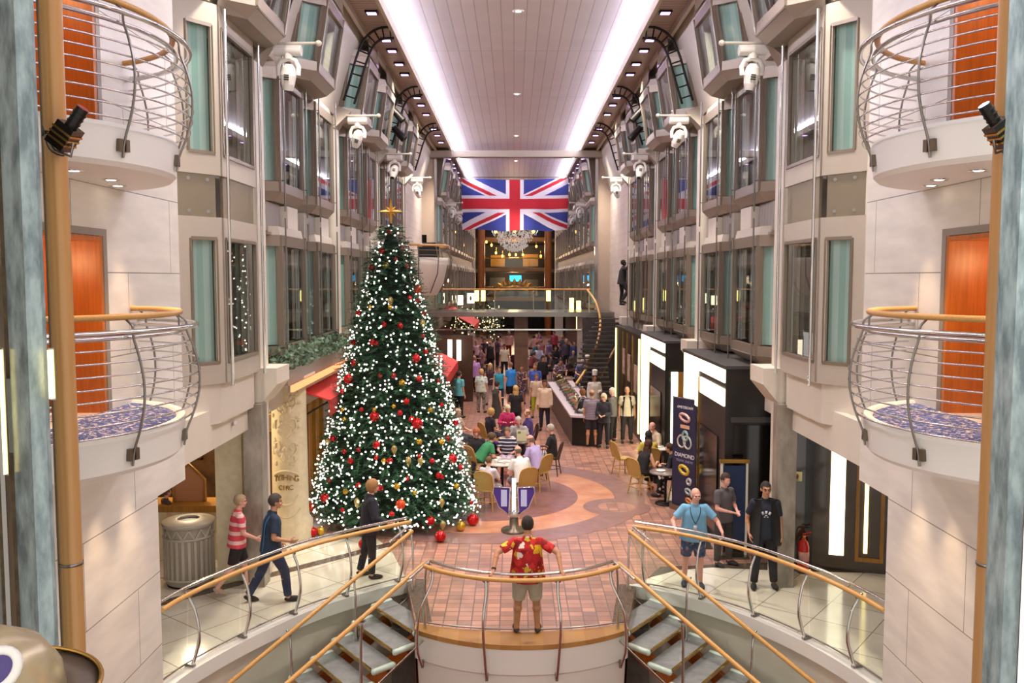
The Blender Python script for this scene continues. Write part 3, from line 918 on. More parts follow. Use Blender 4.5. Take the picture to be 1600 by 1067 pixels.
# spiral stair down from the bridge
sr = thing('spiral_staircase', 'dark open staircase curving down from the footbridge to the promenade', 'staircase', (3.9, 36.5, 0))
for k in range(20):
    a = R(15 + k * 7)
    z = 3.45 - k * 0.17
    c = Vector((0.5 - 1.3 * math.sin(a * 0.9), -1.0 - 2.3 * (1 - math.cos(a)) * 0.6, z))
    MB().obox(c, (0.62, 0.0, 0), (0, 0.16, 0), (0, 0, 0.025)).build('tread', K['charcoal'], sr)
MB().box((-0.9, 1.2, 0.0), (1.1, 1.3, 3.4)).build('riser_wall', mat('dark_stair_wall', '4A4541', 0.5, var=0.5, vscale=5), sr)
h1 = [at(918, 453, Y=37.9), at(932, 475, Y=37), at(938, 505, Y=36.3), at(932, 540, Y=35.3), at(918, 572, Y=34.2), at(900, 600, Y=33)]
MB().tube(spline([tuple(p - Vector((3.9, 36.5, 0))) for p in h1], 5), 0.05).build('handrail', K['wood_rail'], sr)
h2 = [at(968, 455, Y=37.9), at(974, 490, Y=37.3), at(970, 525, Y=36.5), at(955, 555, Y=35.2), at(938, 590, Y=34)]
MB().tube(spline([tuple(p - Vector((3.9, 36.5, 0))) for p in h2], 5), 0.045).build('handrail', K['wood_rail'], sr)
for p in h1[2:]:
    q = p - Vector((3.9, 36.5, 0))
    MB().cyl(q, (q.x, q.y, max(q.z - 1.0, 0)), 0.02, n=6).build('baluster', K['bronze'], sr)
st(MB().box((0.02, 38.6, 0), (0.62, 39.2, 3.42)), 'column_brown', mat('brown_column', '7E5E4A', 0.4, var=0.2))
st(MB().box((2.85, 38.6, 0), (3.2, 39.0, 3.42)), 'column_white', K['cream'])
# curved side balcony on the tree side before the portal
sb = thing('side_balcony', 'pale curved balcony with bowed rail posts beyond the treetop', 'balcony', (HX(-1, 4.35), 36.4, 4.4))
MB().lathe([(1.0, 0), (1.25, 0.35), (1.45, 1.25), (1.5, 1.55), (1.42, 1.55), (0.0, 1.55)], n=20, a0=R(-90), a1=R(90)).build('parapet', K['cream'], sb)
for a in range(-75, 76, 30):
    ca, sa = math.cos(R(a)), math.sin(R(a))
    MB().tube([((1.15) * ca, 1.15 * sa, 0.1), (1.62 * ca, 1.62 * sa, 0.9), (1.68 * ca, 1.68 * sa, 1.5), (1.52 * ca, 1.52 * sa, 2.0)], 0.022, 6).build('post', K['bronze'], sb)
MB().tube([tuple(p) for p in arc((0, 0), 1.5, R(-90), R(90), 20, 2.05)], 0.045).build('handrail', K['wood_rail'], sb)
for z in (1.65, 1.85):
    MB().tube([tuple(p) for p in arc((0, 0), 1.58, R(-90), R(90), 20, z)], 0.012, 6).build('wire', K['steel'], sb)
q = thing('sound_desk', 'black audio equipment standing on the side balcony beyond the treetop', 'equipment', (HX(-1, 3.6), 36.2, 5.97))
MB().box((-0.45, -0.3, 0), (0.4, 0.3, 0.45)).build('case', K['black'], q)
MB().box((-0.3, -0.2, 0.45), (0.25, 0.25, 0.62)).build('mixer', K['charcoal'], q)
MB().box((-0.35, 0.1, 0.62), (-0.15, 0.2, 0.95)).build('screen', K['black_gloss'], q)

at_ = struct_root('slab_atrium', (0, 80, 0))
for z, y in ((3.3, 79), (6.0, 82), (8.9, 83)):
    MB().box((-5, y, z - 0.3), (5.2, y + 9, z)).build('gallery_floor', K['bronze'], at_, world=True)
    MB().box((-2.7, y - .1, z - .22), (2.9, y, z + 0.12)).build('fascia', mat('tan_fascia', 'B58E58', 0.4), at_, world=True)
    MB().box((-2.7, y - .05, z + 0.12), (2.9, y - .02, z + 1.0)).build('glass_panel', K['glassrail'], at_, world=True)
    MB().cyl((-2.7, y - .05, z + 1.02), (2.9, y - .05, z + 1.02), 0.05).build('rail', K['brass'], at_, world=True)
for x in (-2.95, 3.1):
    st(MB().cyl((x, 78.5, 0), (x, 78.5, 11.2), 0.33, n=16), 'column_atrium', mat('orange_column', 'A8602A', 0.3, var=0.2))
ch = thing('chandelier', 'wide glittering crystal chandelier hanging below the flag in the far atrium', 'chandelier', (0.05, 79, 8.4))
MB().lathe([(0.1, 1.6), (1.9, 1.45), (1.95, 1.3), (0.1, 1.4)], n=28).build('crown_plate', K['steel'], ch)
MB().cyl((0, 0, 1.5), (0, 0, 2.75), 0.06).build('stem', K['steel'], ch)
cr = MB()
rr = random.Random(3)
for i in range(900):
    t = rr.random()
    r = 1.95 * math.sqrt(1 - (t) ** 2) * (0.55 + 0.45 * rr.random())
    a = rr.random() * 6.283
    z = 1.35 - 2.2 * t
    h = 0.07 + 0.05 * rr.random()
    x, y = r * math.cos(a), r * math.sin(a)
    cr.add([(x, y, z + h), (x + .05, y, z), (x, y + .05, z), (x - .05, y, z), (x, y - .05, z), (x, y, z - h)], [(0, 1, 2), (0, 2, 3), (0, 3, 4), (0, 4, 1), (5, 2, 1), (5, 3, 2), (5, 4, 3), (5, 1, 4)])
o = cr.build('glowing_crystals', mat('crystal', 'DAD4CE', 0.1, 0.0, emit=0.16), ch, fix=False); o['kind'] = 'stuff'  # faint emission put into the crystals for their lit glitter
for i, (x, z) in enumerate(((-1.7, 0.9), (0.0, 0.9), (1.7, 0.9))):
    MB().ball((x, -1.9 if x == 0 else -0.8, z), 0.14).build('lamp', K['lens_amber'], ch)
sbst = thing('sunburst_ornament', 'golden half ring of petals standing at the far end over the footbridge', 'ornament', (0.05, 79.4, 3.3))
MB().tube([(1.6 * math.cos(R(a)), 0, 0.1 + 1.0 * math.sin(R(a))) for a in range(0, 181, 10)], 0.09).build('ring', K['brass'], sbst)
for a in range(6, 180, 14):
    c, q = math.cos(R(a)), math.sin(R(a))
    p = Vector((1.75 * c, 0, 0.15 + 1.15 * q))
    d = Vector((c, 0, q))
    MB().cyl(p, p + d * 0.25, 0.17, 0.15, 8).cyl(p + d * .25, p + d * 0.55, 0.15, 0.01, 8).build('petal', mat('gold_petal', 'E0A030', 0.3, 0.8) if 'petal' not in K else K['petal'], sbst)
MB().box((-1.9, -.3, 0), (1.9, .3, 0.1)).build('plinth', K['brass'], sbst)
q = thing('screen_display', 'small bright blue screen glowing above the golden sunburst', 'screen', (0.15, 81.5, 5.1))
MB().box((-0.62, 0, -0.35), (0.62, 0.08, 0.35)).build('case', K['black'], q)
MB().box((-0.56, -0.01, -0.3), (0.56, 0, 0.3)).build('picture', emat('blue_screen', '3FB4F2', 1.6, False), q)
for i, (px, py) in enumerate(((768, 383), (785, 400), (796, 398), (806, 398), (817, 398), (838, 385), (775, 395), (845, 400), (760, 378), (852, 378))):
    p = at(px, py, Y=81.8)
    t = thing('amber_lamp', 'small amber lamp glowing in the far gallery below the chandelier', 'lamp', p, 0, 'amber gallery lamps')
    MB().ball((0, 0, 0), (0.1, 0.1, 0.13), 10, 6).build('globe', K['lens_amber'], t)
    MB().cyl((0, 0, 0.15), (0, 0, 0.5), 0.03).build('stem', K['brass'], t)
for (x0, x1, z0, z1, cl) in ((-2.3, -0.9, 6.3, 7.4, 'wood_gold'), (0.9, 2.4, 6.3, 7.5, 'wood_gold'), (-2.4, -0.9, 3.5, 5.2, 'charcoal'), (1.0, 2.4, 3.5, 5.0, 'charcoal')):
    st(MB().box((x0, 86, z0), (x1, 86.3, z1)), 'wall_niche', K[cl])
lamp('atrium_lamp', 'POINT', (0, 83, 7.9), (0, 0, 0), 500, (1, 0.7, 0.4), 0.5)
lamp('atrium_lamp', 'POINT', (0, 84, 4.9), (0, 0, 0), 300, (1, 0.7, 0.4), 0.5)
# ================================================================ tower balconies
def balcony(s, zf, label):
    t = thing('balcony', label, 'balcony', (HX(s, 4.2), 7.8, zf), 0, 'caged tower balconies')
    Rb = 1.6
    def P(r, a, z):
        return Vector((-s * (r * math.cos(a) - 0.6), r * math.sin(a), z))
    def ar(r, z, n=32, mx=None):
        a = math.acos(min(0.6 / r, 1)) if mx is None else mx
        return [P(r, -a + 2 * a * i / n, z) for i in range(n + 1)]
    m = MB()
    prof = [(Rb - 0.09, 0.012), (Rb - 0.07, 0.035), (Rb - 0.01, 0.035), (Rb, 0.0), (Rb - 0.03, -0.27), (Rb - 0.07, -0.31), (Rb - 0.12, -0.31)]
    for a, b in zip(prof, prof[1:]):
        m.strip(ar(*a), ar(*b), smooth=True)
    m.add(ar(Rb - 0.12, -0.31), [tuple(range(33))])
    m.build('drum', K['white'], t)
    MB().add(ar(Rb - 0.09, 0.012), [tuple(range(33))]).build('carpet', K['carpet'], t)
    MB().tube(ar(Rb - 0.03, 1.02, mx=R(74)), 0.028, 10).build('handrail', K['wood_rail'], t)
    for r, z, k in ((Rb + 0.12, 0.90, 0.024), (Rb + 0.0, 0.85, 0.02)):
        MB().tube(ar(r, z, mx=R(70)), k, 8).build('top_ring', K['chrome'], t)
    def bow(z):
        return Rb + 0.0 + 0.14 * math.sin(math.pi * min(max((z + 0.12) / 1.05, 0), 1))
    for k in range(8):
        z = 0.76 - k * 0.1
        MB().tube(ar(bow(z), z, mx=R(69)), 0.0085, 6).build('rod', K['chrome'], t)
    for a in (-62, -22, 12, 40, 63):
        a = R(a)
        pts = [P(Rb - 0.005, a, -0.24)] + [P(bow(z) + 0.012, a, z) for z in (-0.1, 0.1, 0.3, 0.5, 0.7, 0.85)] + [P(Rb + .04, a, 0.94), P(Rb - 0.03, a, 1.0)]
        MB().tube(spline([tuple(p) for p in pts], 3), 0.0105, 8).build('post', K['steel'], t)
        c = P(Rb + 0.0, a, -0.14)
        n = Vector((-s * math.cos(a), math.sin(a), 0)); tt = Vector((s * math.sin(a), math.cos(a), 0))
        b = MB()
        for e in (-1, 1):
            b.obox(c + tt * e * 0.035, n * 0.02, tt * 0.02, (0, 0, 0.05))
        b.build('bracket', K['bronze'], t)
    for a, r in ((20, 1.0), (48, 1.15), (-20, 1.0)):
        c = P(r, R(a), -0.312)
        d = MB().lathe([(0.05, 0.0), (0.075, -0.008), (0.085, 0.002)], c, 16).build('downlight', K['chrome'], t)
        MB().ball(c, (0.05, 0.05, 0.008), 10, 4).build('lens', K['lens_white'], d)
    for y in (8.3, 9.0, 7.0):
        lamp('balcony_downlight', 'SPOT', (HX(s, 3.96), y, zf - 0.36), (0, R(s * 10), 0), 75, (1, 0.68, 0.40), 0.03, spot=62, blend=0.6)
    return t
for s, nm in ((-1, 'tree side'), (1, 'shop side')):
    balcony(s, 6.33, 'upper curved balcony with chrome cage railing on the %s tower' % nm)
    balcony(s, 3.76, 'lower blue carpeted balcony with chrome cage railing on the %s tower' % nm)

# ================================================================ glass balustrades
def balustrade(label, base, rail, posts, glass_h=0.93, inward=None, bow=0.13, name='glass_balustrade', chrome=True):
    """base: points along the foot; rail: matching points under the handrail; posts: indices that carry a bowed post"""
    o = Vector(base[len(base) // 2])
    t = thing(name, label, 'railing', o)
    B = [Vector(p) - o for p in base]; T = [Vector(p) - o for p in rail]
    cuts = sorted(set([0, len(B) - 1] + (posts or [8, 16])))
    for i, j in zip(cuts, cuts[1:]):
        lo = [B[k].lerp(T[k], 0.03) for k in range(i, j + 1)]; hi = [B[k].lerp(T[k], glass_h) for k in range(i, j + 1)]
        d0, d1 = (lo[1] - lo[0]).normalized() * 0.015, (lo[-1] - lo[-2]).normalized() * 0.015
        lo[0] = lo[0] + d0; hi[0] = hi[0] + d0; lo[-1] = lo[-1] - d1; hi[-1] = hi[-1] - d1
        MB().strip(lo, hi, smooth=True).build('glass_panel', K['glassrail'], t, fix=False)
    out = Vector(inward)
    def nrm(k):
        a, b = T[max(k - 1, 0)], T[min(k + 1, len(T) - 1)]
        d = (b - a); d.z = 0
        n = Vector((-d.y, d.x, 0)).normalized()
        return n if n.dot(out) > 0 else -n
    W = [T[k] + nrm(k) * 0.05 + Vector((0, 0, 0.0)) for k in range(len(T))]
    S = [T[k] - nrm(k) * 0.055 + Vector((0, 0, 0.05)) for k in range(len(T))]
    MB().tube(W, 0.032, 10).build('wooden_handrail', K['wood_rail'], t)
    MB().tube(S if chrome else S[:2], 0.021, 10).build('chrome_rail', K['chrome'], t)
    MB().tube([b.lerp(q, 0.035) for b, q in zip(B, T)], 0.012, 6).build('base_channel', K['steel'], t)
    for k in posts:
        n = nrm(k)
        b, q = B[k], T[k] - Vector((0, 0, 0.03))
        pts = [b + n * 0.06 + Vector((0, 0, -0.06)), b + n * (0.06 + bow * 0.6) + (q - b) * 0.18, b.lerp(q, 0.45) + n * (0.06 + bow), b.lerp(q, 0.78) + n * (0.05 + bow * 0.55), b.lerp(q, 0.94) + n * 0.03, q + n * 0.03]
        p = MB().tube(spline([tuple(x) for x in pts], 4), [0.024] * 8 + [0.019] * 13, 8).build('post', K['chrome'], t)
        m = MB().obox(b + n * 0.05 + Vector((0, 0, 0.0)), n * 0.07, n.cross(Vector((0, 0, 1))) * 0.025, (0, 0, 0.035))
        m.build('foot_clamp', K['steel'], p)
        MB().cyl(q + n * 0.05 + Vector((0, 0, -0.02)), q - n * 0.05 + Vector((0, 0, 0.03)), 0.016, n=8).build('rail_bracket', K['steel'], p)
    return t
def sample(E, n, z):
    P = [Vector((*e, z)) for e in E]
    L = [0]
    for a, b in zip(P, P[1:]): L.append(L[-1] + (b - a).length)
    out = []
    for i in range(n + 1):
        d = L[-1] * i / n
        k = max(j for j in range(len(L)) if L[j] <= d + 1e-9); k = min(k, len(P) - 2)
        out.append(P[k].lerp(P[k + 1], (d - L[k]) / (L[k + 1] - L[k])))
    return out
for s, E, lab in ((-1, EDGE_L, 'curved glass balustrade along the marble walk below the christmas tree'), (1, EDGE_R, 'curved glass balustrade along the marble walk in front of the fire extinguisher')):
    E2 = [e for e in E if e[1] > 10.2]
    base = sample(E2, 24, 0.02)
    rail = [b + Vector((-s * 0.06, -0.05, 1.0)) for b in base]
    balustrade(lab, base, rail, [1, 6, 11, 16, 21], inward=(-s, -0.7, 0))
base = sample(PI, 24, 0.02)
rl = arc((0.11, 13.42), 1.88, R(270) - 0.80, R(270) + 0.80, 24, 1.0)
pf = balustrade('round glass balustrade of the viewing platform that the man in the floral shirt leans on', base, rl, [], inward=(0, -1, 0))
for k, a in ((1, -0.62), (8, -0.2), (16, 0.2), (23, 0.62)):
    b = Vector((PC[0] + (PR + 0.02) * math.sin(a), PC[1] - (PR + 0.02) * math.cos(a), -0.5)) - pf.location
    q = rl[k] - pf.location
    pts = [b, b + Vector((math.sin(a) * .1, -0.12, 0.35)), b.lerp(q, 0.6) + Vector((math.sin(a) * .2, -0.16, 0)), b.lerp(q, 0.85) + Vector((0, -0.08, 0)), q + Vector((0, 0, -0.02))]
    p = MB().tube(spline([tuple(x) for x in pts], 4), 0.02, 8).build('post', K['chrome'], pf)
    MB().ball(q + Vector((0, 0.0, -0.05)), (0.05, 0.03, 0.025), 10, 6).build('rail_bracket', K['steel'], p)
    MB().obox(b + Vector((0, 0.0, 0.05)), (0.02, 0, 0), (0, 0.03, 0), (0, 0, 0.05)).build('foot_clamp', K['steel'], p)

# ================================================================ the two stairs down
for s in (-1, 1):
    run = Vector((s * 0.70, -0.715, 0)); wid = Vector((-s * 0.60, -0.80, 0))
    c0 = Vector((0.11 + s * 1.86, 13.16, -0.17))
    side = 'tree side' if s < 0 else 'shop side'
    t = thing('staircase', 'grey carpeted stair with pale rounded tread ends descending on the %s of the platform' % side, 'stairs', c0)
    for k in range(13):
        c = run * 0.378 * k + Vector((0, 0, -0.17 * k))
        tr = MB().obox(c, wid * 0.66, run * 0.19, (0, 0, 0.025)).build('tread', mat('grey_stair_carpet', '8E8C8C', 0.8, var=0.25, vscale=7) if 'stair' not in K else K['stair'], t)
        K.setdefault('stair', tr.data.materials[0])
        MB().obox(c + run * 0.185 + Vector((0, 0, 0.01)), wid * 0.6, run * 0.014, (0, 0, 0.02)).build('nosing', K['brass'], tr)
        for e in (-1, 1):
            q = c + wid * e * 0.665
            m = MB()
            pts = [q + run * x + Vector((0, 0, 0.0)) for x in (-0.19, 0.19)]
            m.tube([q - run * 0.17, q + run * 0.17], 0.045, 10); m.ball(q - run * 0.17, 0.045, 10, 6); m.ball(q + run * 0.17, 0.045, 10, 6)
            m.build('end_cap', K.setdefault('endcap', mat('pale_green_cap', 'D5E2D8', 0.35)), tr)
        if k % 1 == 0:
            MB().obox(c + Vector((0, 0, -0.1)) - run * 0.17, wid * 0.55, run * 0.008, (0, 0, 0.07)).build('riser_panel', K['brass'] if k % 2 else K['bronze'], tr)
    for e in (-0.45, 0.45):
        a = wid * e * 1.0 + Vector((0, 0, -0.2)); b = a + run * 0.378 * 13 + Vector((0, 0, -0.17 * 13))
        MB().beam(a, b, 0.08, 0.22).build('stringer', K['wood_orange'], t)
    for e, p0, lab, n0 in ((1, Vector((0.11 + s * 1.36, 12.2, 1.0)), 'inner', 0), (-1, Vector((0.11 + s * 1.8, 13.85, 1.0)), 'outer', 0)):
        rail = [p0 + run * 0.378 * k + Vector((0, 0, -0.17 * k)) for k in range(0, 12)]
        foot = [p + Vector((0, 0, -1.12)) for p in rail]
        balustrade('sloping glass stair balustrade with wooden rail, %s one of the stair on the %s' % (lab, side), foot, rail, [0, 3, 6, 9], bow=0.0, inward=tuple(-wid * e), name='stair_balustrade', chrome=False)

# ================================================================ lift shaft edges close to the viewer
for s in (-1, 1):
    x = -2.62 if s < 0 else 2.8
    t = thing('guide_pole', 'tall %s brown pole beside the %s tower' % ('shaded' if s < 0 else 'brightly lit', 'tree side' if s < 0 else 'shop side'), 'pole', (x, 5.0, 0))
    MB().cyl((0, 0, -2.9), (0, 0, 10.9), 0.062, n=28).build('shaft', K.setdefault('pole', mat('tan_lacquer', 'B88852', 0.3, 0.1)), t)
    MB().cyl((s * 0.075, 0.03, -2.9), (s * 0.075, 0.03, 10.9), 0.02, n=12).build('side_tube', K['bronze'], t)
    for z in (3.42, 0.6):
        MB().lathe([(0.062, -0.008), (0.067, -0.008), (0.067, 0.008), (0.062, 0.008)], (0, 0, z), 24).build('joint_ring', K['steel'], t)
st(MB().prism([(-2.70, 4.60), (-2.565, 4.54), (-2.52, 4.60), (-2.52, 4.64), (-2.70, 4.64)], -2.9, 10.9), 'column_marble_west', K['marble_shaded'])
st(MB().prism([(-2.565, 4.537), (-2.517, 4.598), (-2.517, 4.638), (-2.54, 4.638)], -2.9, 10.9), 'trim_marble_west', K['marble_blue'])  # lighter copy laid over one facet, painting in the light it catches
st(MB().prism([(2.68, 4.62), (2.76, 4.52), (2.95, 4.56), (2.95, 4.8), (2.68, 4.8)], -2.9, 10.9), 'column_marble_east', K['marble_blue'])
st(MB().box((-2.765, 4.58, -2.9), (-2.74, 4.63, 10.9)), 'trim_mullion_west', K['steel'])
st(MB().box((-4.05, 5.3, -2.9), (-3.0, 5.36, 10.9)), 'wall_lift_backing', mat('dark_reflection_mottle', '6B5236', 0.5, var=0.7, vscale=7))  # added dark backing; its mottling paints in blurred reflections of the glass
m = MB().box((-3.9, 5.15, 4.05), (-2.95, 5.3, 4.5)); st(m, 'trim_lift_band', K['steel'])
q = struct_root('window_lift', (-2.8, 4.6, 0))
MB().box((-3.6, 4.6, -2.9), (-2.8, 4.61, 10.9)).build('pane', K['pane'], q, world=True)
for nm, lab, x0, z0, z1, xx in (('light_strip', 'slim yellow light strip between the grey marble column and the brown pole', -2.47, 4.46, 4.72, 0.011),
                                ('light_strip', 'long thin yellow light strip on the outer edge of the grey marble column', -2.735, 4.05, 4.72, 0.006)):
    t = thing(nm, lab, 'lamp', (x0, 4.57, z0), 0)
    MB().box((-xx, 0, 0), (xx, 0.02, z1 - z0)).build('tube', K['glow_y'], t)
    MB().box((-xx - .004, 0.02, -0.01), (xx + .004, 0.03, z1 - z0 + .01)).build('holder', K['steel'], t)
t = thing('light_strip', 'bright white vertical light strip on the blue stone column beside the shop side pole', 'lamp', (2.735, 4.5, 2.6))
MB().box((-0.012, 0, 0), (0.012, 0.02, 5.2)).build('tube', emat('white_tube', 'E8F4FF', 4.0), t)
MB().box((-0.02, 0.02, -0.01), (0.02, 0.03, 5.21)).build('holder', K['steel'], t)
def near_spot(loc, s, label):
    t = thing('spotlight', label, 'spotlight', loc)
    d = Vector((-s * 0.62, -0.1, 0.78)).normalized()
    u = Vector((0, 1, 0)); v = d.cross(u).normalized(); u = v.cross(d)
    MB().obox(-d * 0.02, v * 0.055, u * 0.055, d * 0.07).build('body', K['black_gloss'], t)
    b = MB().cyl(d * 0.05, d * 0.17, 0.034, n=18)
    for k in (0.07, 0.1, 0.13): b.cyl(d * k, d * (k + 0.008), 0.038, n=18)
    b.build('barrel', K['black_metal'], t)
    MB().cyl(d * 0.165, d * 0.172, 0.03, n=18).build('lens', mat('dichroic_lens', 'A02038' if s < 0 else 'A8AEE0', 0.1), t)
    f = MB()
    for k in (-0.04, -0.01, 0.02): f.obox(d * (k - 0.01), v * 0.06, u * 0.06, d * 0.006)
    f.build('cooling_fins', K['brass'], t)
    MB().tube([tuple(v * 0.06 - d * 0.02), tuple(v * 0.09 - d * 0.09), tuple(-d * 0.12), tuple(-v * 0.09 - d * 0.09), tuple(-v * 0.06 - d * 0.02)], 0.008, 6).build('yoke', K['steel'], t)
    MB().beam((0, 0.03, -0.02), (s * 0.16, 0.06, 0.01), 0.02, 0.035).build('bracket_arm', K['black_metal'], t)
    MB().tube(spline([tuple(-d * 0.08), (s * 0.03, 0.02, -0.12), (s * 0.12, 0.04, -0.08), (s * 0.16, 0.05, 0.05)], 4), 0.005, 6).build('cable', K['charcoal'], t)
near_spot(at(104, 208, Y=4.85), -1, 'small black spotlight with a red lens in front of the brown pole')
near_spot(at(1563, 203, Y=4.85), 1, 'small dark spotlight with a pale lens in front of the brightly lit pole')
lamp('pole_spot', 'SPOT', (2.6, 4.25, 8.9), aim((2.6, 4.25, 8.9), (2.82, 4.95, 6.0)), 3200, (1, 0.98, 0.95), 0.05, spot=24, blend=0.6)
lamp('pole_spot', 'SPOT', (-2.3, 4.75, 5.75), (R(150), R(25), 0), 6, (1, 0.6, 0.2), 0.03, spot=70, blend=0.6)
# roof of the lift car below the viewer
o = at(-40, 1092, Y=2.9)
lc = thing('lift_car', 'beige domed roof of a lift car with a violet porthole and a brass rim', 'lift', o)
MB().lathe([(0.29, -0.5), (0.29, 0.0), (0.275, 0.08), (0.215, 0.17), (0.11, 0.225), (0.0, 0.24)], n=40).build('roof', mat('lift_beige', 'B4A380', 0.25, 0.35), lc)
d = Vector((0.33, -0.72, 0.6)).normalized()
u = d.orthogonal().normalized(); v = d.cross(u)
c = Vector((0.165, -0.15, 0.168))
pr = MB().tube([tuple(c + (u * math.cos(a) * 0.075 + v * math.sin(a) * 0.06)) for a in [2 * math.pi * k / 24 for k in range(24)]], 0.016, 8, True).build('porthole_ring', K['white'], lc)
MB().add([c + (u * math.cos(2 * math.pi * k / 24) * 0.075 + v * math.sin(2 * math.pi * k / 24) * 0.06) for k in range(24)], [tuple(range(24))]).build('porthole_glass', mat('violet_glass', '4A3A78', 0.1), pr)
MB().tube([tuple(p) for p in arc((0, 0), 0.40, R(-100), R(95), 30, 0.01)], 0.009, 8).build('brass_rim', K['brass'], lc)
m = MB()
m.strip(arc((0, 0), 0.395, R(-100), R(95), 30, 0.0), arc((0, 0), 0.375, R(-100), R(95), 30, -0.09)); m.build('glitter_band', mat('glitter', 'E8C888', 0.3, 0.6, col2='4A3A24', vscale=90), lc)
MB().lathe([(0.29, -0.005), (0.395, -0.005), (0.395, 0.003), (0.29, 0.003)], n=40).build('ledge', K['bronze'], lc)
# small spot lamps on the white fascia of the tree side
for px, py, lab in ((267, 714, 'tiny silver spot lamp on the pale fascia beam under the tree side balcony'), (364, 662, 'tiny silver spot lamp on the pale fascia beam next to the grey marble')):
    p = at(px, py, X=HX(-1, 4.43))
    t = thing('fascia_lamp', lab, 'lamp', p)
    MB().cyl((0, 0, 0), (0.05, -0.05, 0.02), 0.03, n=12).build('barrel', K['chrome'], t)
    MB().cyl((-0.02, 0, -0.02), (0.01, 0, 0), 0.02, n=10).build('mount', K['steel'], t)
p = at(962, 394, Y=39.98)
t = thing('wall_speaker', 'small white tilted loudspeaker on the plain wall beside the climbing figure', 'loudspeaker', p)
MB().obox((0, -0.18, 0), (0.26, 0, 0.04), (0, 0.16, 0), (-0.02, 0, 0.14)).build('case', K['white'], t)
MB().cyl((0, -0.05, 0), (0, 0.03, 0), 0.04, n=8).build('bracket', K['steel'], t)
# ================================================================ christmas tree
TC = Vector((-2.58, 18.25, 0))
def trad(z):
    return 1.72 * max((6.35 - z) / 6.1, 0.0) ** 0.78
tree = thing('christmas_tree', 'tall dark green christmas tree covered in lights and baubles', 'christmas tree', TC)
rt = random.Random(11)
m = MB().cyl((0, 0, 0), (0, 0, 6.2), 0.11, 0.02, 10); m.build('trunk', K['wood_dark'], tree)
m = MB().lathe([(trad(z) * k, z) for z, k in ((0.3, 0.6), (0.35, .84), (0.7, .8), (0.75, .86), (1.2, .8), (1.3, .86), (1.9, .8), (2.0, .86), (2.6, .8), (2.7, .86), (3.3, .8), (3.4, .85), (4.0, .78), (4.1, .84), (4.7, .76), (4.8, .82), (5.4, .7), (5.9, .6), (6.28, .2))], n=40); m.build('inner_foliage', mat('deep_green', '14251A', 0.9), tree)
fol = MB()
for i in range(6200):
    t = rt.random()
    z = 0.22 + 6.05 * (1 - math.sqrt(1 - t * 0.995)) if rt.random() < 0.75 else 0.2 + 6.0 * t
    a = rt.random() * 2 * math.pi
    r = trad(z) * (0.78 + 0.16 * rt.random())
    L = 0.16 + 0.22 * rt.random() * (0.5 + trad(z) / 2)
    o = Vector((r * math.cos(a), r * math.sin(a), z))
    d = Vector((math.cos(a + rt.uniform(-.6, .6)), math.sin(a + rt.uniform(-.6, .6)), rt.uniform(-0.45, 0.15))).normalized()
    sd = d.cross(Vector((0, 0, 1))).normalized()
    up = sd.cross(d)
    c = 0 if rt.random() < 0.6 else 1
    for k in range(6):
        p = o + d * L * (k / 6)
        nl = 0.115 * (1 - k / 9)
        for e in (-1, 1):
            q = p + (sd * e * 0.85 + d * 0.75 + up * rt.uniform(-.5, .5)).normalized() * nl
            fol.v += [tuple(p - d * 0.016), tuple(p + d * 0.018), tuple(q)]
            n = len(fol.v); fol.f.append((n - 3, n - 2, n - 1)); fol.m.append(c); fol.sm.append(False)
    n = len(fol.v)
    fol.v += [tuple(o - sd * 0.012), tuple(o + sd * 0.012), tuple(o + d * (L + 0.05))]; fol.f.append((n, n + 1, n + 2)); fol.m.append(c); fol.sm.append(False)
fo = fol.build('foliage', [mat('fir_green', '2C5138', 0.7, var=0.4, vscale=3), mat('fir_green_light', '3E6B47', 0.7)], tree, fix=False)
# star
st_ = thing('star_topper', 'pointed golden star on the tip of the christmas tree', 'star', TC + Vector((0, 0, 6.5)))
m = MB()
for k in range(8):
    a = math.pi / 2 + k * math.pi / 4
    Lr = 0.30 if k == 0 else 0.26 if k % 2 == 0 else 0.15
    d = Vector((math.cos(a), 0, math.sin(a))); s_ = Vector((-math.sin(a), 0, math.cos(a)))
    b = [s_ * 0.055, Vector((0, 0.05, 0)), -s_ * 0.055, Vector((0, -0.05, 0))]
    m.add(b + [d * Lr], [(0, 1, 4), (1, 2, 4), (2, 3, 4), (3, 0, 4), (3, 2, 1, 0)])
m.build('star', mat('gold_star', 'E3A94F', 0.3, 0.6), st_)
MB().cyl((0, 0, -0.25), (0, 0, -0.05), 0.03, 0.045).build('socket', K['brass'], st_)
# fairy lights
lights = thing('fairy_lights', 'string of hundreds of warm white fairy lights wound over the christmas tree', 'string lights', TC)
pts = []
while len(pts) < 2400:
    t = rt.random()
    z = 0.15 + 6.1 * (1 - math.sqrt(1 - t))
    a = rt.random() * 2 * math.pi
    r = trad(z) * (0.93 + 0.14 * rt.random()) + 0.015
    pts.append(Vector((r * math.cos(a), r * math.sin(a), z)))
pts.sort(key=lambda p: p.y)
proto = MB().ball((0, 0, 0), 0.02, 8, 6).build('bulb', K['bulb'], lights, fix=False)
proto.location = pts[0]
for p in pts[1:100]:
    c = proto.copy(); COL.objects.link(c); c.location = p
m = MB()
for p in pts[100:]:
    m.ball(p, 0.0175, 6, 4)
o = m.build('bulb_string', K['bulb'], lights, fix=False); o['kind'] = 'stuff'
w = []
for i in range(420):
    t = i / 419
    z = 0.2 + 5.9 * t
    a = i * 0.42
    r = trad(z) * 0.96
    w.append((r * math.cos(a), r * math.sin(a), z))
MB().tube(w, 0.006, 4).build('wire', mat('green_wire', '16301F', 0.6), lights)
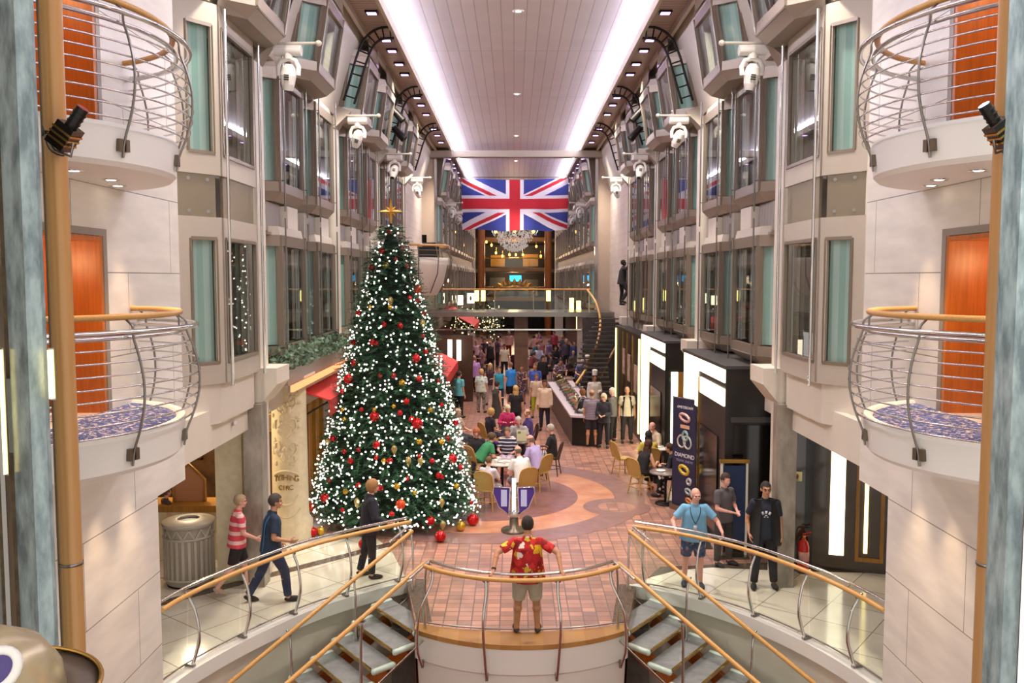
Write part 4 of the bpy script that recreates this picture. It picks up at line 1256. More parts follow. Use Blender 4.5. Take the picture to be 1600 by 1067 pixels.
# baubles
def on_tree(px, py):
    a, b = at(px, py, Y=15.5), at(px, py, Y=19)
    for i in range(240):
        p = a.lerp(b, i / 239) - TC
        if p.z < 6.3 and math.hypot(p.x, p.y) < trad(max(p.z, 0)) * 1.03:
            return p + TC
    return None
BM = {'red': mat('bauble_red', 'C3141C', 0.18, 0.35), 'gold': mat('bauble_gold', 'D6A83C', 0.22, 0.7), 'old': mat('bauble_pale_gold', 'BFA76A', 0.35, 0.5), 'orange': mat('bauble_orange', 'E0522A', 0.2, 0.3)}
cache = {}
def bauble(loc, kind, r, label, group=None, shape='ball'):
    key = (kind, round(r, 3), shape)
    if key in cache:
        t = copy_tree(cache[key])
        t.location = loc
        t['label'] = label
        if group: t['group'] = group
        elif 'group' in t: del t['group']
        return t
    t = thing('bauble', label, 'bauble', loc, 0, group)
    if shape == 'ball':
        MB().ball((0, 0, 0), r, 18, 12).build('ball', BM[kind], t)
        MB().cyl((0, 0, r * 0.96), (0, 0, r * 1.18), r * 0.2, n=10).build('cap', K['brass'], t)
    else:
        MB().lathe([(0.001, -2.1 * r), (r * 0.35, -1.5 * r), (r * 0.85, -0.5 * r), (r, 0.2 * r), (r * .7, 1.0 * r), (r * 0.2, 1.4 * r), (0.001, 1.45 * r)], n=16).build('drop', BM[kind], t)
        MB().cyl((0, 0, 1.35 * r), (0, 0, 1.6 * r), r * 0.18, n=8).build('cap', K['brass'], t)
    cache[key] = t
    return t
BIG = [(545, 592, 'red', .105, 'large red bauble high on the outer edge of the tree above the carved column side'),
       (585, 651, 'red', .10, 'large red bauble in the middle height of the tree, above its centre line'),
       (652, 662, 'red', .115, 'large red bauble on the middle of the tree facing the viewer'),
       (650, 560, 'red', .09, 'large red bauble on the upper tree facing the red awning'),
       (588, 695, 'red', .08, 'large red bauble on the middle of the tree straight above the dark-coated person'),
       (707, 717, 'red', .10, 'large red bauble on the tree edge next to the seated white-shirted boy'),
       (507, 778, 'red', .09, 'large red bauble low on the tree beside the carved column'),
       (626, 788, 'orange', .10, 'orange-red bauble low on the tree just beside the dark-coated person'),
       (486, 792, 'orange', .09, 'orange-red bauble at the lowest outer edge of the tree next to the carved column'),
       (673, 814, 'red', .09, 'long red bauble low on the front of the tree'),
       (652, 452, 'orange', .09, 'orange-red bauble on the upper outer edge of the tree near the side balcony')]
for px, py, k, r, lab in BIG:
    p = on_tree(px, py)
    if p: bauble(p, k, r, lab)
for loc, k, r, lab in ((at(739, 812, Z=0.12), 'red', .12, 'large red bauble at the end of a low branch beside the purple kiosk'),
                       (at(720, 822, Z=0.1), 'gold', .10, 'shiny gold bauble low on the tree beside the purple kiosk'),
                       (at(688, 838, Z=0.11), 'red', .11, 'large red bauble resting at the front foot of the tree'),
                       (at(501, 829, Z=0.1), 'gold', .09, 'shiny gold bauble at the foot of the tree next to the carved column'),
                       (at(489, 831, Z=0.1), 'red', .10, 'dark red bauble at the foot of the tree next to the carved column'),
                       (at(568, 850, Z=0.1), 'red', .10, 'red bauble on the floor behind the dark-coated person')):
    bauble(Vector((loc.x, loc.y, r)), k, r, lab)
SMALL = {'red': [(608, 363), (628, 387), (597, 393), (618, 405), (640, 394), (581, 418), (635, 415), (650, 425), (556, 455), (653, 470), (640, 466), (560, 490), (662, 490), (600, 507), (625, 509), (660, 525), (552, 535), (582, 535), (588, 537), (665, 550), (553, 567), (594, 587), (615, 587), (655, 592), (685, 595), (535, 612), (635, 627), (565, 640), (625, 645), (643, 655), (690, 632), (503, 692), (520, 685), (560, 703), (538, 705), (548, 720), (655, 713), (675, 720), (609, 720), (515, 750), (690, 745), (685, 743), (636, 748), (560, 758), (594, 762), (535, 797), (612, 803), (720, 730), (736, 785), (700, 685), (712, 660), (588, 715)],
         'gold': [(603, 348), (575, 382), (603, 415), (578, 480), (610, 480), (628, 598), (535, 640), (512, 665), (655, 690), (538, 655), (600, 720), (620, 760), (648, 770), (540, 768), (713, 760), (585, 640), (672, 640), (690, 690), (615, 635)],
         'old': [(578, 407), (610, 470), (660, 505), (513, 690), (616, 702), (657, 720), (558, 785), (690, 785), (692, 820), (638, 720)]}
for k, L in SMALL.items():
    for i, (px, py) in enumerate(L):
        p = on_tree(px, py)
        if p is None: continue
        r = 0.045 + 0.02 * ((i * 7) % 3) / 2
        if k == 'old': bauble(p, k, 0.06, 'pale gold drop-shaped bauble hanging on the christmas tree', 'pale gold drop baubles', 'drop')
        else: bauble(p, k, round(r, 3), 'small %s bauble hanging on the christmas tree among the lights' % ('glossy red' if k == 'red' else 'round gold'), 'small %s baubles' % k)
# ================================================================ lettering helper
def text(s, size, loc, rot, m, parent=None, name='lettering', ext=0.003, world=False, spacing=1.0):
    c = bpy.data.curves.new(name, 'FONT')
    c.body, c.size, c.extrude, c.align_x, c.align_y, c.space_character = s, size, ext, 'CENTER', 'CENTER', spacing
    c.materials.append(m)
    tmp = bpy.data.objects.new(name, c)
    o = bpy.data.objects.new(name, bpy.data.meshes.new_from_object(tmp))
    bpy.data.objects.remove(tmp)
    COL.objects.link(o)
    o.rotation_euler = rot
    loc = Vector(loc)
    if parent:
        o.parent = parent
        if world: loc = loc - parent.location
    o.location = loc
    return o

# ================================================================ tree side shop fronts
# carved stone column
cc = struct_root('column_carved', (-4.4, 16.75, 0))
MB().lathe([(0.42, 0), (0.42, 0.35), (0.36, 0.45), (0.35, 0.6), (0.33, 3.1)], n=28).build('shaft', K['carved'], cc)
MB().box((-0.45, -0.45, 3.05), (0.42, 0.45, 3.25)).build('cap', K['cream'], cc)
rr = random.Random(5)
m = MB()
for i in range(46):
    a = R(-90) + rr.uniform(-0.8, 0.8)
    z = 1.45 + 1.5 * rr.random()
    m.ball((0.335 * math.cos(a), 0.335 * math.sin(a), z), (0.03 + .04 * rr.random(), 0.03, 0.03 + .05 * rr.random()), 8, 6)
for sgn in (-1, 1):
    for k in range(3):
        z0 = 1.6 + k * 0.45
        m.tube([(0.345 * math.cos(R(-90) + sgn * t), 0.345 * math.sin(R(-90) + sgn * t), z0 + q) for t, q in ((0.1, 0.0), (0.4, 0.08), (0.65, 0.2), (0.6, 0.34), (0.35, 0.36), (0.25, 0.25), (0.4, 0.2))], 0.022, 6)
m.build('carved_relief', K['carved'], cc)
m = MB()
for z, w in ((1.3, 0.75), (0.95, 0.7)):
    m.tube([(0.35 * math.cos(R(-90) + t), 0.35 * math.sin(R(-90) + t), z - (0.1 if z > 1 else 0.22) * (1 - (t / 0.75) ** 2) * (-1 if z > 1 else 1)) for t in [(-1 + k / 6) * w for k in range(13)]], 0.025, 6)
m.tube([(0.345 * math.cos(R(-90) + t), 0.345 * math.sin(R(-90) + t), 0.48 + 0.16 * (t / 0.8) ** 2) for t in [(-1 + k / 6) * 0.8 for k in range(13)]], 0.02, 6)
m.build('shield_border', K['carved'], cc)
gold = mat('gilt_letters', '9A7328', 0.45, 0.3)
for i, chh in enumerate('TYTHING'):
    a = R(-90) + (i - 3) * 0.2
    text(chh, 0.15, (0.352 * math.cos(a), 0.352 * math.sin(a), 1.27 - 0.004 * (i - 3) ** 2), (R(90), 0, a + R(90)), gold, cc, ext=0.006)
for i, chh in enumerate('CIRC'):
    a = R(-90) + (i - 1.5) * 0.2
    text(chh, 0.13, (0.352 * math.cos(a), 0.352 * math.sin(a), 1.07), (R(90), 0, a + R(90)), gold, cc, ext=0.006)
# pub front behind the tree
st(MB().box((-4.75, 17.2, 0), (-4.6, 33, 2.7)), 'wall_pub', K['wood_gold'])
m = MB()
for k in range(9):
    m.box((-4.6, 17.4 + k * 0.7, 0.2), (-4.52, 17.52 + k * 0.7, 2.6))
st(m, 'trim_pub_posts', K['brass'])
st(MB().box((-4.6, 17.1, 2.55), (-4.2, 20.4, 3.0)), 'trim_pub_fascia', K['carved'])
# window box with greenery
pl = thing('window_box', 'long planter of grey green leaves under the tree side windows', 'planter', (-4.2, 17.8, 3.2))
MB().box((-0.25, -2.6, 0), (0.2, 2.6, 0.34)).build('trough', K['taupe'], pl)
m = MB()
for i in range(1500):
    p = Vector((rr.uniform(-.25, .32), rr.uniform(-2.65, 2.65), 0.3 + 0.36 * rr.random() ** 1.3))
    d = Vector((rr.uniform(-1, 1), rr.uniform(-1, 1), rr.uniform(-.3, 1))).normalized()
    e = d.orthogonal().normalized() * 0.035
    m.add([p - d * 0.06, p + e, p + d * 0.07, p - e], [(0, 1, 2, 3)])
m.build('foliage', mat('sage_leaves', '6F8468', 0.7, col2='3F553F', vscale=6), pl, fix=False)
t = thing('light_strip', 'glowing orange strip along the bottom edge of the window box', 'lamp', (-3.96, 17.8, 3.14))
MB().box((-0.02, -2.5, -0.06), (0.03, 2.5, 0.05)).build('tube', K['orange_glow'], t)
MB().box((-0.06, -2.55, -0.07), (-0.02, 2.55, 0.06)).build('holder', K['taupe'], t)
def awning(x0, y0, y1, z0, out, fall, label, loc):
    t = thing('awning', label, 'awning', loc)
    o = Vector(loc)
    m = MB().extrude([Vector((x0, y0, z0)) - o, Vector((x0 + out, y0, z0 - fall)) - o, Vector((x0 + out, y0, z0 - fall - 0.03)) - o, Vector((x0, y0, z0 - 0.03)) - o], (0, y1 - y0, 0))
    m.build('canopy', K['red_cloth'], t)
    MB().box(Vector((x0 + out - .01, y0, z0 - fall - 0.32)) - o, Vector((x0 + out + .01, y1, z0 - fall)) - o).build('valance', K['red_cloth'], t)
    for y in (y0 + .05, y1 - .05):
        MB().cyl(Vector((x0, y, z0 - 0.7)) - o, Vector((x0 + out - .05, y, z0 - fall - .05)) - o, 0.02, n=6).build('arm', K['black_metal'], t)
awning(-4.4, 17.0, 21.5, 2.95, 0.75, 0.25, 'red awning half hidden behind the christmas tree beside the carved column', (-4.4, 19, 2.9))
awning(-4.3, 27.5, 33.0, 3.0, 2.15, 1.05, 'broad sloping red awning over the crowd beyond the christmas tree', (-4.4, 30, 2.9))
awning(-3.9, 44.0, 50.0, 3.7, 1.9, 1.0, 'distant red awning seen through the footbridge glass', (-3.9, 47, 3.4))
# bar counter glimpsed under the tree side tower: booth, litter bin
bo = thing('display_booth', 'golden wooden booth with an arched back panel behind the litter bin', 'booth', (-5.95, 15.6, 0))
MB().box((-0.75, -0.25, 0), (0.75, 0.25, 0.9)).build('counter', K['carved'], bo)
MB().box((-0.8, -0.32, 0.9), (0.8, 0.3, 1.02)).build('counter_top', K['wood_gold'], bo)
m = MB().extrude([(-0.28, 0, 1.02), (0.28, 0, 1.02), (0.28, 0, 1.42), (0.15, 0, 1.55), (0.0, 0, 1.7), (-0.15, 0, 1.55), (-0.28, 0, 1.42)], (0, 0.05, 0)); m.build('back_panel', mat('rose_wood', 'B98560', 0.5), bo)
m = MB().tube([(-0.29, -.01, 1.02), (-0.29, -.01, 1.43), (-0.15, -.01, 1.57), (0, -.01, 1.72), (0.15, -.01, 1.57), (0.29, -.01, 1.43), (0.29, -.01, 1.02)], 0.025, 8); m.build('panel_border', K['wood_gold'], bo)
for x in (-0.7, 0.62, 0.72):
    MB().cyl((x, 0, 1.02), (x, 0, 2.2), 0.02, n=8).build('post', K['brass'], bo)
st(MB().box((-7.4, 18.5, 0), (-4.76, 18.6, 2.7)), 'wall_bar', mat('bar_back_wall', '6A4A2C', 0.5, var=0.6, vscale=3))
for k, (x, z, c) in enumerate(((-6.6, 1.6, 'brass'), (-6.3, 2.0, 'black'), (-5.3, 1.9, 'black'), (-5.05, 2.2, 'brass'))):
    t = thing('framed_picture', ('small brass framed picture low on the bar wall', 'black framed picture high on the bar wall', 'black framed picture behind the booth', 'brass framed picture beside the cream post')[k], 'picture', (x - 0.3, 18.48, z - 0.2))
    m = MB()
    for a, b in (((-.16, -.2), (.16, -.17)), ((-.16, .17), (.16, .2)), ((-.16, -.2), (-.13, .2)), ((.13, -.2), (.16, .2))): m.box((a[0], -.03, a[1]), (b[0], 0.015, b[1]))
    m.build('frame', K[c], t)
    MB().box((-.13, -.01, -.17), (.13, 0.01, .17)).build('picture', mat('print', 'A07A58', 0.5, var=.5, vscale=9), t)
lamp('bar_fill', 'POINT', (-6.2, 16.3, 2.4), (0, 0, 0), 70, (1, 0.78, 0.5), 0.15)  # unseen lamp added to brighten the dim bar
bn = thing('litter_bin', 'round grey litter bin with slatted side and open lid under the tree side balcony', 'bin', (-5.45, 14.2, 0.005))
MB().lathe([(0.36, 0.03), (0.38, 0.06), (0.385, 1.0)], n=36).build('body', mat('bin_grey', 'A39A8C', 0.45), bn)
rb = MB()
for k in range(26):
    a = 2 * math.pi * k / 26
    rb.obox((0.395 * math.cos(a), 0.395 * math.sin(a), 0.47), (0.012 * math.cos(a), 0.012 * math.sin(a), 0), (-0.022 * math.sin(a), 0.022 * math.cos(a), 0), (0, 0, 0.33))
for k in range(13):
    a, b = 2 * math.pi * k / 13, 2 * math.pi * (k + .5) / 13
    c = 2 * math.pi * (k + 1) / 13
    rb.beam((0.4 * math.cos(a), 0.4 * math.sin(a), 0.82), (0.4 * math.cos(b), 0.4 * math.sin(b), 0.98), 0.02, 0.025)
    rb.beam((0.4 * math.cos(b), 0.4 * math.sin(b), 0.98), (0.4 * math.cos(c), 0.4 * math.sin(c), 0.82), 0.02, 0.025)
rb.build('slats', mat('bin_slats', 'B3AA9B', 0.4), bn)
for z in (0.12, 0.80, 1.0):
    MB().lathe([(0.385, z), (0.415, z), (0.415, z + 0.035), (0.385, z + .035)], n=36).build('hoop', mat('bin_hoop', 'B3AA9B', 0.4), bn)
MB().lathe([(0.42, 1.03), (0.425, 1.04), (0.425, 1.06), (0.42, 1.065), (0.2, 1.10), (0.18, 1.10), (0.17, 1.09), (0.17, 1.05)], n=36).build('lid', mat('bin_lid', 'B9B1A3', 0.4), bn)
MB().lathe([(0.36, 0.0), (0.37, 0.03), (0.0, 0.03)], n=30).build('foot', K['black'], bn)
MB().lathe([(0.17, 1.06), (0.0, 1.06)], n=24).build('opening', K['black'], bn)

# ================================================================ shop side: dark kiosks
def kiosk(y0, y1, zt, lab, legz, legw):
    t = thing('shop_kiosk', lab, 'kiosk', (4.6, (y0 + y1) / 2, 0))
    B = lambda lo, hi, n, m: MB().box(lo, hi).build(n, m, t, world=True)
    B((3.9, y0, 0), (5.4, y1, zt), 'body', K['black'])
    B((3.86, y0 - .04, zt), (5.44, y1 + .04, zt + 0.06), 'roof', K['charcoal'])
    m = MB()
    m.box((3.875, y0 + 0.04, zt - 0.26), (3.9, y1 - .05, zt - 0.02)); m.box((3.875, y1 - .05 - legw, legz), (3.9, y1 - .05, zt - 0.26))
    m.build('lightbox', K['glow'], t, world=True)
    B((3.875, y0 + 0.06, zt - 0.7), (3.9, y1 - legw - .3, zt - 0.38), 'light_panel', K['glow'])
    B((3.87, y1 - legw - .2, 0.1), (3.9, y1 - legw - .15, zt - .4), 'gold_strip', K['brass'])
    B((3.87, y0 + 0.5, 0.05), (3.9, y1 - legw - .4, 2.1), 'glass_door', K['black_gloss'])
    B((4.0, y0 - .03, 2.45), (5.2, y0, 2.55), 'side_ledge', K['charcoal'])
    B((4.05, y0 - .02, 0.2), (5.1, y0, 2.4), 'side_window', K['black_gloss'])
    return t
kiosk(15.8, 19.66, 3.44, 'near black shop kiosk with a glowing white L-shaped lightbox behind the diamond banner', 2.4, 1.45)
kiosk(22.16, 26.28, 3.44, 'second black shop kiosk with a glowing white lightbox behind the small cafe table', 0.2, 1.5)
t = thing('storefront', 'far dark shop front with thin yellow light strips near the buffet', 'shop front', (4.0, 30, 0))
MB().box((3.95, 26.7, 0), (4.4, 33.6, 3.3)).build('wall', K['black'], t, world=True)
for y in (27.0, 28.6, 30.0, 31.2, 33.2):
    MB().box((3.92, y, 0.2), (3.95, y + (0.16 if y in (27.0, 33.2) else 0.08), 3.2)).build('light_strip' if y in (27.0, 33.2) else 'gold_strip', K['glow_y'] if y in (27.0, 33.2) else K['brass'], t, world=True)
for y, z in ((27.6, 1.9), (29.2, 2.1), (30.6, 2.2)):
    MB().box((3.93, y, z - 0.5), (3.95, y + 0.6, z + 0.4)).build('poster', mat('pale_poster', 'D8B0A0', 0.6, var=.5, vscale=4), t, world=True)
t = thing('glowing_column', 'tall glowing cream panel on the side of the second black kiosk', 'lamp', (4.12, 22.1, 0.4))
MB().box((-0.07, 0, 0), (0.1, 0.03, 2.3)).build('panel', K['glow'], t)
MB().box((0.1, 0, 0), (0.32, 0.03, 2.3)).build('gold_panel', K['wood_gold'], t)
t = thing('wall_poster', 'pinkish shop poster hanging over the glowing panel of the second kiosk', 'poster', (4.22, 22.0, 1.75))
MB().box((-0.1, 0, -0.35), (0.12, 0.02, 0.3)).build('sheet', mat('pink_poster', 'E2B7A8', 0.5), t)
MB().box((-0.11, -0.005, 0.3), (0.13, 0.025, 0.33)).build('rail', K['steel'], t)
t = thing('display_stand', 'white and gold framed display stand in front of the near black kiosk', 'stand', (4.05, 15.55, 0))
for x in (-0.28, 0.18):
    MB().box((x, -.02, 0), (x + .04, .02, 1.75)).build('post', K['cream'], t)
MB().box((-0.3, -.03, 1.75), (0.24, .03, 1.82)).build('top_bar', K['brass'], t)
MB().box((-0.24, -.01, 0.3), (0.18, .01, 1.7)).build('blue_panel', mat('navy_panel', '20304F', 0.3), t)
MB().box((-0.3, -.15, 0.0), (0.24, .15, 0.04)).build('foot', K['steel'], t)
# roll-up banner
a, b = Vector((3.52, 18.95, 0)), Vector((3.93, 18.3, 0))
bw = (b - a).length
ba = thing('banner_stand', 'tall navy roll-up banner with jewellery pictures and the word diamond', 'banner', (a + b) / 2, math.atan2(b.y - a.y, b.x - a.x))
MB().box((-bw / 2, -0.005, 0.12), (bw / 2, 0.005, 2.5)).build('sheet', mat('banner_navy', '262444', 0.5, var=.15), ba)
MB().box((-bw / 2 - .02, -0.06, 0), (bw / 2 + .02, 0.06, 0.12)).build('base', K['steel'], ba)
MB().cyl((bw / 2 + 0.03, 0.03, 0.1), (bw / 2 + 0.03, 0.03, 2.3), 0.014, n=8).build('pole', K['brass'], ba)
MB().cyl((-bw / 2, 0, 2.5), (bw / 2, 0, 2.5), 0.015, n=8).build('top_rail', K['steel'], ba)
wt = mat('banner_white', 'E8E4E8', 0.5)
text('DIAMOND', 0.128, (0, -0.008, 1.24), (R(90), 0, 0), wt, ba)
text('TRUNK SHOW', 0.08, (0, -0.008, 1.12), (R(90), 0, 0), mat('banner_lilac', '8F88A8', 0.5), ba)
text('AMSTERDAM', 0.085, (0, -0.008, 2.3), (R(90), 0, 0), wt, ba)
def ringpic(x, z, rx, rz, k, c, tilt=0):
    q = [(x + rx * math.cos(t) * math.cos(tilt) - rz * math.sin(t) * math.sin(tilt), -0.012, z + rx * math.cos(t) * math.sin(tilt) + rz * math.sin(t) * math.cos(tilt)) for t in [2 * math.pi * i / 20 for i in range(20)]]
    MB().tube(q, k, 6, True).build('ring_picture', mat('ring_' + c, c, 0.3, 0.4), ba)
ringpic(0, 2.08, .15, .07, .035, 'D9A9A0', -0.3); ringpic(-.09, 1.55, .12, .13, .022, 'D8D0C8', 0); ringpic(.09, 1.55, .11, .14, .022, 'C8CEC4', 0.4); ringpic(0.02, 1.68, .08, .1, .03, '9FC0BC', 0)
ringpic(0, 0.93, .14, .08, .04, 'D8B848', -0.3); ringpic(.16, 0.7, .06, .06, .03, 'C8C4C8', 0); ringpic(.14, 0.48, .08, .05, .03, 'A8B8B8', -.3); ringpic(.16, 0.28, .08, .04, .03, 'D08848', -0.3)
MB().box((-.14, -.009, 1.84), (.14, -.006, 1.92)).build('caption_bar', mat('caption_bar', 'E0A888', 0.5), ba)
# dark shop front behind the fire extinguisher
sf = thing('storefront', 'dark glossy shop front with a white light panel beside the fire extinguisher', 'shop front', (5.7, 14.9, 0))
d0, d1 = Vector((4.72, 15.1, 0)), Vector((7.6, 14.25, 0))
dr = (d1 - d0).normalized(); nn = Vector((dr.y, -dr.x, 0))
def seg(x0, x1, z0, z1, dep, n, m):
    p, q = d0 + dr * x0, d0 + dr * x1
    MB().extrude([Vector((p.x, p.y, z0)), Vector((q.x, q.y, z0)), Vector((q.x, q.y, z1)), Vector((p.x, p.y, z1))], nn * dep).build(n, m, sf, world=True)
seg(0, 2.9, 0, 2.68, -0.1, 'wall', mat('brown_gloss', '3A2E22', 0.08, spec=0.8))
seg(0.42, 0.56, 0, 2.68, 0.03, 'mullion', K['black_gloss'])
seg(0.84, 1.08, 0.28, 2.12, 0.03, 'light_panel', K['glow'])
for x0, x1, z0, z1 in ((1.26, 1.32, 0.2, 2.3), (1.66, 1.72, 0.2, 2.3), (1.32, 1.66, 0.2, 0.27), (1.32, 1.66, 2.23, 2.3)):
    seg(x0, x1, z0, z1, 0.04, 'golden_frame', K['wood_gold'])
seg(1.4, 1.46, 0.35, 2.2, 0.03, 'light_strip', K['glow_y'])
sg = thing('wall_sign', 'small pale square fire extinguisher sign on the dark shop front', 'sign', d0 + dr * 0.28 + nn * 0.02 + Vector((0, 0, 1.63)), math.atan2(dr.y, dr.x))
MB().box((-.085, -.008, -.085), (.085, 0, .085)).build('plate', mat('sign_plate', 'DCD6A0', 0.5), sg)
m = MB().cyl((0, -.010, -.045), (0, -.010, 0.015), 0.018, n=12); m.ball((0, -.010, 0.03), 0.014, 8, 6); m.tube([(0.0, -.01, .035), (.02, -.01, .03), (.028, -.01, -.02)], .005, 6); m.build('pictogram', mat('sign_red', '7A3418', 0.5), sg)
text('FIRE', 0.03, (0, -.009, -.066), (R(90), 0, 0), mat('sign_ink', '7A6438', 0.5), sg)
fx = thing('fire_extinguisher', 'red fire extinguisher standing against the dark shop front', 'fire extinguisher', at(1253, 893, Z=0) + Vector((0, -0.05, 0.004)))
MB().lathe([(0, 0), (0.085, 0), (0.095, 0.03), (0.095, 0.46), (0.075, 0.54), (0.035, 0.58), (0.03, 0.62), (0, 0.62)], n=24).build('cylinder', mat('ext_red', 'C8261C', 0.3), fx)
MB().lathe([(0.096, 0.22), (0.097, 0.22), (0.097, 0.38), (0.096, 0.38)], n=24).build('white_label', mat('ext_label', 'D8A098', 0.5), fx)
MB().cyl((0, 0, 0.6), (0, 0, 0.66), 0.03, n=12).build('valve', K['brass'], fx)
m = MB().beam((-.02, 0, 0.68), (0.12, -.02, 0.72), 0.025, 0.02); m.beam((-.02, 0, 0.65), (0.1, -.02, 0.66), 0.025, 0.015); m.build('handle', mat('ext_handle', 'B02018', 0.4), fx)
MB().tube(spline([(-.03, 0, 0.64), (-.09, -.02, 0.6), (-.115, -.02, 0.45), (-.105, -.03, 0.25)], 5), 0.013, 8).build('hose', K['black'], fx)
MB().lathe([(0.088, 0.0), (0.1, 0.0), (0.1, 0.025), (0.088, 0.025)], n=24).build('foot_ring', K['black'], fx)

# ================================================================ purple kiosk
kp = at(803, 830, Z=0)
k = thing('information_kiosk', 'low kiosk with two purple wing panels and a glowing white post', 'kiosk', Vector((kp.x, kp.y, 0)))
MB().lathe([(0.26, 0), (0.26, 0.05), (0.1, 0.08), (0.08, 0.35)], n=24).build('base', K['bronze'], k)
MB().box((-0.04, -0.03, 0.3), (0.04, 0.05, 1.08)).build('post', emat('white_post', 'FFFFFF', 1.1), k)
for s in (-1, 1):
    P = [(s * 0.08, 0.9), (s * 0.40, 0.92), (s * 0.42, 0.80), (s * 0.3, 0.5), (s * 0.1, 0.36)]
    MB().extrude([(x, -0.02 - 0.25 * (z - .4) * 0, z) for x, z in P], (0, 0.05, 0)).build('wing_panel', mat('kiosk_purple', '4B2F96', 0.3), k)
    MB().tube([(x, -0.03, z) for x, z in P], 0.014, 8, True).build('wing_border', K['chrome'], k)
    MB().box((s * 0.14, -0.035, 0.52), (s * 0.26, -0.02, 0.86)).build('screen', emat('kiosk_screen', 'DCCDE8', 0.42, False), k)
MB().ball((0, -0.04, 0.36), (0.13, 0.06, 0.1), 14, 8).build('emblem', K['chrome'], k)

# ================================================================ buffet
bf = thing('buffet_counter', 'long dark skirted buffet counter with a pale top in the crowd', 'buffet', (2.1, 30.5, 0))
q = [(1.78, 26.2), (2.6, 25.9), (2.35, 35), (1.42, 34.5)]
MB().prism(q, 0, 0.88).build('skirt', K['black'], bf, world=True)
MB().prism([(1.72, 26.1), (2.66, 25.8), (2.4, 35.1), (1.36, 34.6)], 0.88, 0.94).build('counter_top', mat('counter_pale', 'D9C8D0', 0.3), bf, world=True)
for t_ in (0.05, 0.35, 0.65, 0.95):
    x, y = 2.2 - 0.3 * t_, 26 + 9 * t_
    MB().tube([(x - .3, y, 0.94), (x - .28, y, 1.25), (x - .1, y, 1.42), (x + .25, y, 1.42)], 0.015, 6).build('guard_frame', K['steel'], bf, world=True)
MB().quad((1.92, 26.2, 1.2), (1.62, 34.8, 1.2), (1.8, 34.8, 1.42), (2.1, 26.2, 1.42)).build('guard_glass', K['glassrail'], bf, world=True, fix=False)
for i in range(12):
    t_ = (i + .5) / 12
    x, y = 2.15 - 0.28 * t_, 26.3 + 8.3 * t_
    c = ('silver', 'pink', 'green', 'golden')[i % 4]
    t = thing('serving_dish', 'oval %s filled serving dish on the buffet, %s' % (c, 'number %d from its near end' % (i + 1)), 'dish', (x, y, 0.94), 0, 'buffet dishes')
    MB().lathe([(0.02, 0), (0.2, 0.02), (0.27, 0.07), (0.25, 0.07), (0.19, 0.035)], n=20).build('platter', K['steel'], t)
    o = MB()
    for j in range(9):
        a = j * 2.4
        o.ball((0.05 * math.sqrt(j) * math.cos(a), 0.05 * math.sqrt(j) * math.sin(a), 0.07 + 0.03 * (j < 4)), 0.055, 8, 6)
    o.build('food', mat('food_' + c, {'silver': 'D8D0C8', 'pink': 'D88C88', 'green': '6E8C4A', 'golden': 'C8924A'}[c], 0.5, var=.2), t)['kind'] = 'stuff'

# ================================================================ cafe furniture
def chair(kind):
    t = thing('rattan_chair' if kind == 'rattan' else 'wooden_chair', 'x', 'chair')
    fr = K['rattan'] if kind == 'rattan' else K['wood_dark']
    MB().prism([(p.x, p.y) for p in arc((0, 0), 0.22, 0, 2 * math.pi, 20)[:-1]], 0.43, 0.46).build('seat', K['rattan_weave'] if kind == 'rattan' else K['wood_dark'], t)
    hoop = spline([(-0.2, -0.16, 0.45), (-0.22, -0.22, 0.65), (-0.19, -0.27, 0.84), (0, -0.3, 0.9), (0.19, -0.27, 0.84), (0.22, -0.22, 0.65), (0.2, -0.16, 0.45)], 4)
    bk = MB().tube(hoop, 0.017, 8); bk.build('back_frame', fr, t)
    if kind == 'rattan':
        m = MB()
        L = [p for p in hoop[:13]]; Rr = [p for p in hoop[::-1][:13]]
        mid = [(a + b) / 2 + Vector((0, -0.03, 0)) for a, b in zip(L, Rr)]
        m.strip([a.lerp(b, 0.02) for a, b in zip(L, mid)], mid, smooth=True); m.strip(mid, Rr, smooth=True)
        m.build('woven_back', K['rattan_weave'], t, fix=False)
    else:
        m = MB()
        for x in (-0.12, -0.06, 0, 0.06, 0.12): m.cyl((x, -0.19, 0.46), (x * 1.1, -0.28, 0.87), 0.009, n=6)
        m.build('spindles', fr, t)
    for x, y in ((-1, 1), (1, 1), (-1, -1), (1, -1)):
        MB().cyl((x * 0.15, y * 0.14, 0.44), (x * 0.21, y * 0.2, 0), 0.017, 0.015, 8).build('leg', fr, t)
    MB().tube([(p.x, p.y, 0.2) for p in arc((0, 0), 0.235, 0, 2 * math.pi, 16)[:-1]], 0.011, 6, True).build('stretcher', fr, t)
    return t
PROTO = {k: chair(k) for k in ('rattan', 'wood')}
USED = set()
def put_chair(kind, p, yaw, label):
    t = PROTO[kind] if kind not in USED else copy_tree(PROTO[kind])
    USED.add(kind)
    t.location = (p.x, p.y, 0.002); t.rotation_euler = (0, 0, R(yaw))
    t['label'] = label; t['group'] = 'cafe chairs'
    return t
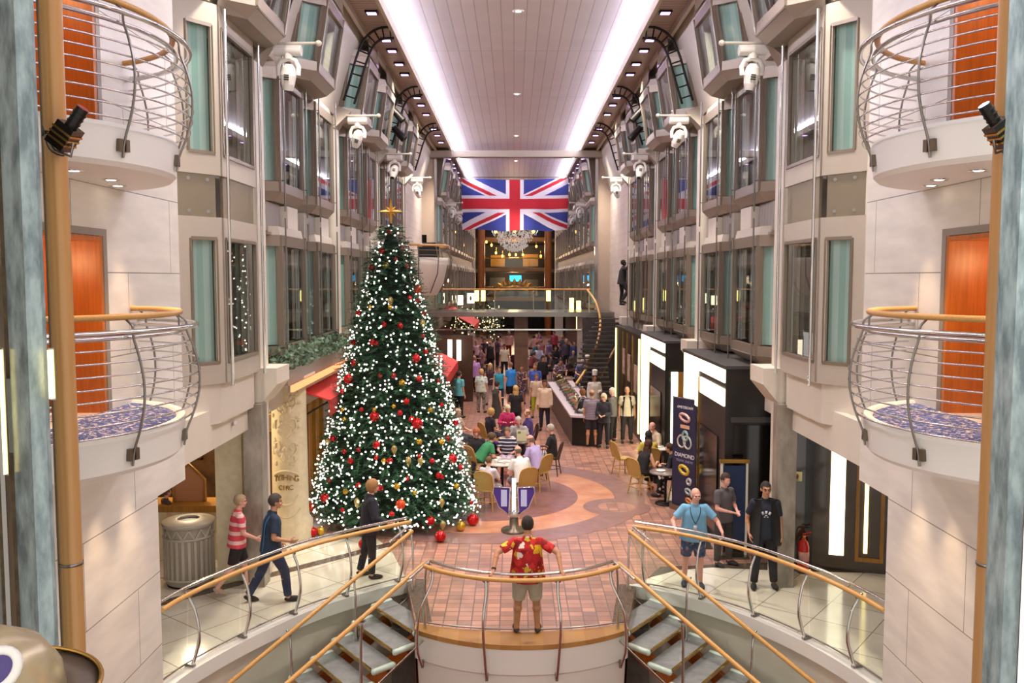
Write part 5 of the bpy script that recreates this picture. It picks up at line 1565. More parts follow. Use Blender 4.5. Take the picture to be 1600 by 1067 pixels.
def table(p, r, label, cups, top='C9BDB0'):
    t = thing('cafe_table', label, 'table', (p.x, p.y, 0.002), 0, 'cafe tables')
    MB().lathe([(0, 0.71), (r, 0.71), (r, 0.74), (0, 0.74)], n=28).build('table_top', mat('cafe_top', top, 0.3), t)
    MB().lathe([(0.03, 0.04), (0.03, 0.71)], n=12).build('column', K['black_metal'], t)
    MB().lathe([(0, 0), (0.24, 0), (0.22, 0.03), (0.03, 0.05)], n=20).build('foot', K['black_metal'], t)
    for i, (dx, dy, w) in enumerate(cups):
        loc = (p.x + dx, p.y + dy, 0.742)
        if w == 'cup':
            c = thing('coffee_cup', 'white coffee cup on the %s' % label.split(' with')[0], 'cup', loc, 0, 'coffee cups on the ' + label.split(' with')[0])
            MB().lathe([(0.025, 0), (0.04, 0.05), (0.043, 0.09), (0.039, 0.09), (0.02, 0.01)], n=16).build('bowl', K['white'], c)
            MB().tube([(0.04, 0, 0.075), (0.065, 0, 0.065), (0.06, 0, 0.035), (0.036, 0, 0.03)], 0.006, 6).build('handle', K['white'], c)
        elif w == 'plate':
            c = tag(MB().lathe([(0, 0.004), (0.07, 0.005), (0.11, 0.02), (0.11, 0.014), (0.07, 0)], n=24).build('plate', K['white']), 'white plate on the ' + label.split(' with')[0], 'plate', 'plates on the ' + label.split(' with')[0])
            c.location = loc
        else:
            c = thing('menu_card', 'cream upright menu card on the ' + label.split(' with')[0], 'menu', loc)
            MB().box((-.13, -.004, 0), (.13, .004, 0.3)).build('sheet', mat('menu_cream', 'E6E0B8', 0.7), c)
            MB().box((-.1, -.006, 0.2), (-.02, -.004, 0.26)).build('emblem', mat('menu_emblem', '7E9858', 0.7), c)
    return t
T1 = at(785, 722, Z=0.74); T2 = at(812, 688, Z=0.74); T3 = at(1040, 738, Z=0.72); T4 = at(1028, 700, Z=0.72)
table(T1, 0.42, 'near cafe table beside the tree with white cups', [(-.15, -.1, 'cup'), (.05, -.2, 'cup'), (.15, 0.05, 'plate'), (-.1, .15, 'cup'), (0, 0, 'plate')])
table(T2, 0.42, 'farther cafe table with a cream menu card', [(0.05, -.1, 'menu'), (-.2, .1, 'cup')], '5A4A42')
table(T3, 0.36, 'small cafe table in front of the banner', [(-.1, .05, 'plate')], '7E6E64')
table(T4, 0.34, 'small cafe table in front of the second kiosk', [(0, 0, 'plate')], 'E0D8D0')
# ================================================================ people
TMP = bpy.data.scenes.new('fuse_bench')
def ecyl(mb, c0, c1, r0, r1, rot=None, n=20, m=0):
    vs = []
    for c, r in ((c0, r0), (c1, r1)):
        for i in range(n):
            a = 2 * math.pi * i / n
            p = Vector((r[0] * math.cos(a), r[1] * math.sin(a), 0))
            vs.append(Vector(c) + (rot @ p if rot else p))
    mb.add(vs, [(i, (i + 1) % n, n + (i + 1) % n, n + i) for i in range(n)] + [tuple(range(n - 1, -1, -1)), tuple(range(n, 2 * n))], m)
def capsule(mb, p0, p1, r0, r1, n=12):
    mb.ball(p0, r0, n, 8); mb.ball(p1, r1, n, 8); mb.cyl(p0, p1, r0, r1, n)
def fuse(mb, vox, it=3):
    me = bpy.data.meshes.new('fuse')
    me.from_pydata(mb.v, [], mb.f)
    bm = bmesh.new(); bm.from_mesh(me); bmesh.ops.recalc_face_normals(bm, faces=bm.faces); bm.to_mesh(me); bm.free()
    ob = bpy.data.objects.new('fuse', me)
    TMP.collection.objects.link(ob)
    r = ob.modifiers.new('r', 'REMESH'); r.mode = 'VOXEL'; r.voxel_size = vox; r.use_smooth_shade = True
    s = ob.modifiers.new('s', 'SMOOTH'); s.factor = 0.5; s.iterations = it
    vl = TMP.view_layers[0]
    vl.update()
    out = bpy.data.meshes.new_from_object(ob.evaluated_get(vl.depsgraph))
    bpy.data.objects.remove(ob); bpy.data.meshes.remove(me)
    out.materials.clear(); out.materials.append(None)
    out.polygons.foreach_set('use_smooth', [True] * len(out.polygons))
    return out

def ldir(s, pa):
    p, a = R(pa[0]), R(pa[1])
    return Vector((s * math.sin(a), math.cos(a) * math.sin(p), -math.cos(a) * math.cos(p)))
def skel(P):
    J = {}
    legs = {}
    for s in (-1, 1):
        k = 'R' if s > 0 else 'L'
        th, sh = P.get('thigh' + k, P.get('thigh', (0, 3))), P.get('shin' + k, P.get('shin', (0, 2)))
        legs[s] = (ldir(s, th) * 0.43, ldir(s, sh) * 0.42)
    hz = P.get('hip') or 0.085 + max(-(a.z + b.z) for a, b in legs.values())
    J['pel'] = Vector((0, 0, hz))
    TR = Matrix.Rotation(R(-P.get('lean', 0)), 3, 'X')
    J['TR'] = TR
    J['T'] = lambda x, y, z: J['pel'] + TR @ Vector((x, y, z))
    hy, hp = P.get('head', (0, 0))
    J['HR'] = Matrix.Rotation(R(hy), 3, 'Z') @ Matrix.Rotation(R(-hp), 3, 'X')
    J['hc'] = J['T'](0, 0.015, 0.60) + J['HR'] @ Vector((0, 0.015, 0.105))
    for s in (-1, 1):
        k = 'R' if s > 0 else 'L'
        J['hip', s] = J['pel'] + Vector((s * 0.09, 0, 0))
        J['knee', s] = J['hip', s] + legs[s][0]
        J['ank', s] = J['knee', s] + legs[s][1]
        J['sho', s] = J['T'](s * 0.178, 0, 0.465)
        tgt = P.get('hand' + k) or P.get('hand')
        if tgt:
            t = Vector((s * tgt[0], tgt[1], tgt[2]))
            a, b = 0.29, 0.255
            v = t - J['sho', s]
            d = min(v.length, (a + b) * 0.995)
            vn = v.normalized()
            x = (a * a - b * b + d * d) / (2 * d)
            h = math.sqrt(max(a * a - x * x, 0))
            pole = Vector((s * P.get('out', 0.6), -0.5, -0.7))
            pole = (pole - vn * pole.dot(vn)).normalized()
            J['elb', s] = J['sho', s] + vn * x + pole * h
            J['wri', s] = J['sho', s] + vn * d
        else:
            J['elb', s] = J['sho', s] + ldir(s, P.get('uarm' + k, P.get('uarm', (-4, 9)))) * 0.29
            J['wri', s] = J['elb', s] + ldir(s, P.get('farm' + k, P.get('farm', (14, 4)))) * 0.255
    return J
def body_mb(J, P, fat, fingers):
    T, TR = J['T'], J['TR']
    m = MB()
    f = fat
    m.ball(T(0, 0, 0.02), (0.155 * f, 0.112 * f, 0.12), 18, 12, rot=TR)
    m.ball(T(0, 0.005 * f, 0.17), (0.138 * f, 0.10 * f, 0.16), 18, 12, rot=TR)
    m.ball(T(0, 0, 0.345), (0.165 * (0.6 + 0.4 * f), 0.112 * (.6 + .4 * f), 0.17), 18, 12, rot=TR)
    capsule(m, T(-0.15, 0, 0.46), T(0.15, 0, 0.46), 0.06, 0.06)
    capsule(m, T(0, -0.015, 0.46), T(0, 0.0, 0.56), 0.078, 0.055)
    capsule(m, T(0, 0, 0.5), T(0, 0.015, 0.62), 0.054, 0.05)
    H, hc = J['HR'], J['hc']
    hp = lambda x, y, z: hc + H @ Vector((x, y, z))
    m.ball(hp(0, -0.012, 0.022), (0.074, 0.092, 0.094), 18, 12, rot=H)
    m.ball(hp(0, 0.028, -0.045), (0.056, 0.062, 0.066), 16, 10, rot=H)
    m.ball(hp(0, 0.062, -0.09), (0.026, 0.022, 0.02), 10, 8, rot=H)
    m.ball(hp(0, 0.088, -0.022), (0.014, 0.024, 0.026), 10, 8, rot=H)
    m.ball(hp(0, 0.082, 0.022), (0.05, 0.014, 0.012), 10, 8, rot=H)
    m.ball(hp(0, 0.078, -0.062), (0.024, 0.014, 0.011), 10, 8, rot=H)
    for s in (-1, 1):
        m.ball(hp(s * 0.076, -0.005, -0.012), (0.014, 0.024, 0.034), 8, 8, rot=H)
        m.ball(hp(s * 0.04, 0.066, -0.03), (0.024, 0.02, 0.022), 8, 8, rot=H)
        sh, el, wr = J['sho', s], J['elb', s], J['wri', s]
        capsule(m, sh, el, 0.05, 0.039); capsule(m, el, wr, 0.039, 0.027)
        m.ball(el.lerp(wr, 0.25), (0.042,) * 3, 10, 8)
        hd = (wr - el).normalized()
        k = 'R' if s > 0 else 'L'
        if P.get('handdir'): hd = Vector((s * P['handdir'][0], P['handdir'][1], P['handdir'][2])).normalized()
        sv = Vector(P.get('knuckle', (0, 1, 0.2))); sv = Vector((sv.x * s, sv.y, sv.z))
        sv = (sv - hd * sv.dot(hd)).normalized()
        pn = hd.cross(sv) * (-s)
        pn = pn.normalized()
        if pn.dot(Vector((-s, 0, -0.6))) < 0: pn = -pn
        M3 = Matrix((sv, hd, pn)).transposed()
        m.ball(wr + hd * 0.05, (0.042, 0.056, 0.019), 12, 8, rot=M3)
        if fingers:
            bend = R(P.get('curl', 22))
            for i, L in enumerate((0.072, 0.082, 0.076, 0.06)):
                p = wr + hd * 0.088 + sv * (0.03 - i * 0.02)
                d = (hd + sv * (0.08 - i * 0.05)).normalized()
                ang = bend * (0.7 + 0.2 * i)
                for j, q in enumerate((0.45, 0.32, 0.25)):
                    d = (d * math.cos(ang) + pn * math.sin(ang)).normalized()
                    e = p + d * L * q
                    capsule(m, p, e, 0.0095 - j * 0.0008, 0.009 - j * 0.0008, 8)
                    p = e
            p = wr + hd * 0.025 + sv * 0.03 + pn * 0.005
            e = p + (hd * 0.6 + sv * 0.7 + pn * 0.25).normalized() * 0.042
            capsule(m, p, e, 0.013, 0.011, 8)
            capsule(m, e, e + (hd * 0.9 + sv * 0.15 + pn * 0.35).normalized() * 0.032, 0.0105, 0.009, 8)
        else:
            m.ball(wr + hd * 0.12, (0.036, 0.05, 0.016), 10, 6, rot=M3)
        hi, kn, an = J['hip', s], J['knee', s], J['ank', s]
        capsule(m, hi, kn, 0.09 * (.5 + .5 * f), 0.06); capsule(m, kn, an, 0.058, 0.04)
        m.ball(kn.lerp(an, 0.28) + Vector((0, -0.012, 0)), 0.065, 10, 8)
        m.ball(foot_c(J, s), (0.042, 0.118, 0.036), 12, 8, rot=foot_r(J, s))
        capsule(m, an, foot_c(J, s) + Vector((0, -0.04, 0)), 0.036, 0.035)
    return m
def foot_r(J, s):
    sh = J['ank', s] - J['knee', s]
    tip = math.atan2(-sh.y, -sh.z) if -sh.z > 0.05 else 0
    return Matrix.Rotation(R(-9 * s), 3, 'Z') @ Matrix.Rotation(-max(tip, 0) * 0.75, 3, 'X')
def foot_c(J, s):
    return J['ank', s] + foot_r(J, s) @ Vector((0, 0.065, -0.045))
def garment(J, P, kind, fat, seated):
    T, TR = J['T'], J['TR']
    f = fat
    m = MB()
    if kind in ('tee', 'long', 'tank', 'jacket'):
        g = 0.026 if kind == 'jacket' else 0.014
        hem = -0.04 if seated else -0.13 if kind == 'jacket' else -0.09
        m.ball(T(0, 0, 0.35), (0.165 * (.6 + .4 * f) + g, 0.112 * (.6 + .4 * f) + g, 0.165), 18, 12, rot=TR)
        ecyl(m, T(0, 0, 0.36), T(0, 0, 0.16), (0.160 * (.6 + .4 * f) + g, 0.110 * (.6 + .4 * f) + g), (0.142 * f + g, 0.105 * f + g), TR)
        ecyl(m, T(0, 0, 0.17), T(0, 0, hem), (0.142 * f + g, 0.105 * f + g), (0.168 * f + g, 0.122 * f + g), TR)
        capsule(m, T(-0.15, 0, 0.455), T(0.15, 0, 0.455), 0.058 + g, 0.058 + g)
        capsule(m, T(0, -0.015, 0.45), T(0, -0.005, 0.525), 0.08 + g * .6, 0.062 + g * 0.5)
        for s in (-1, 1):
            sh, el, wr = J['sho', s], J['elb', s], J['wri', s]
            if kind == 'tank': continue
            m.ball(sh, 0.06 + g * .8, 12, 8)
            if kind == 'tee':
                m.cyl(sh, sh.lerp(el, 0.72), 0.058 + g * .7, 0.06 + g * .6, 14)
            else:
                m.cyl(sh, el, 0.055 + g * .7, 0.047 + g * .7, 14); m.ball(el, 0.047 + g * .7, 12, 8)
                m.cyl(el, el.lerp(wr, 0.95), 0.047 + g * .6, 0.036 + g * .6, 14)
    elif kind in ('trousers', 'shorts', 'capri'):
        ecyl(m, T(0, 0, 0.10), T(0, 0, -0.02), (0.142 * f + .008, 0.104 * f + .008), (0.163 * f + .01, 0.118 * f + .01), TR)
        m.ball(J['pel'] + Vector((0, 0, -0.01)), (0.162 * f + .008, 0.12 * f + .008, 0.12), 16, 10)
        for s in (-1, 1):
            hi, kn, an = J['hip', s], J['knee', s], J['ank', s]
            q = .5 + .5 * f
            m.ball(hi, 0.092 * q, 12, 8)
            if kind == 'shorts':
                m.cyl(hi, hi.lerp(kn, 0.92), 0.102 * q, 0.094, 14)
            else:
                m.cyl(hi, kn, 0.101 * q, 0.076, 14); m.ball(kn, 0.076, 12, 8)
                m.cyl(kn, kn.lerp(an, 0.97 if kind == 'trousers' else 0.5), 0.076, 0.062, 14)
    elif kind == 'skirt':
        ecyl(m, T(0, 0, 0.10), J['pel'] + Vector((0, 0, -0.05)), (0.142 * f + .01, 0.104 * f + .01), (0.18 * f, 0.14 * f), TR)
        if seated:
            for s in (-1, 1):
                m.cyl(J['hip', s], J['knee', s] + Vector((0, 0.04, 0)), 0.12, 0.10, 14); m.cyl(J['knee', s] + Vector((0, .03, 0.04)), J['knee', s].lerp(J['ank', s], 0.62), 0.10, 0.12, 14)
            m.cyl(J['pel'], (J['knee', 1] + J['knee', -1]) / 2, 0.13, 0.1, 14)
        else:
            ecyl(m, J['pel'], J['pel'] + Vector((0, 0, -0.48)), (0.175 * f, 0.135 * f), (0.23, 0.19))
    return m
def hair_mb(J, style):
    H, hc = J['HR'], J['hc']
    rng = random.Random(4)
    m = MB()
    rx, ry, rz, n, k = 0.087, 0.106, 0.112, 22, 18
    low, cut = {'short': (-0.068, 0.06), 'bald': (-0.05, 0.9), 'bob': (-0.12, 0.052), 'long': (-0.12, 0.052), 'crop': (-0.04, 0.064)}[style]
    if style in ('bald', 'crop'): rx, ry, rz = 0.081, 0.099, 0.104
    if style in ('bob', 'long'): rx, ry, rz = 0.098, 0.116, 0.122
    b = MB().ball((0, -0.014, 0.022), (rx, ry, rz), n, k)
    vs = []
    for v in b.v:
        v = Vector(v)
        if v.z < -0.02 and style in ('bob', 'long'): v = Vector((v.x * 1.05, v.y if v.y < 0 else v.y * .6, v.z * 1.25))
        j = 1 + rng.uniform(-0.035, 0.045)
        vs.append(Vector((v.x * j, v.y * j, v.z)))
    keep = []
    for f in b.f:
        c = sum((vs[i] for i in f), Vector()) / len(f)
        face = c.y > 0.022 and c.z < cut and not (abs(c.x) > 0.07 and c.z > -.02)
        if style == 'bald':
            ok = -0.055 < c.z < 0.045 and c.y < 0.03
        else:
            ok = c.z > low and not face and not (style in ('short', 'crop') and c.z < 0.0 and c.y > -0.02)
        if ok: keep.append(f)
    m.add([hc + H @ v for v in vs], keep, 0, True)
    if style == 'long':
        m.ball(hc + H @ Vector((0, -0.075, -0.13)), (0.088, 0.042, 0.16), 14, 10, rot=H)
        for s in (-1, 1): m.ball(hc + H @ Vector((s * 0.082, 0.0, -0.13)), (0.024, 0.036, 0.13), 10, 8, rot=H)
    return m

POSES = {
    'stand': dict(thigh=(0, 3), shin=(0, 2), uarm=(-3, 10), farm=(14, 3)),
    'stand_talk': dict(thighR=(5, 4), thighL=(-3, 4), shin=(-1, 2), uarmR=(-3, 9), farmR=(12, 2), uarmL=(8, 10), farmL=(95, -25), head=(12, 4)),
    'stand_fold': dict(thighR=(-3, 4), thighL=(4, 4), shin=(0, 2), uarm=(10, 12), farm=(78, -38), head=(-10, 6)),
    'walk': dict(thighR=(22, 2), shinR=(4, 1), thighL=(-16, 2), shinL=(-34, 1), uarmR=(-18, 10), farmR=(5, 3), uarmL=(18, 8), farmL=(45, 2)),
    'sit': dict(hip=0.55, thigh=(84, 7), shin=(2, 3), handR=(0.13, 0.36, 0.74), handL=(0.17, 0.33, 0.72), head=(0, 8)),
    'sit_lean': dict(hip=0.55, lean=22, thigh=(84, 8), shin=(6, 4), hand=(0.14, 0.42, 0.76), head=(8, 12)),
    'sit_lap': dict(hip=0.55, lean=4, thigh=(82, 6), shin=(-6, 3), hand=(0.1, 0.3, 0.66), head=(-18, 6)),
    'sit_bend': dict(hip=0.55, lean=40, thigh=(84, 8), shin=(4, 4), hand=(0.16, 0.5, 0.6), head=(0, 10)),
    'lean_rail': dict(lean=-7, thigh=(10, 5), shin=(9, 3), handR=(0.46, -0.30, 1.06), handL=(0.47, -0.30, 1.06), out=0.9, curl=50, handdir=(0.5, -0.6, -0.6), head=(-6, 8)),
    'hold_rail': dict(lean=10, thighR=(-6, 4), thighL=(2, 3), shinR=(-8, 2), shinL=(-6, 2), handR=(0.34, 0.33, 1.06), handL=(0.42, 0.34, 1.05), out=0.9, curl=55, handdir=(0.1, 0.6, -0.8), head=(14, 6)),
    'pockets': dict(thighR=(4, 5), thighL=(-3, 6), shin=(-1, 4), uarmR=(-12, 18), farmR=(24, -6), uarmL=(-3, 11), farmL=(8, 6), head=(6, 3)),
    'stride': dict(lean=5, thighR=(26, 1), shinR=(6, 1), thighL=(-18, 2), shinL=(-30, 1), uarmR=(-6, 10), farmR=(72, -10), uarmL=(0, 10), farmL=(30, 0), head=(-4, 4)),
    'stride_b': dict(lean=4, thighR=(-14, 1), shinR=(-38, 1), thighL=(18, 2), shinL=(4, 1), uarmR=(8, 8), farmR=(60, -10), uarmL=(-10, 10), farmL=(10, 0), head=(-8, 4)),
    'hand_rail_side': dict(lean=3, thighR=(4, 2), shinR=(-2, 1), thighL=(-8, 2), shinL=(-14, 1), handR=(0.26, 0.28, 1.03), uarmL=(-2, 10), farmL=(20, 2), out=0.5, curl=45, head=(-6, 6)),
    'bend': dict(lean=30, thigh=(8, 5), shin=(-6, 3), hand=(0.2, 0.5, 0.98), head=(0, 14)),
    'cling': dict(lean=6, thighR=(30, 14), shinR=(-30, 6), thighL=(4, 6), shinL=(-6, 4), handR=(0.26, 0.3, 1.6), handL=(0.3, 0.28, 1.45), curl=45, head=(10, -12)),
}
CACHE = {}
def cached(key, fn):
    if key not in CACHE: CACHE[key] = fn()
    return CACHE[key]
def give(name, me, mt, root):
    o = bpy.data.objects.new(name, me)
    COL.objects.link(o)
    o.parent = root
    o.material_slots[0].link = 'OBJECT'
    o.material_slots[0].material = mt
    return o
PERSONS = []
def person(loc, yaw, pose, h=1.72, fat=1.0, skin='skin', hair=('short', '6B5A48'), top=('tee', 'FFFFFF'), bottom=('trousers', '2A2C38'), shoe='2A2624', label='', lod=1, extras=None, group=None):
    P = POSES[pose]
    J = skel(P)
    seated = pose.startswith('sit')
    vox = (0.0075, 0.016, 0.026)[lod]
    fat = round(fat * 1.15, 2)
    root = thing('person', label, 'person', loc, R(yaw), group)
    k = h / 1.75
    root.scale = (k, k, k)
    give('body', cached((pose, fat, lod, 'body'), lambda: fuse(body_mb(J, P, fat, lod < 2), vox, 3 if lod else 2)), K[skin] if isinstance(skin, str) else skin, root)
    cm = lambda c: c if not isinstance(c, str) else cloth(c)
    gn = {'tee': 'shirt', 'long': 'long_sleeved_top', 'tank': 'sleeveless_top', 'jacket': 'jacket', 'trousers': 'trousers', 'shorts': 'shorts', 'capri': 'cropped_trousers', 'skirt': 'skirt'}
    for kind, c in (bottom, top):
        give(gn[kind], cached((pose, fat, lod, kind), lambda: fuse(garment(J, P, kind, fat, seated), max(vox * 1.15, 0.011), 2)), cm(c), root)
    def simple(mb):
        me = bpy.data.meshes.new('part'); me.from_pydata([tuple(v) for v in mb.v], [], mb.f); me.materials.append(None)
        me.polygons.foreach_set('use_smooth', [True] * len(me.polygons)); return me
    if hair:
        give('hair', cached((pose, 'hair', hair[0]), lambda: simple(hair_mb(J, hair[0]))), cm(hair[1]), root)
    if shoe:
        for s in (-1, 1):
            def mk(s=s):
                b = MB().ball(foot_c(J, s) + Vector((0, 0.004, 0.002)), (0.05, 0.132, 0.046), 14, 8, rot=foot_r(J, s))
                for i, v in enumerate(b.v):
                    if lod < 2 and v[2] < foot_c(J, s).z - 0.034 and abs(foot_r(J, s)[1][2]) < 0.2: b.v[i] = (v[0], v[1], foot_c(J, s).z - 0.036)
                return simple(b)
            give('shoe', cached((pose, 'shoe', s, lod), mk), cm(shoe), root)
    hp = lambda x, y, z: J['hc'] + J['HR'] @ Vector((x, y, z))
    if lod == 0:
        for s in (-1, 1):
            give('eye', cached((pose, 'eye', s), lambda s=s: simple(MB().ball(hp(s * 0.031, 0.0745, 0.004), (0.013, 0.008, 0.008), 10, 6, rot=J['HR']))), cloth('2A211C'), root)
            give('eyebrow', cached((pose, 'brow', s), lambda s=s: simple(MB().ball(hp(s * 0.033, 0.083, 0.024), (0.02, 0.01, 0.005), 10, 6, rot=J['HR']))), cm(hair[1]) if hair else cloth('8A7A6A'), root)
        give('lips', cached((pose, 'lips'), lambda: simple(MB().ball(hp(0, 0.083, -0.062), (0.022, 0.012, 0.008), 10, 6, rot=J['HR']))), cloth('A85E50'), root)
    for nm, fn, mt in (extras(J) if extras else []):
        give(nm, simple(fn), cm(mt), root)
    PERSONS.append(root)
    return root
def gp(px, py): 
    p = at(px, py, Z=0); return Vector((p.x, p.y, 0.0))
def hp_(px, py, z):
    p = at(px, py, Z=z); return Vector((p.x, p.y, 0.0))

floral = blotches('red_floral_cloth', 'B81F22', ['D8382E', 'E6C63A', 'F0E4D8', 'C02A2A', 'E0B020', '8E1418'], 10, 0.85, 0.55)
pinkst = stripes('pink_striped_cloth', 'D94A58', 'EFC4C0', 0.16, 2, 0.6, 0.85)
navyst = stripes('navy_white_stripes', '26263E', 'D8CED4', 0.09, 2, 0.7, 0.85)
greyst = stripes('fine_grey_stripes', '6E6170', '9A8C96', 0.05, 2, 0.5, 0.85)
camo = blotches('grey_patterned_cloth', '8A8478', ['6A665C', 'B0A898', '4E4C46'], 16, 0.9, 0.5)
blueprint = blotches('blue_printed_cloth', '40557A', ['7C8CA8', '8A4A48', '2E3E5E', 'A8B0BC'], 14, 0.9, 0.4)
floralw = blotches('pale_floral_cloth', 'DCE4DC', ['8CC8BC', 'D8C080', 'F0F0E8', 'A8B8A8'], 9, 0.9, 0.4)
bw = blotches('black_white_print', '1A1818', ['E8E4E0', 'E8E4E0', '1A1818'], 9, 0.9, 0.34)
dots = blotches('floral_dress_cloth', '4E3A40', ['D8B0B0', '2A2228', 'C89898'], 18, 0.9, 0.4)
checks = blotches('patterned_shirt_cloth', '6A5468', ['B08C98', 'D8B8B8', '4A3A50'], 14, 0.9, 0.45)

# ---- the people close to the railings
def ex_red(J):
    w = J['wri', -1]; d = (J['wri', -1] - J['elb', -1]).normalized()
    return [('wrist_watch', MB().cyl(w - d * 0.035, w - d * 0.012, 0.033, n=14), '2A2624')]
person((0.19, 11.98, 0.012), 0, 'lean_rail', 1.76, 1.3, 'skin_tan', ('short', '2E2620'), ('tee', floral), ('shorts', 'C9C0AE'), '4A4038', 'person in a red floral shirt and khaki shorts leaning back on the platform rail', 0, ex_red)
def ex_blue(J):
    T = J['T']
    m = MB()
    for s in (-1, 1):
        m.tube(spline([tuple(T(s * 0.075, -0.02, 0.54)), tuple(T(s * 0.085, 0.10, 0.46)), tuple(T(s * 0.05, 0.145, 0.34)), tuple(T(0, 0.15, 0.24))], 4), 0.006, 6)
    c = MB().obox(T(0, 0.158, 0.17), (0.03, 0, 0), J['TR'] @ Vector((0, 0.003, 0)), J['TR'] @ Vector((0, 0, 0.045)))
    hp = lambda x, y, z: J['hc'] + J['HR'] @ Vector((x, y, z))
    b = MB().ball(hp(0, 0.08, -0.09), (0.026, 0.018, 0.02), 10, 8); b.ball(hp(0, 0.092, -0.052), (0.03, 0.012, 0.008), 10, 6)
    w = J['wri', 1]; d = (J['wri', 1] - J['elb', 1]).normalized()
    return [('lanyard', m, '20242C'), ('card', c, 'D8D8E0'), ('goatee', b, 'B8A898'), ('bracelet', MB().cyl(w - d * .03, w - d * .018, 0.032, n=14), 'D8D4D0')]
pb = gp(1082, 921)
person((pb.x + 0.03, pb.y + 0.12, 0.006), 176, 'hold_rail', 1.70, 1.2, 'skin_pink', ('bald', 'C0B4A8'), ('tee', '7DB6DA'), ('shorts', blueprint), '3E4A58', 'bald person in a light blue shirt with a lanyard gripping the rail with both hands', 0, ex_blue)
def ex_black(J):
    T, TR = J['T'], J['TR']
    v = MB()
    for s in (-1, 1):
        pts = [(0.075, 0.1, 0.535), (0.19, 0.03, 0.535), (0.225, 0.05, 0.3), (0.245, 0.06, 0.0), (0.26, 0.07, -0.2), (0.12, 0.195, -0.2), (0.10, 0.185, 0.05), (0.08, 0.155, 0.34)]
        v.add([T(s * x, y, z) for x, y, z in pts] + [T(s * x * 0.98, y - .03, z) for x, y, z in pts], [tuple(range(8)), tuple(range(15, 7, -1))] + [(i, (i + 1) % 8, 8 + (i + 1) % 8, 8 + i) for i in range(8)])
    back = [(0.19, 0.02, 0.53), (0.23, 0, 0.3), (0.26, 0, -0.2), (0.13, -0.19, -0.2), (-0.13, -0.19, -0.2), (-0.26, 0, -0.2), (-0.23, 0, .3), (-0.19, 0.02, 0.53), (0, -0.12, 0.55)]
    v.add([T(x, y, z) for x, y, z in back], [(0, 1, 2, 3, 8), (8, 3, 4), (8, 4, 5, 6, 7)])
    mark = MB()
    for x, z, a in ((-0.055, 0.33, 0.5), (0.0, 0.345, 0), (0.055, 0.33, -0.5)):
        mark.obox(T(x, 0.135, z), TR @ Vector((0.018 * math.cos(a), 0, 0.018 * math.sin(a))), (0, 0.004, 0), TR @ Vector((-0.024 * math.sin(a), 0, 0.024 * math.cos(a))))
    mark.ball(T(0, 0.137, 0.295), (0.024, 0.005, 0.008), 10, 6); mark.obox(T(0, 0.137, 0.27), (0.035, 0, 0), (0, 0.004, 0), (0, 0, 0.006))
    hp = lambda x, y, z: J['hc'] + J['HR'] @ Vector((x, y, z))
    g = MB()
    for s in (-1, 1):
        g.tube([tuple(hp(s * 0.033 + 0.021 * math.cos(a), 0.094, 0.002 + 0.015 * math.sin(a))) for a in [k * 0.628 for k in range(10)]], 0.0025, 5, True)
        g.cyl(hp(s * 0.054, 0.092, 0.006), hp(s * 0.08, 0.0, 0.006), 0.0025, n=5)
    return [('vest', v, '1E1B1A'), ('chest_print', mark, 'D8D4DC'), ('glasses', g, '2A2A2A')]
pk = gp(1196, 920)
person((pk.x - 0.02, pk.y + 0.05, 0.006), 172, 'pockets', 1.78, 1.12, 'skin_tan', ('crop', '2A2624'), ('tee', '1F2430'), ('trousers', '26262C'), '1C1A18', 'person in glasses with a black vest over a printed dark T-shirt, hand in pocket', 0, ex_black)
pw = hp_(1132, 741, 1.64)
person(pw, 215, 'stand_fold', 1.66, 1.0, 'skin_pink', ('short', '3E2A20'), ('tee', '5A5456'), ('trousers', '3A3638'), '2A2A30', 'dark-haired person in grey standing behind the bald person in light blue', 1)
pl_ = gp(372, 925)
person((pl_.x, pl_.y, 0.006), -62, 'stride_b', 1.62, 1.08, 'skin_pink', ('short', 'B59A78'), ('tee', pinkst), ('shorts', '2A2426'), 'B89880', 'person in a pink striped top and black shorts walking past the litter bin', 0)
pn_ = gp(425, 940)
def ex_navy(J):
    T = J['T']
    m = MB()
    for s in (-1, 1):
        m.tube(spline([tuple(T(s * 0.10, -0.065, 0.50)), tuple(T(s * 0.105, -0.125, 0.36)), tuple(T(s * 0.10, -0.13, 0.15)), tuple(T(s * 0.11, -0.142, -0.06))], 4), 0.008, 6)
    return [('shirt_stripe', m, '3F7AA8')]
person((pn_.x, pn_.y, 0.006), -66, 'stride', 1.76, 1.1, 'skin_tan', ('short', '4A423C'), ('tee', '28384E'), ('trousers', '2C3452'), '2A2422', 'person in a navy polo with blue stripes and jeans striding along the marble walk', 0, ex_navy)
pd = gp(578, 902)
person((pd.x, pd.y, 0.006), -72, 'hand_rail_side', 1.68, 1.1, 'skin_pink', ('bob', 'A87A4C'), ('jacket', '221F2C'), ('trousers', '24242E'), '1E1C1C', 'fair-haired person in a dark jacket walking between the tree and the rail', 0)

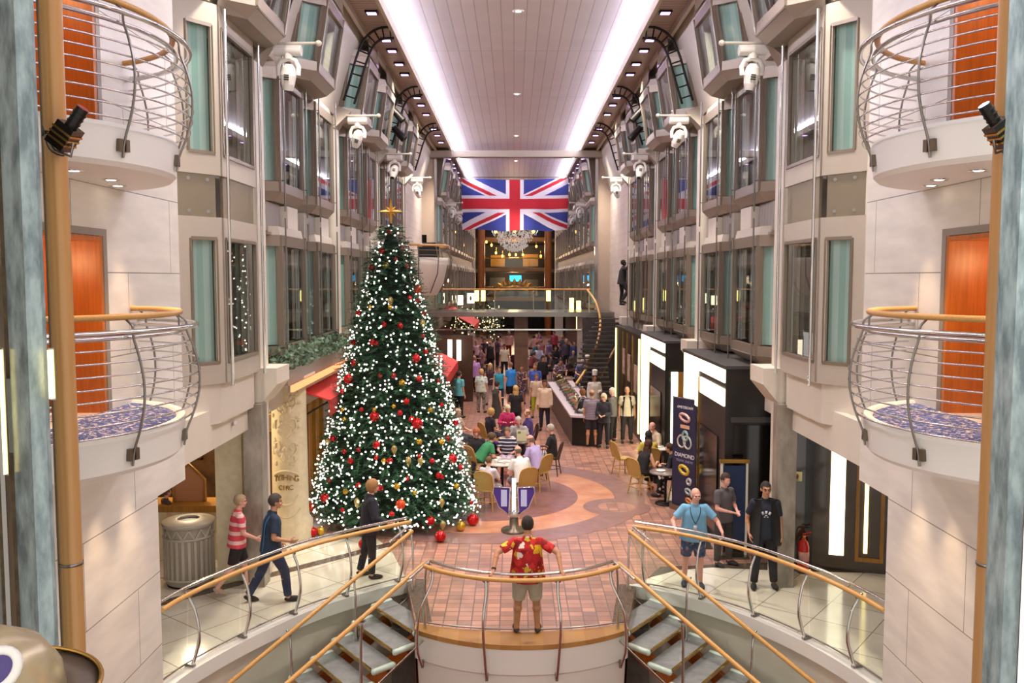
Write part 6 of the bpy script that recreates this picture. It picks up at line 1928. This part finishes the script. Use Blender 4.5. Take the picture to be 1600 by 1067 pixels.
# ---- seated at the tables (with their chairs)
def sit(p, yaw, pose, kind, clabel, **k):
    put_chair(kind, p, yaw, clabel)
    k.setdefault('lod', 1)
    return person((p.x, p.y, 0), yaw, pose, **k)
rc = 'rattan'
sit(gp(763, 795), -25, 'sit', rc, 'rattan chair of the white-shirted child, its back beside the tree', h=1.5, fat=0.9, hair=('crop', '6E5138'), top=('tee', 'DCD6E0'), bottom=('shorts', '9C948C'), label='child in a white shirt seen from behind at the near cafe table')
sit(gp(818, 788), 28, 'sit_lean', rc, 'rattan chair of the bald person, nearest to the purple kiosk', h=1.72, fat=1.1, hair=('bald', '7A6A5C'), top=('tee', 'EDE8E4'), bottom=('shorts', '8C8690'), skin='skin_pink', label='bald person in a white shirt leaning over the near cafe table')
sit(gp(842, 765), 50, 'sit_lean', rc, 'rattan chair at the end of the near table under the lilac shirt', h=1.74, fat=1.1, hair=('bald', '8A7462'), top=('tee', 'B9A6D6'), bottom=('trousers', '5A5258'), skin='skin_pink', label='balding person in a lilac shirt behind the bald person at the near table')
sit(hp_(793, 666, 1.32), 170, 'sit', rc, 'rattan chair across the near table, hidden by the striped top', h=1.66, fat=1.15, hair=('short', '7A6440'), top=('tee', navyst), bottom=('shorts', 'D8C4D8'), skin='skin_pink', label='person in a navy and white striped top at the near cafe table')
sit(gp(748, 750), -60, 'sit_bend', rc, 'rattan chair between the tree and the green top', h=1.68, fat=1.1, hair=('short', '5E4A30'), top=('tee', '3E8C5C'), bottom=('trousers', '3E5A44'), label='person in a green top bending forward between the tree and the striped top')
sit(hp_(744, 668, 1.3), 195, 'sit_lap', rc, 'rattan chair under the orange-haired person in black', h=1.66, fat=1.15, hair=('bob', 'B0623C'), top=('tee', '2A2228'), bottom=('trousers', '2A2430'), skin='skin_pink', label='orange-haired person in black facing the viewer near the tree')
sit(gp(714, 742), -80, 'sit', rc, 'rattan chair against the tree edge', h=1.7, fat=1.0, hair=('short', 'B8AFA8'), top=('tee', 'D8D0CC'), bottom=('trousers', '3A3640'), label='grey-haired person in white half hidden by the tree edge')
sit(hp_(811, 648, 1.32), 175, 'sit_lean', 'wood', 'dark wooden chair behind the table with the menu card', h=1.74, fat=1.05, hair=('short', 'C8C0B8'), top=('tee', 'B9B4BC'), bottom=('trousers', '4A4658'), skin='skin_pink', label='white-haired person in a grey polo looking down beside the menu card')
sit(gp(862, 742), 75, 'sit', 'wood', 'dark wooden chair under the person in black, out on the open floor', h=1.7, fat=1.1, hair=('short', 'B8AEA0'), top=('tee', '221E22'), bottom=('shorts', 'D8D0D4'), skin='skin_pink', label='grey-haired person in black in a dark chair facing the menu card')
put_chair('wood', gp(838, 748), 20, 'empty dark wooden chair in front of the person in black')
sit(hp_(792, 627, 1.3), 185, 'sit_lean', 'wood', 'dark wooden chair under the bright pink cardigan', h=1.62, fat=1.05, hair=('bob', 'E4D8B8'), top=('long', 'D63A78'), bottom=('trousers', '4A3A50'), skin='skin_pink', label='white-haired person in a bright pink cardigan bending over a table')
sit(hp_(826, 640, 1.32), 100, 'sit', 'wood', 'dark wooden chair under the purple shirt', h=1.72, fat=1.1, hair=('bald', '8A6A4A'), top=('tee', '4A3878'), bottom=('trousers', '3A3448'), label='person in a purple shirt turned away beside the pink cardigan')
sit(hp_(764, 638, 1.3), -60, 'sit_lap', rc, 'rattan chair of the blond person in black and purple', h=1.66, hair=('bob', 'C8A060'), top=('tee', '241E2A'), bottom=('trousers', '2E2440'), label='blond person in black with a purple wrap beside the aisle')
sit(hp_(779, 668, 1.2), 150, 'sit_bend', rc, 'rattan chair under the deep purple top', h=1.6, hair=('bob', '6A4A30'), top=('tee', '4A2470'), bottom=('trousers', '2E2440'), label='person in a deep purple top stooping behind the orange-haired person')
sit(hp_(714, 640, 1.3), -120, 'sit', rc, 'rattan chair half behind the tree beside the aisle', h=1.7, hair=('short', 'C9A890'), top=('tee', 'C9B6A8'), bottom=('trousers', '3A3640'), label='person in beige looking over from the tree edge beside the aisle')
# shop side table
sit(gp(1000, 772), -55, 'sit_lean', rc, 'rattan chair of the long-haired person in the black dress', h=1.68, hair=('long', '4A2E1C'), top=('tank', '1C181A'), bottom=('skirt', '1C181A'), shoe='B84A38', skin='skin', label='long-haired person in a black dress and red shoes at the small table by the banner')
sit(gp(1062, 778), 62, 'sit_lean', rc, 'rattan chair in front of the diamond banner', h=1.68, fat=1.05, hair=('short', '4A2E20'), top=('long', '1E1C22'), bottom=('trousers', bw), shoe='26222A', label='person in black with black and white patterned trousers seated before the banner')
sit(hp_(1014, 672, 1.3), 5, 'sit', rc, 'rattan chair under the yellow top in front of the second kiosk', h=1.62, hair=('long', '1E1A18'), top=('tee', 'D8C85A'), bottom=('trousers', '8A8070'), label='long black-haired person in a yellow top seen from behind')
sit(hp_(1033, 658, 1.32), 110, 'sit_lean', rc, 'rattan chair beside the glowing panel of the second kiosk', h=1.74, fat=1.1, hair=('bald', '9A8878'), top=('tee', 'D2BEA0'), bottom=('shorts', 'E0D4D0'), skin='skin_pink', label='pink-faced balding person in beige leaning on a table by the second kiosk')
put_chair(rc, gp(972, 742), -70, 'empty rattan chair farthest out in the aisle on the shop side')

# ---- standing in the middle distance; px, py of the top of the head
MID = [
    (717, 580, -40, 'stand', 1.72, 1.25, 'skin', ('short', '3A2C24'), ('tee', '6CC3C8'), ('trousers', '1E1A1E'), 'broad person in a turquoise top and black trousers beside the tree'),
    (752, 577, -15, 'stand', 1.66, 1.1, 'skin', ('bob', 'CDA566'), ('tee', floralw), ('trousers', camo), 'fair-haired person in a pale floral top and grey patterned trousers'),
    (780, 573, 180, 'stand', 1.66, 1.0, 'skin', ('short', '5A3A28'), ('tank', '2F9CB8'), ('trousers', '2A3450'), 'person in a teal sleeveless top with a badge and dark jeans'),
    (798, 566, 40, 'stand', 1.8, 1.3, 'skin_pink', ('crop', '8A6A58'), ('tee', '2F82D0'), ('shorts', '241C20'), 'tall person in a bright blue shirt and black shorts'),
    (741, 556, 10, 'stand', 1.78, 1.2, 'skin_pink', ('crop', 'A87868'), ('tee', 'B586C0'), ('trousers', '2A2430'), 'broad person in a lilac pink shirt seen from behind'),
    (766, 568, 170, 'stand_talk', 1.68, 1.0, 'skin', ('long', 'C9A870'), ('tank', '3E2A34'), ('trousers', 'C8B8B4'), 'blond person in a dark floral top facing the teal sleeveless top'),
    (788, 538, 180, 'stand', 1.7, 1.0, 'skin_warm', ('short', '2A2020'), ('tee', 'E2D2C0'), ('trousers', '1E1A20'), 'person in a cream polo shirt and black trousers walking toward the viewer'),
    (766, 533, 0, 'stand', 1.78, 1.15, 'skin_pink', ('crop', 'C08878'), ('tank', '1E181C'), ('trousers', '1E181C'), 'balding person in a black waistcoat seen from behind'),
    (836, 568, 170, 'stand', 1.76, 1.15, 'skin_tan', ('crop', '6A4A38'), ('tee', '4458B0'), ('trousers', '3A3048'), 'person in a royal blue shirt behind the beige top'),
    (838, 584, 178, 'stand_talk', 1.62, 1.0, 'skin_tan', ('short', '6A5040'), ('tee', 'D8BCA4'), ('capri', 'B8B828'), 'person in a beige top and yellow-green trousers'),
    (851, 594, 172, 'stand', 1.7, 1.0, 'skin_warm', ('short', '3A2A24'), ('jacket', 'E0C2A8'), ('trousers', '26222C'), 'person in a cream cardigan over dark trousers next to the buffet'),
    (815, 570, 175, 'stand_talk', 1.6, 0.95, 'skin_tan', ('short', '3A2A22'), ('tank', dots), ('skirt', dots), 'person in a dark floral dress behind the bright blue shirt'),
    (872, 562, 195, 'bend', 1.78, 1.15, 'skin_tan', ('short', '2A2220'), ('tee', checks), ('trousers', '3A2E38'), 'person in a patterned short-sleeved shirt leaning over the buffet'),
    (776, 596, -50, 'stand_talk', 1.66, 1.0, 'skin', ('short', '3E2A1E'), ('tank', '4A443C'), ('skirt', '4A443C'), 'person in a dark olive dress in front of the dark jeans'),
    (806, 603, 10, 'stand', 1.64, 1.0, 'skin', ('long', 'C8A468'), ('tee', '1E1A1C'), ('trousers', '2A2428'), 'person with long fair hair in black seen from behind'),
    (911, 608, 20, 'stand_talk', 1.66, 1.05, 'skin', ('bob', '7A4A28'), ('tank', '1E1A1E'), ('trousers', '2E2C40'), 'brown-haired person in a black sleeveless top by the buffet end'),
    (925, 609, -5, 'stand', 1.74, 1.1, 'skin_tan', ('bald', '8A6A50'), ('tee', greyst), ('shorts', '26222E'), 'person in a fine striped shirt and dark shorts seen from behind'),
    (944, 615, 160, 'stand_fold', 1.64, 1.0, 'skin', ('bob', 'CBBBA0'), ('jacket', '2E2A30'), ('trousers', '26242A'), 'grey-haired person in black between the striped shirt and the grey pullover'),
    (958, 606, 70, 'stand_fold', 1.7, 1.2, 'skin_pink', ('short', 'D8CDB8'), ('long', '6E6A64'), ('trousers', '302C30'), 'white-haired person in a grey pullover standing sideways'),
    (980, 604, 178, 'stand', 1.76, 1.1, 'skin_tan', ('bald', 'A88A6A'), ('tee', 'C2B69A'), ('trousers', '2E2A28'), 'smiling person in a light shirt with a dark jacket by the far shop front'),
    (929, 585, 185, 'stand_talk', 1.7, 1.05, 'skin_warm', ('crop', '2A2220'), ('jacket', 'DCD2C8'), ('trousers', 'D0C4BC'), 'cook in white with a tall white hat behind the buffet'),
    (905, 563, 200, 'bend', 1.74, 1.05, 'skin', ('short', 'B8A090'), ('tee', '6A6CA8'), ('trousers', '3A3648'), 'person in a slate blue shirt bending behind the buffet'),
    (918, 561, 160, 'stand', 1.72, 1.0, 'skin_warm', ('short', '4A3A30'), ('tee', '35303E'), ('trousers', '2A2630'), 'dark-clothed person beside the cook behind the buffet'),
]
def ex_hat(J):
    c = J['hc'] + Vector((0, -0.01, 0.09))
    m = MB().cyl(c, c + Vector((0, 0, 0.17)), 0.085, 0.1, 18); m.ball(c + Vector((0, 0, 0.17)), (0.105, 0.105, 0.05), 16, 8)
    return [('chef_hat', m, 'EDE6DE')]
def ex_coat(J):
    T = J['T']; v = MB()
    for s in (-1, 1):
        v.box((0, 0, 0), (0, 0, 0)) if False else None
        pts = [(0.06, 0.10, 0.52), (0.2, 0.0, 0.5), (0.215, 0.0, -0.15), (0.13, 0.15, -0.15), (0.10, 0.145, 0.3)]
        v.add([T(s * x, y, z) for x, y, z in pts] + [T(s * x, y - .03, z) for x, y, z in pts], [tuple(range(5)), tuple(range(9, 4, -1))] + [(i, (i + 1) % 5, 5 + (i + 1) % 5, 5 + i) for i in range(5)])
    return [('open_jacket', v, '2A2628')]
for i, (px, py, yaw, pose, h, fat, sk, hr, tp, bt, lab) in enumerate(MID):
    p = hp_(px, py, h * (0.9 if pose == 'bend' else 1.0))
    person(p, yaw, pose, h, fat, sk, hr, tp, bt, label=lab, lod=1, extras=ex_hat if 'cook' in lab else ex_coat if 'smiling' in lab else None)

# ---- the far crowd under and beyond the footbridge
FAR = [
    (724, 533, 's', '7A5A8C', '3A2A3A', 'BFA890', 'distant seated person in violet right beside the big red awning'),
    (733, 541, 's', '8E8A52', '3E3A30', '6A5A48', 'distant person in an olive top in front of the red awning'),
    (738, 548, 'w', '5E4A50', '2E2830', '4A3A30', 'distant person in mauve grey behind the lilac pink shirt'),
    (744, 531, 'w', 'E0B4C4', '4A3A48', 'C89888', 'distant person in a pale pink shirt standing beyond the lilac pink shirt'),
    (752, 540, 'w', '9A6A74', '5A4450', '7A5A50', 'distant person in dusty rose beyond the pale floral top'),
    (747, 552, 's', 'B04A58', '4A3038', 'B88878', 'distant person in raspberry red between the lilac pink shirt and the floral top'),
    (757, 529, 'w', '3A2E44', '2A2430', '3A2C28', 'distant dark-clothed person left of the black waistcoat'),
    (729, 556, 's', '6E6A48', '3A362C', '8A7A60', 'distant person in moss green bending in front of the awning'),
    (777, 527, 'w', '4E3E58', '2A2430', '4A3A38', 'distant person in dark plum between the waistcoat and the cream polo'),
    (795, 518, 'w', 'D8A8A0', '8A2A30', 'C8A898', 'distant person in a salmon shirt and red trousers beside the brown column'),
    (783, 530, 's', 'D8A0A8', '5A4048', 'B89880', 'distant person in rose pink behind the cream polo'),
    (728, 566, 's', '4A4440', '2E2A28', '5E4A3A', 'distant person in charcoal just above the turquoise top'),
    (712, 560, 's', '5A4A3A', '3A3028', '4A3A2C', 'distant person in brown between the awning and the tree'),
    (820, 520, 'w', 'E8B0A4', '5A4048', '6A4A3C', 'distant person in a pale coral top just past the brown column'),
    (829, 524, 's', '8A7A6A', '4A3E38', '3A2E28', 'distant person in taupe beside the pale coral top'),
    (838, 522, 'w', 'C88A84', '4A3440', '8A6A58', 'distant person in terracotta pink under the middle of the footbridge'),
    (844, 518, 'w', '8E6AA0', '3A2C48', '4A3848', 'distant person in purple under the middle of the footbridge'),
    (860, 524, 's', 'E23AA0', '5A2A48', 'D8B898', 'distant person in vivid magenta in the far crowd'),
    (866, 517, 'w', 'B84858', '4A2830', '6A4A40', 'distant person in crimson behind the vivid magenta top'),
    (871, 527, 's', '2A262E', '201C24', '3A302C', 'distant person in black beside the vivid magenta top'),
    (878, 524, 'w', '3A3440', '2A2630', 'A88868', 'distant person in dark grey under the yellow lantern'),
    (885, 530, 'w', '4A4450', '2A2830', 'C0A890', 'distant fair person in graphite next to the white column'),
    (822, 535, 's', '9A82A8', '4A4058', '7A6858', 'distant person in pale mauve right of the brown column'),
    (833, 534, 's', '2E6E7E', '28343E', '4A3C34', 'distant person in petrol blue right of the brown column'),
    (842, 540, 's', 'C8C8E0', '5A586E', 'B0A090', 'distant person in ice blue in the middle of the far crowd'),
    (846, 531, 's', 'A8707C', '4A3440', '8E7468', 'distant person in antique rose in the middle of the far crowd'),
    (855, 535, 's', '7A5A74', '3E3040', '5E4A44', 'distant person in plum grey in front of the magenta top'),
    (868, 541, 's', '26222A', '201E24', '2A2422', 'distant person in jet black reaching sideways in the far crowd'),
    (876, 537, 's', '5A4858', '322A36', '6E5A50', 'distant person in aubergine at the foot of the white column'),
    (890, 541, 's', '3A3A34', '2A2A28', 'A89078', 'distant person in dark moss next to the white column'),
    (896, 549, 's', '4E5048', '34342E', 'BCA88C', 'distant person in grey green before the white column'),
    (820, 552, 's', 'C09AA8', '5A4450', '9A8070', 'distant person in blush pink behind the dark floral dress'),
    (828, 549, 's', '7A3A3C', '3E2224', '5A4038', 'distant person in maroon behind the royal blue shirt'),
    (848, 556, 'w', '221C20', '1E1A1E', '3E302A', 'distant person in black between the royal blue shirt and the buffet'),
    (862, 552, 's', '54484A', '302A2C', '6A5A50', 'distant person in warm grey beyond the leaning patterned shirt'),
    (884, 558, 's', '6E5A62', '3A3036', '8A7464', 'distant person in greyish pink at the far end of the buffet'),
    (898, 533, 'w', '34406E', '262A3E', '4A3A30', 'distant person in navy at the foot of the spiral staircase'),
    (911, 552, 's', '3E3E72', '2A2A44', 'C8A078', 'distant person in indigo near the lower end of the staircase rail'),
    (858, 530, 'w', '6A5A80', '3A3248', '7A6A60', 'distant person in dull violet behind the plum grey'),
    (806, 545, 'w', '6A4A54', '3A2A34', '4A3A34', 'distant person in brownish rose directly before the brown column'),
    (762, 545, 's', '7E5A6A', '3A2A38', 'A88A78', 'distant person in old rose between the waistcoat and the blond person'),
    (735, 525, 'w', '8A7898', '3A3248', '5A4A44', 'distant person in greyish lavender far beyond the red awning'),
]
for i, (px, py, md, tc, bc, hc_, lab) in enumerate(FAR):
    h = 1.66 + 0.12 * ((i * 37) % 10) / 10
    if md == 's':
        p = hp_(px, py, 1.34 * h / 1.75)
        pose = ('sit', 'sit_lap', 'sit_lean')[i % 3]
        b = thing('bar_stool' if False else 'dark_stool', 'dark round stool under the ' + ' '.join(lab.replace('distant ', '').split()[:10]), 'stool', (p.x, p.y, 0), 0, 'dark stools in the far crowd')
        if i == 0:
            stool = b
            MB().lathe([(0, 0.42), (0.17, 0.42), (0.18, 0.45), (0.16, 0.475), (0, 0.475)], n=16).build('seat', K['charcoal'], b)
            MB().lathe([(0.02, 0.02), (0.02, 0.43)], n=8).build('column', K['steel'], b)
            MB().lathe([(0, 0), (0.18, 0), (0.16, 0.02), (0, 0.03)], n=16).build('foot', K['steel'], b)
        else:
            for chd in stool.children:
                c = chd.copy(); COL.objects.link(c); c.parent = b
    else:
        p = hp_(px, py, h); pose = ('stand', 'stand_talk', 'stand_fold')[i % 3]
    person(p, (170, 20, -60, 200, 90, -100)[i % 6], pose, h, (1.0, 1.15)[i % 2], ('skin', 'skin_pink', 'skin_tan')[i % 3], (('short', 'bob', 'short', 'crop')[i % 4], hc_), ('tee' if i % 3 else 'long', tc), ('trousers', bc), label=lab, lod=2)
# the climbing figure on the shop side wall
fgm = K['charcoal']
pc_ = Vector((HX(1, 4.12), 33.9, 4.05))
person(pc_, -90, 'cling', 1.78, 1.05, fgm, ('short', '201C1C'), ('jacket', '2A2626'), ('trousers', '1E1C22'), label='dark climbing figure of a person fixed high on the shop side facade', lod=1)

person(hp_(282, 716, 1.7), -30, 'stand_talk', 1.7, 1.1, 'skin_pink', ('bald', 'A88A70'), ('tee', camo), ('trousers', '3A3440'), label='balding person in a grey patterned shirt inside the bar behind the wooden booth', lod=1)
person(hp_(259, 762, 1.3), -50, 'stand', 1.3, 1.0, 'skin_pink', ('short', '6A4A3C'), ('tee', '5A4650'), ('trousers', '3A3440'), label='short dark-clothed person inside the bar beside the tower edge', lod=1)
person(hp_(262, 705, 1.72), 30, 'stand', 1.72, 1.0, 'skin', ('short', '2E241E'), ('tee', '2A2A34'), ('trousers', '26242A'), label='dark-haired person in black farther inside the bar', lod=1)
# ---- lit signs and lanterns beyond the tree
for i, (px, py, lab) in enumerate(((703, 547, 'tall glowing lantern on the pub wall, the one nearer the tree'), (717, 547, 'tall glowing lantern on the pub wall, the one nearer the brown column'))):
    p = at(px, py, Y=34 + i)
    t = thing('wall_lantern', lab, 'lamp', p, 0, 'pub lanterns')
    MB().cyl((0, 0, -0.42), (0, 0, 0.42), 0.09, n=12).build('shade', K['glow'], t)
    for z in (-0.45, 0.42): MB().cyl((0, 0, z), (0, 0, z + 0.03), 0.1, n=12).build('cap', K['brass'], t)
st(MB().box((-3.2, 35.6, 0), (-1.7, 35.75, 2.75)), 'wall_pub_end', K['wood_dark'])
for px, py, wd, hg, lab in ((719, 469, 0.34, 0.56, 'glowing white shop sign beyond the footbridge, farther from the centre'), (735.5, 466, 0.42, 0.6, 'glowing white shop sign with a dark mark beyond the footbridge')):
    p = at(px, py, Y=52)
    t = thing('lit_sign', lab, 'sign', p)
    MB().box((-wd / 2, 0, -hg / 2), (wd / 2, 0.1, hg / 2)).build('panel', K['glow'], t)
    MB().cyl((0, .13, 0), (HX(-1, 3.74) - p.x, .13, 0), 0.02, n=6).build('bracket', K['steel'], t)
    MB().box((-wd / 2 - .04, .1, -hg / 2 - .04), (wd / 2 + .04, 0.16, hg / 2 + .04)).build('case', K['steel'], t)
    if 'mark' in lab: MB().ball((0, -0.01, 0), (0.06, 0.02, 0.14), 10, 8).build('mark', K['charcoal'], t)
for px, py, hh, lab in ((904, 492, 1.35, 'bright yellow column lantern beside the spiral staircase'), (893, 475, 0.6, 'short yellow glowing lantern above the white column'), (857, 462, 0.5, 'small yellow glowing lamp behind the footbridge glass near the stairs'), (745, 462, 0.5, 'small yellow glowing lamp behind the footbridge glass near the lit signs'), (755, 462, 0.5, 'second small yellow lamp behind the footbridge glass near the lit signs')):
    p = at(px, py, Y=41)
    t = thing('lantern', lab, 'lamp', p)
    MB().box((-0.1, -0.1, -hh / 2), (0.1, 0.1, hh / 2)).build('shade', K['glow_y'], t)
    MB().box((-0.12, -0.12, hh / 2), (0.12, 0.12, hh / 2 + .04)).build('cap', K['bronze'], t)
    MB().cyl((0, 0, -hh / 2), (0, 0, (3.62 if p.z > 3.7 else 0) - p.z), 0.04, n=8).build('post', K['bronze'], t)
# lit garlands in the second hall
rr2 = random.Random(8)
for px, py, wd, hg, lab in ((730, 503, 2.2, 1.2, 'garland of greenery and warm lights below the distant red awning'), (765, 500, 1.5, 1.8, 'small lit christmas tree top beyond the footbridge')):
    p = at(px, py, Y=50)
    t = thing('lit_garland', lab, 'garland', p)
    m, b = MB(), MB()
    for i in range(420):
        q = Vector((rr2.gauss(0, wd / 4), rr2.gauss(0, .25), rr2.gauss(0, hg / 4)))
        d = Vector((rr2.uniform(-1, 1), rr2.uniform(-1, 1), rr2.uniform(-1, 1))).normalized(); e = d.orthogonal() * 0.06
        m.add([q - d * .14, q + e, q + d * .14, q - e], [(0, 1, 2, 3)])
        if i % 3 == 0: b.ball(q + Vector((0, -.12, 0)), 0.034, 6, 4)
    m.build('foliage', K.setdefault('garland', mat('garland_green', '35402A', 0.8)), t, fix=False)
    b.build('bulbs', K['bulb_warm'], t, fix=False)['kind'] = 'stuff'
bpy.data.scenes.remove(TMP)
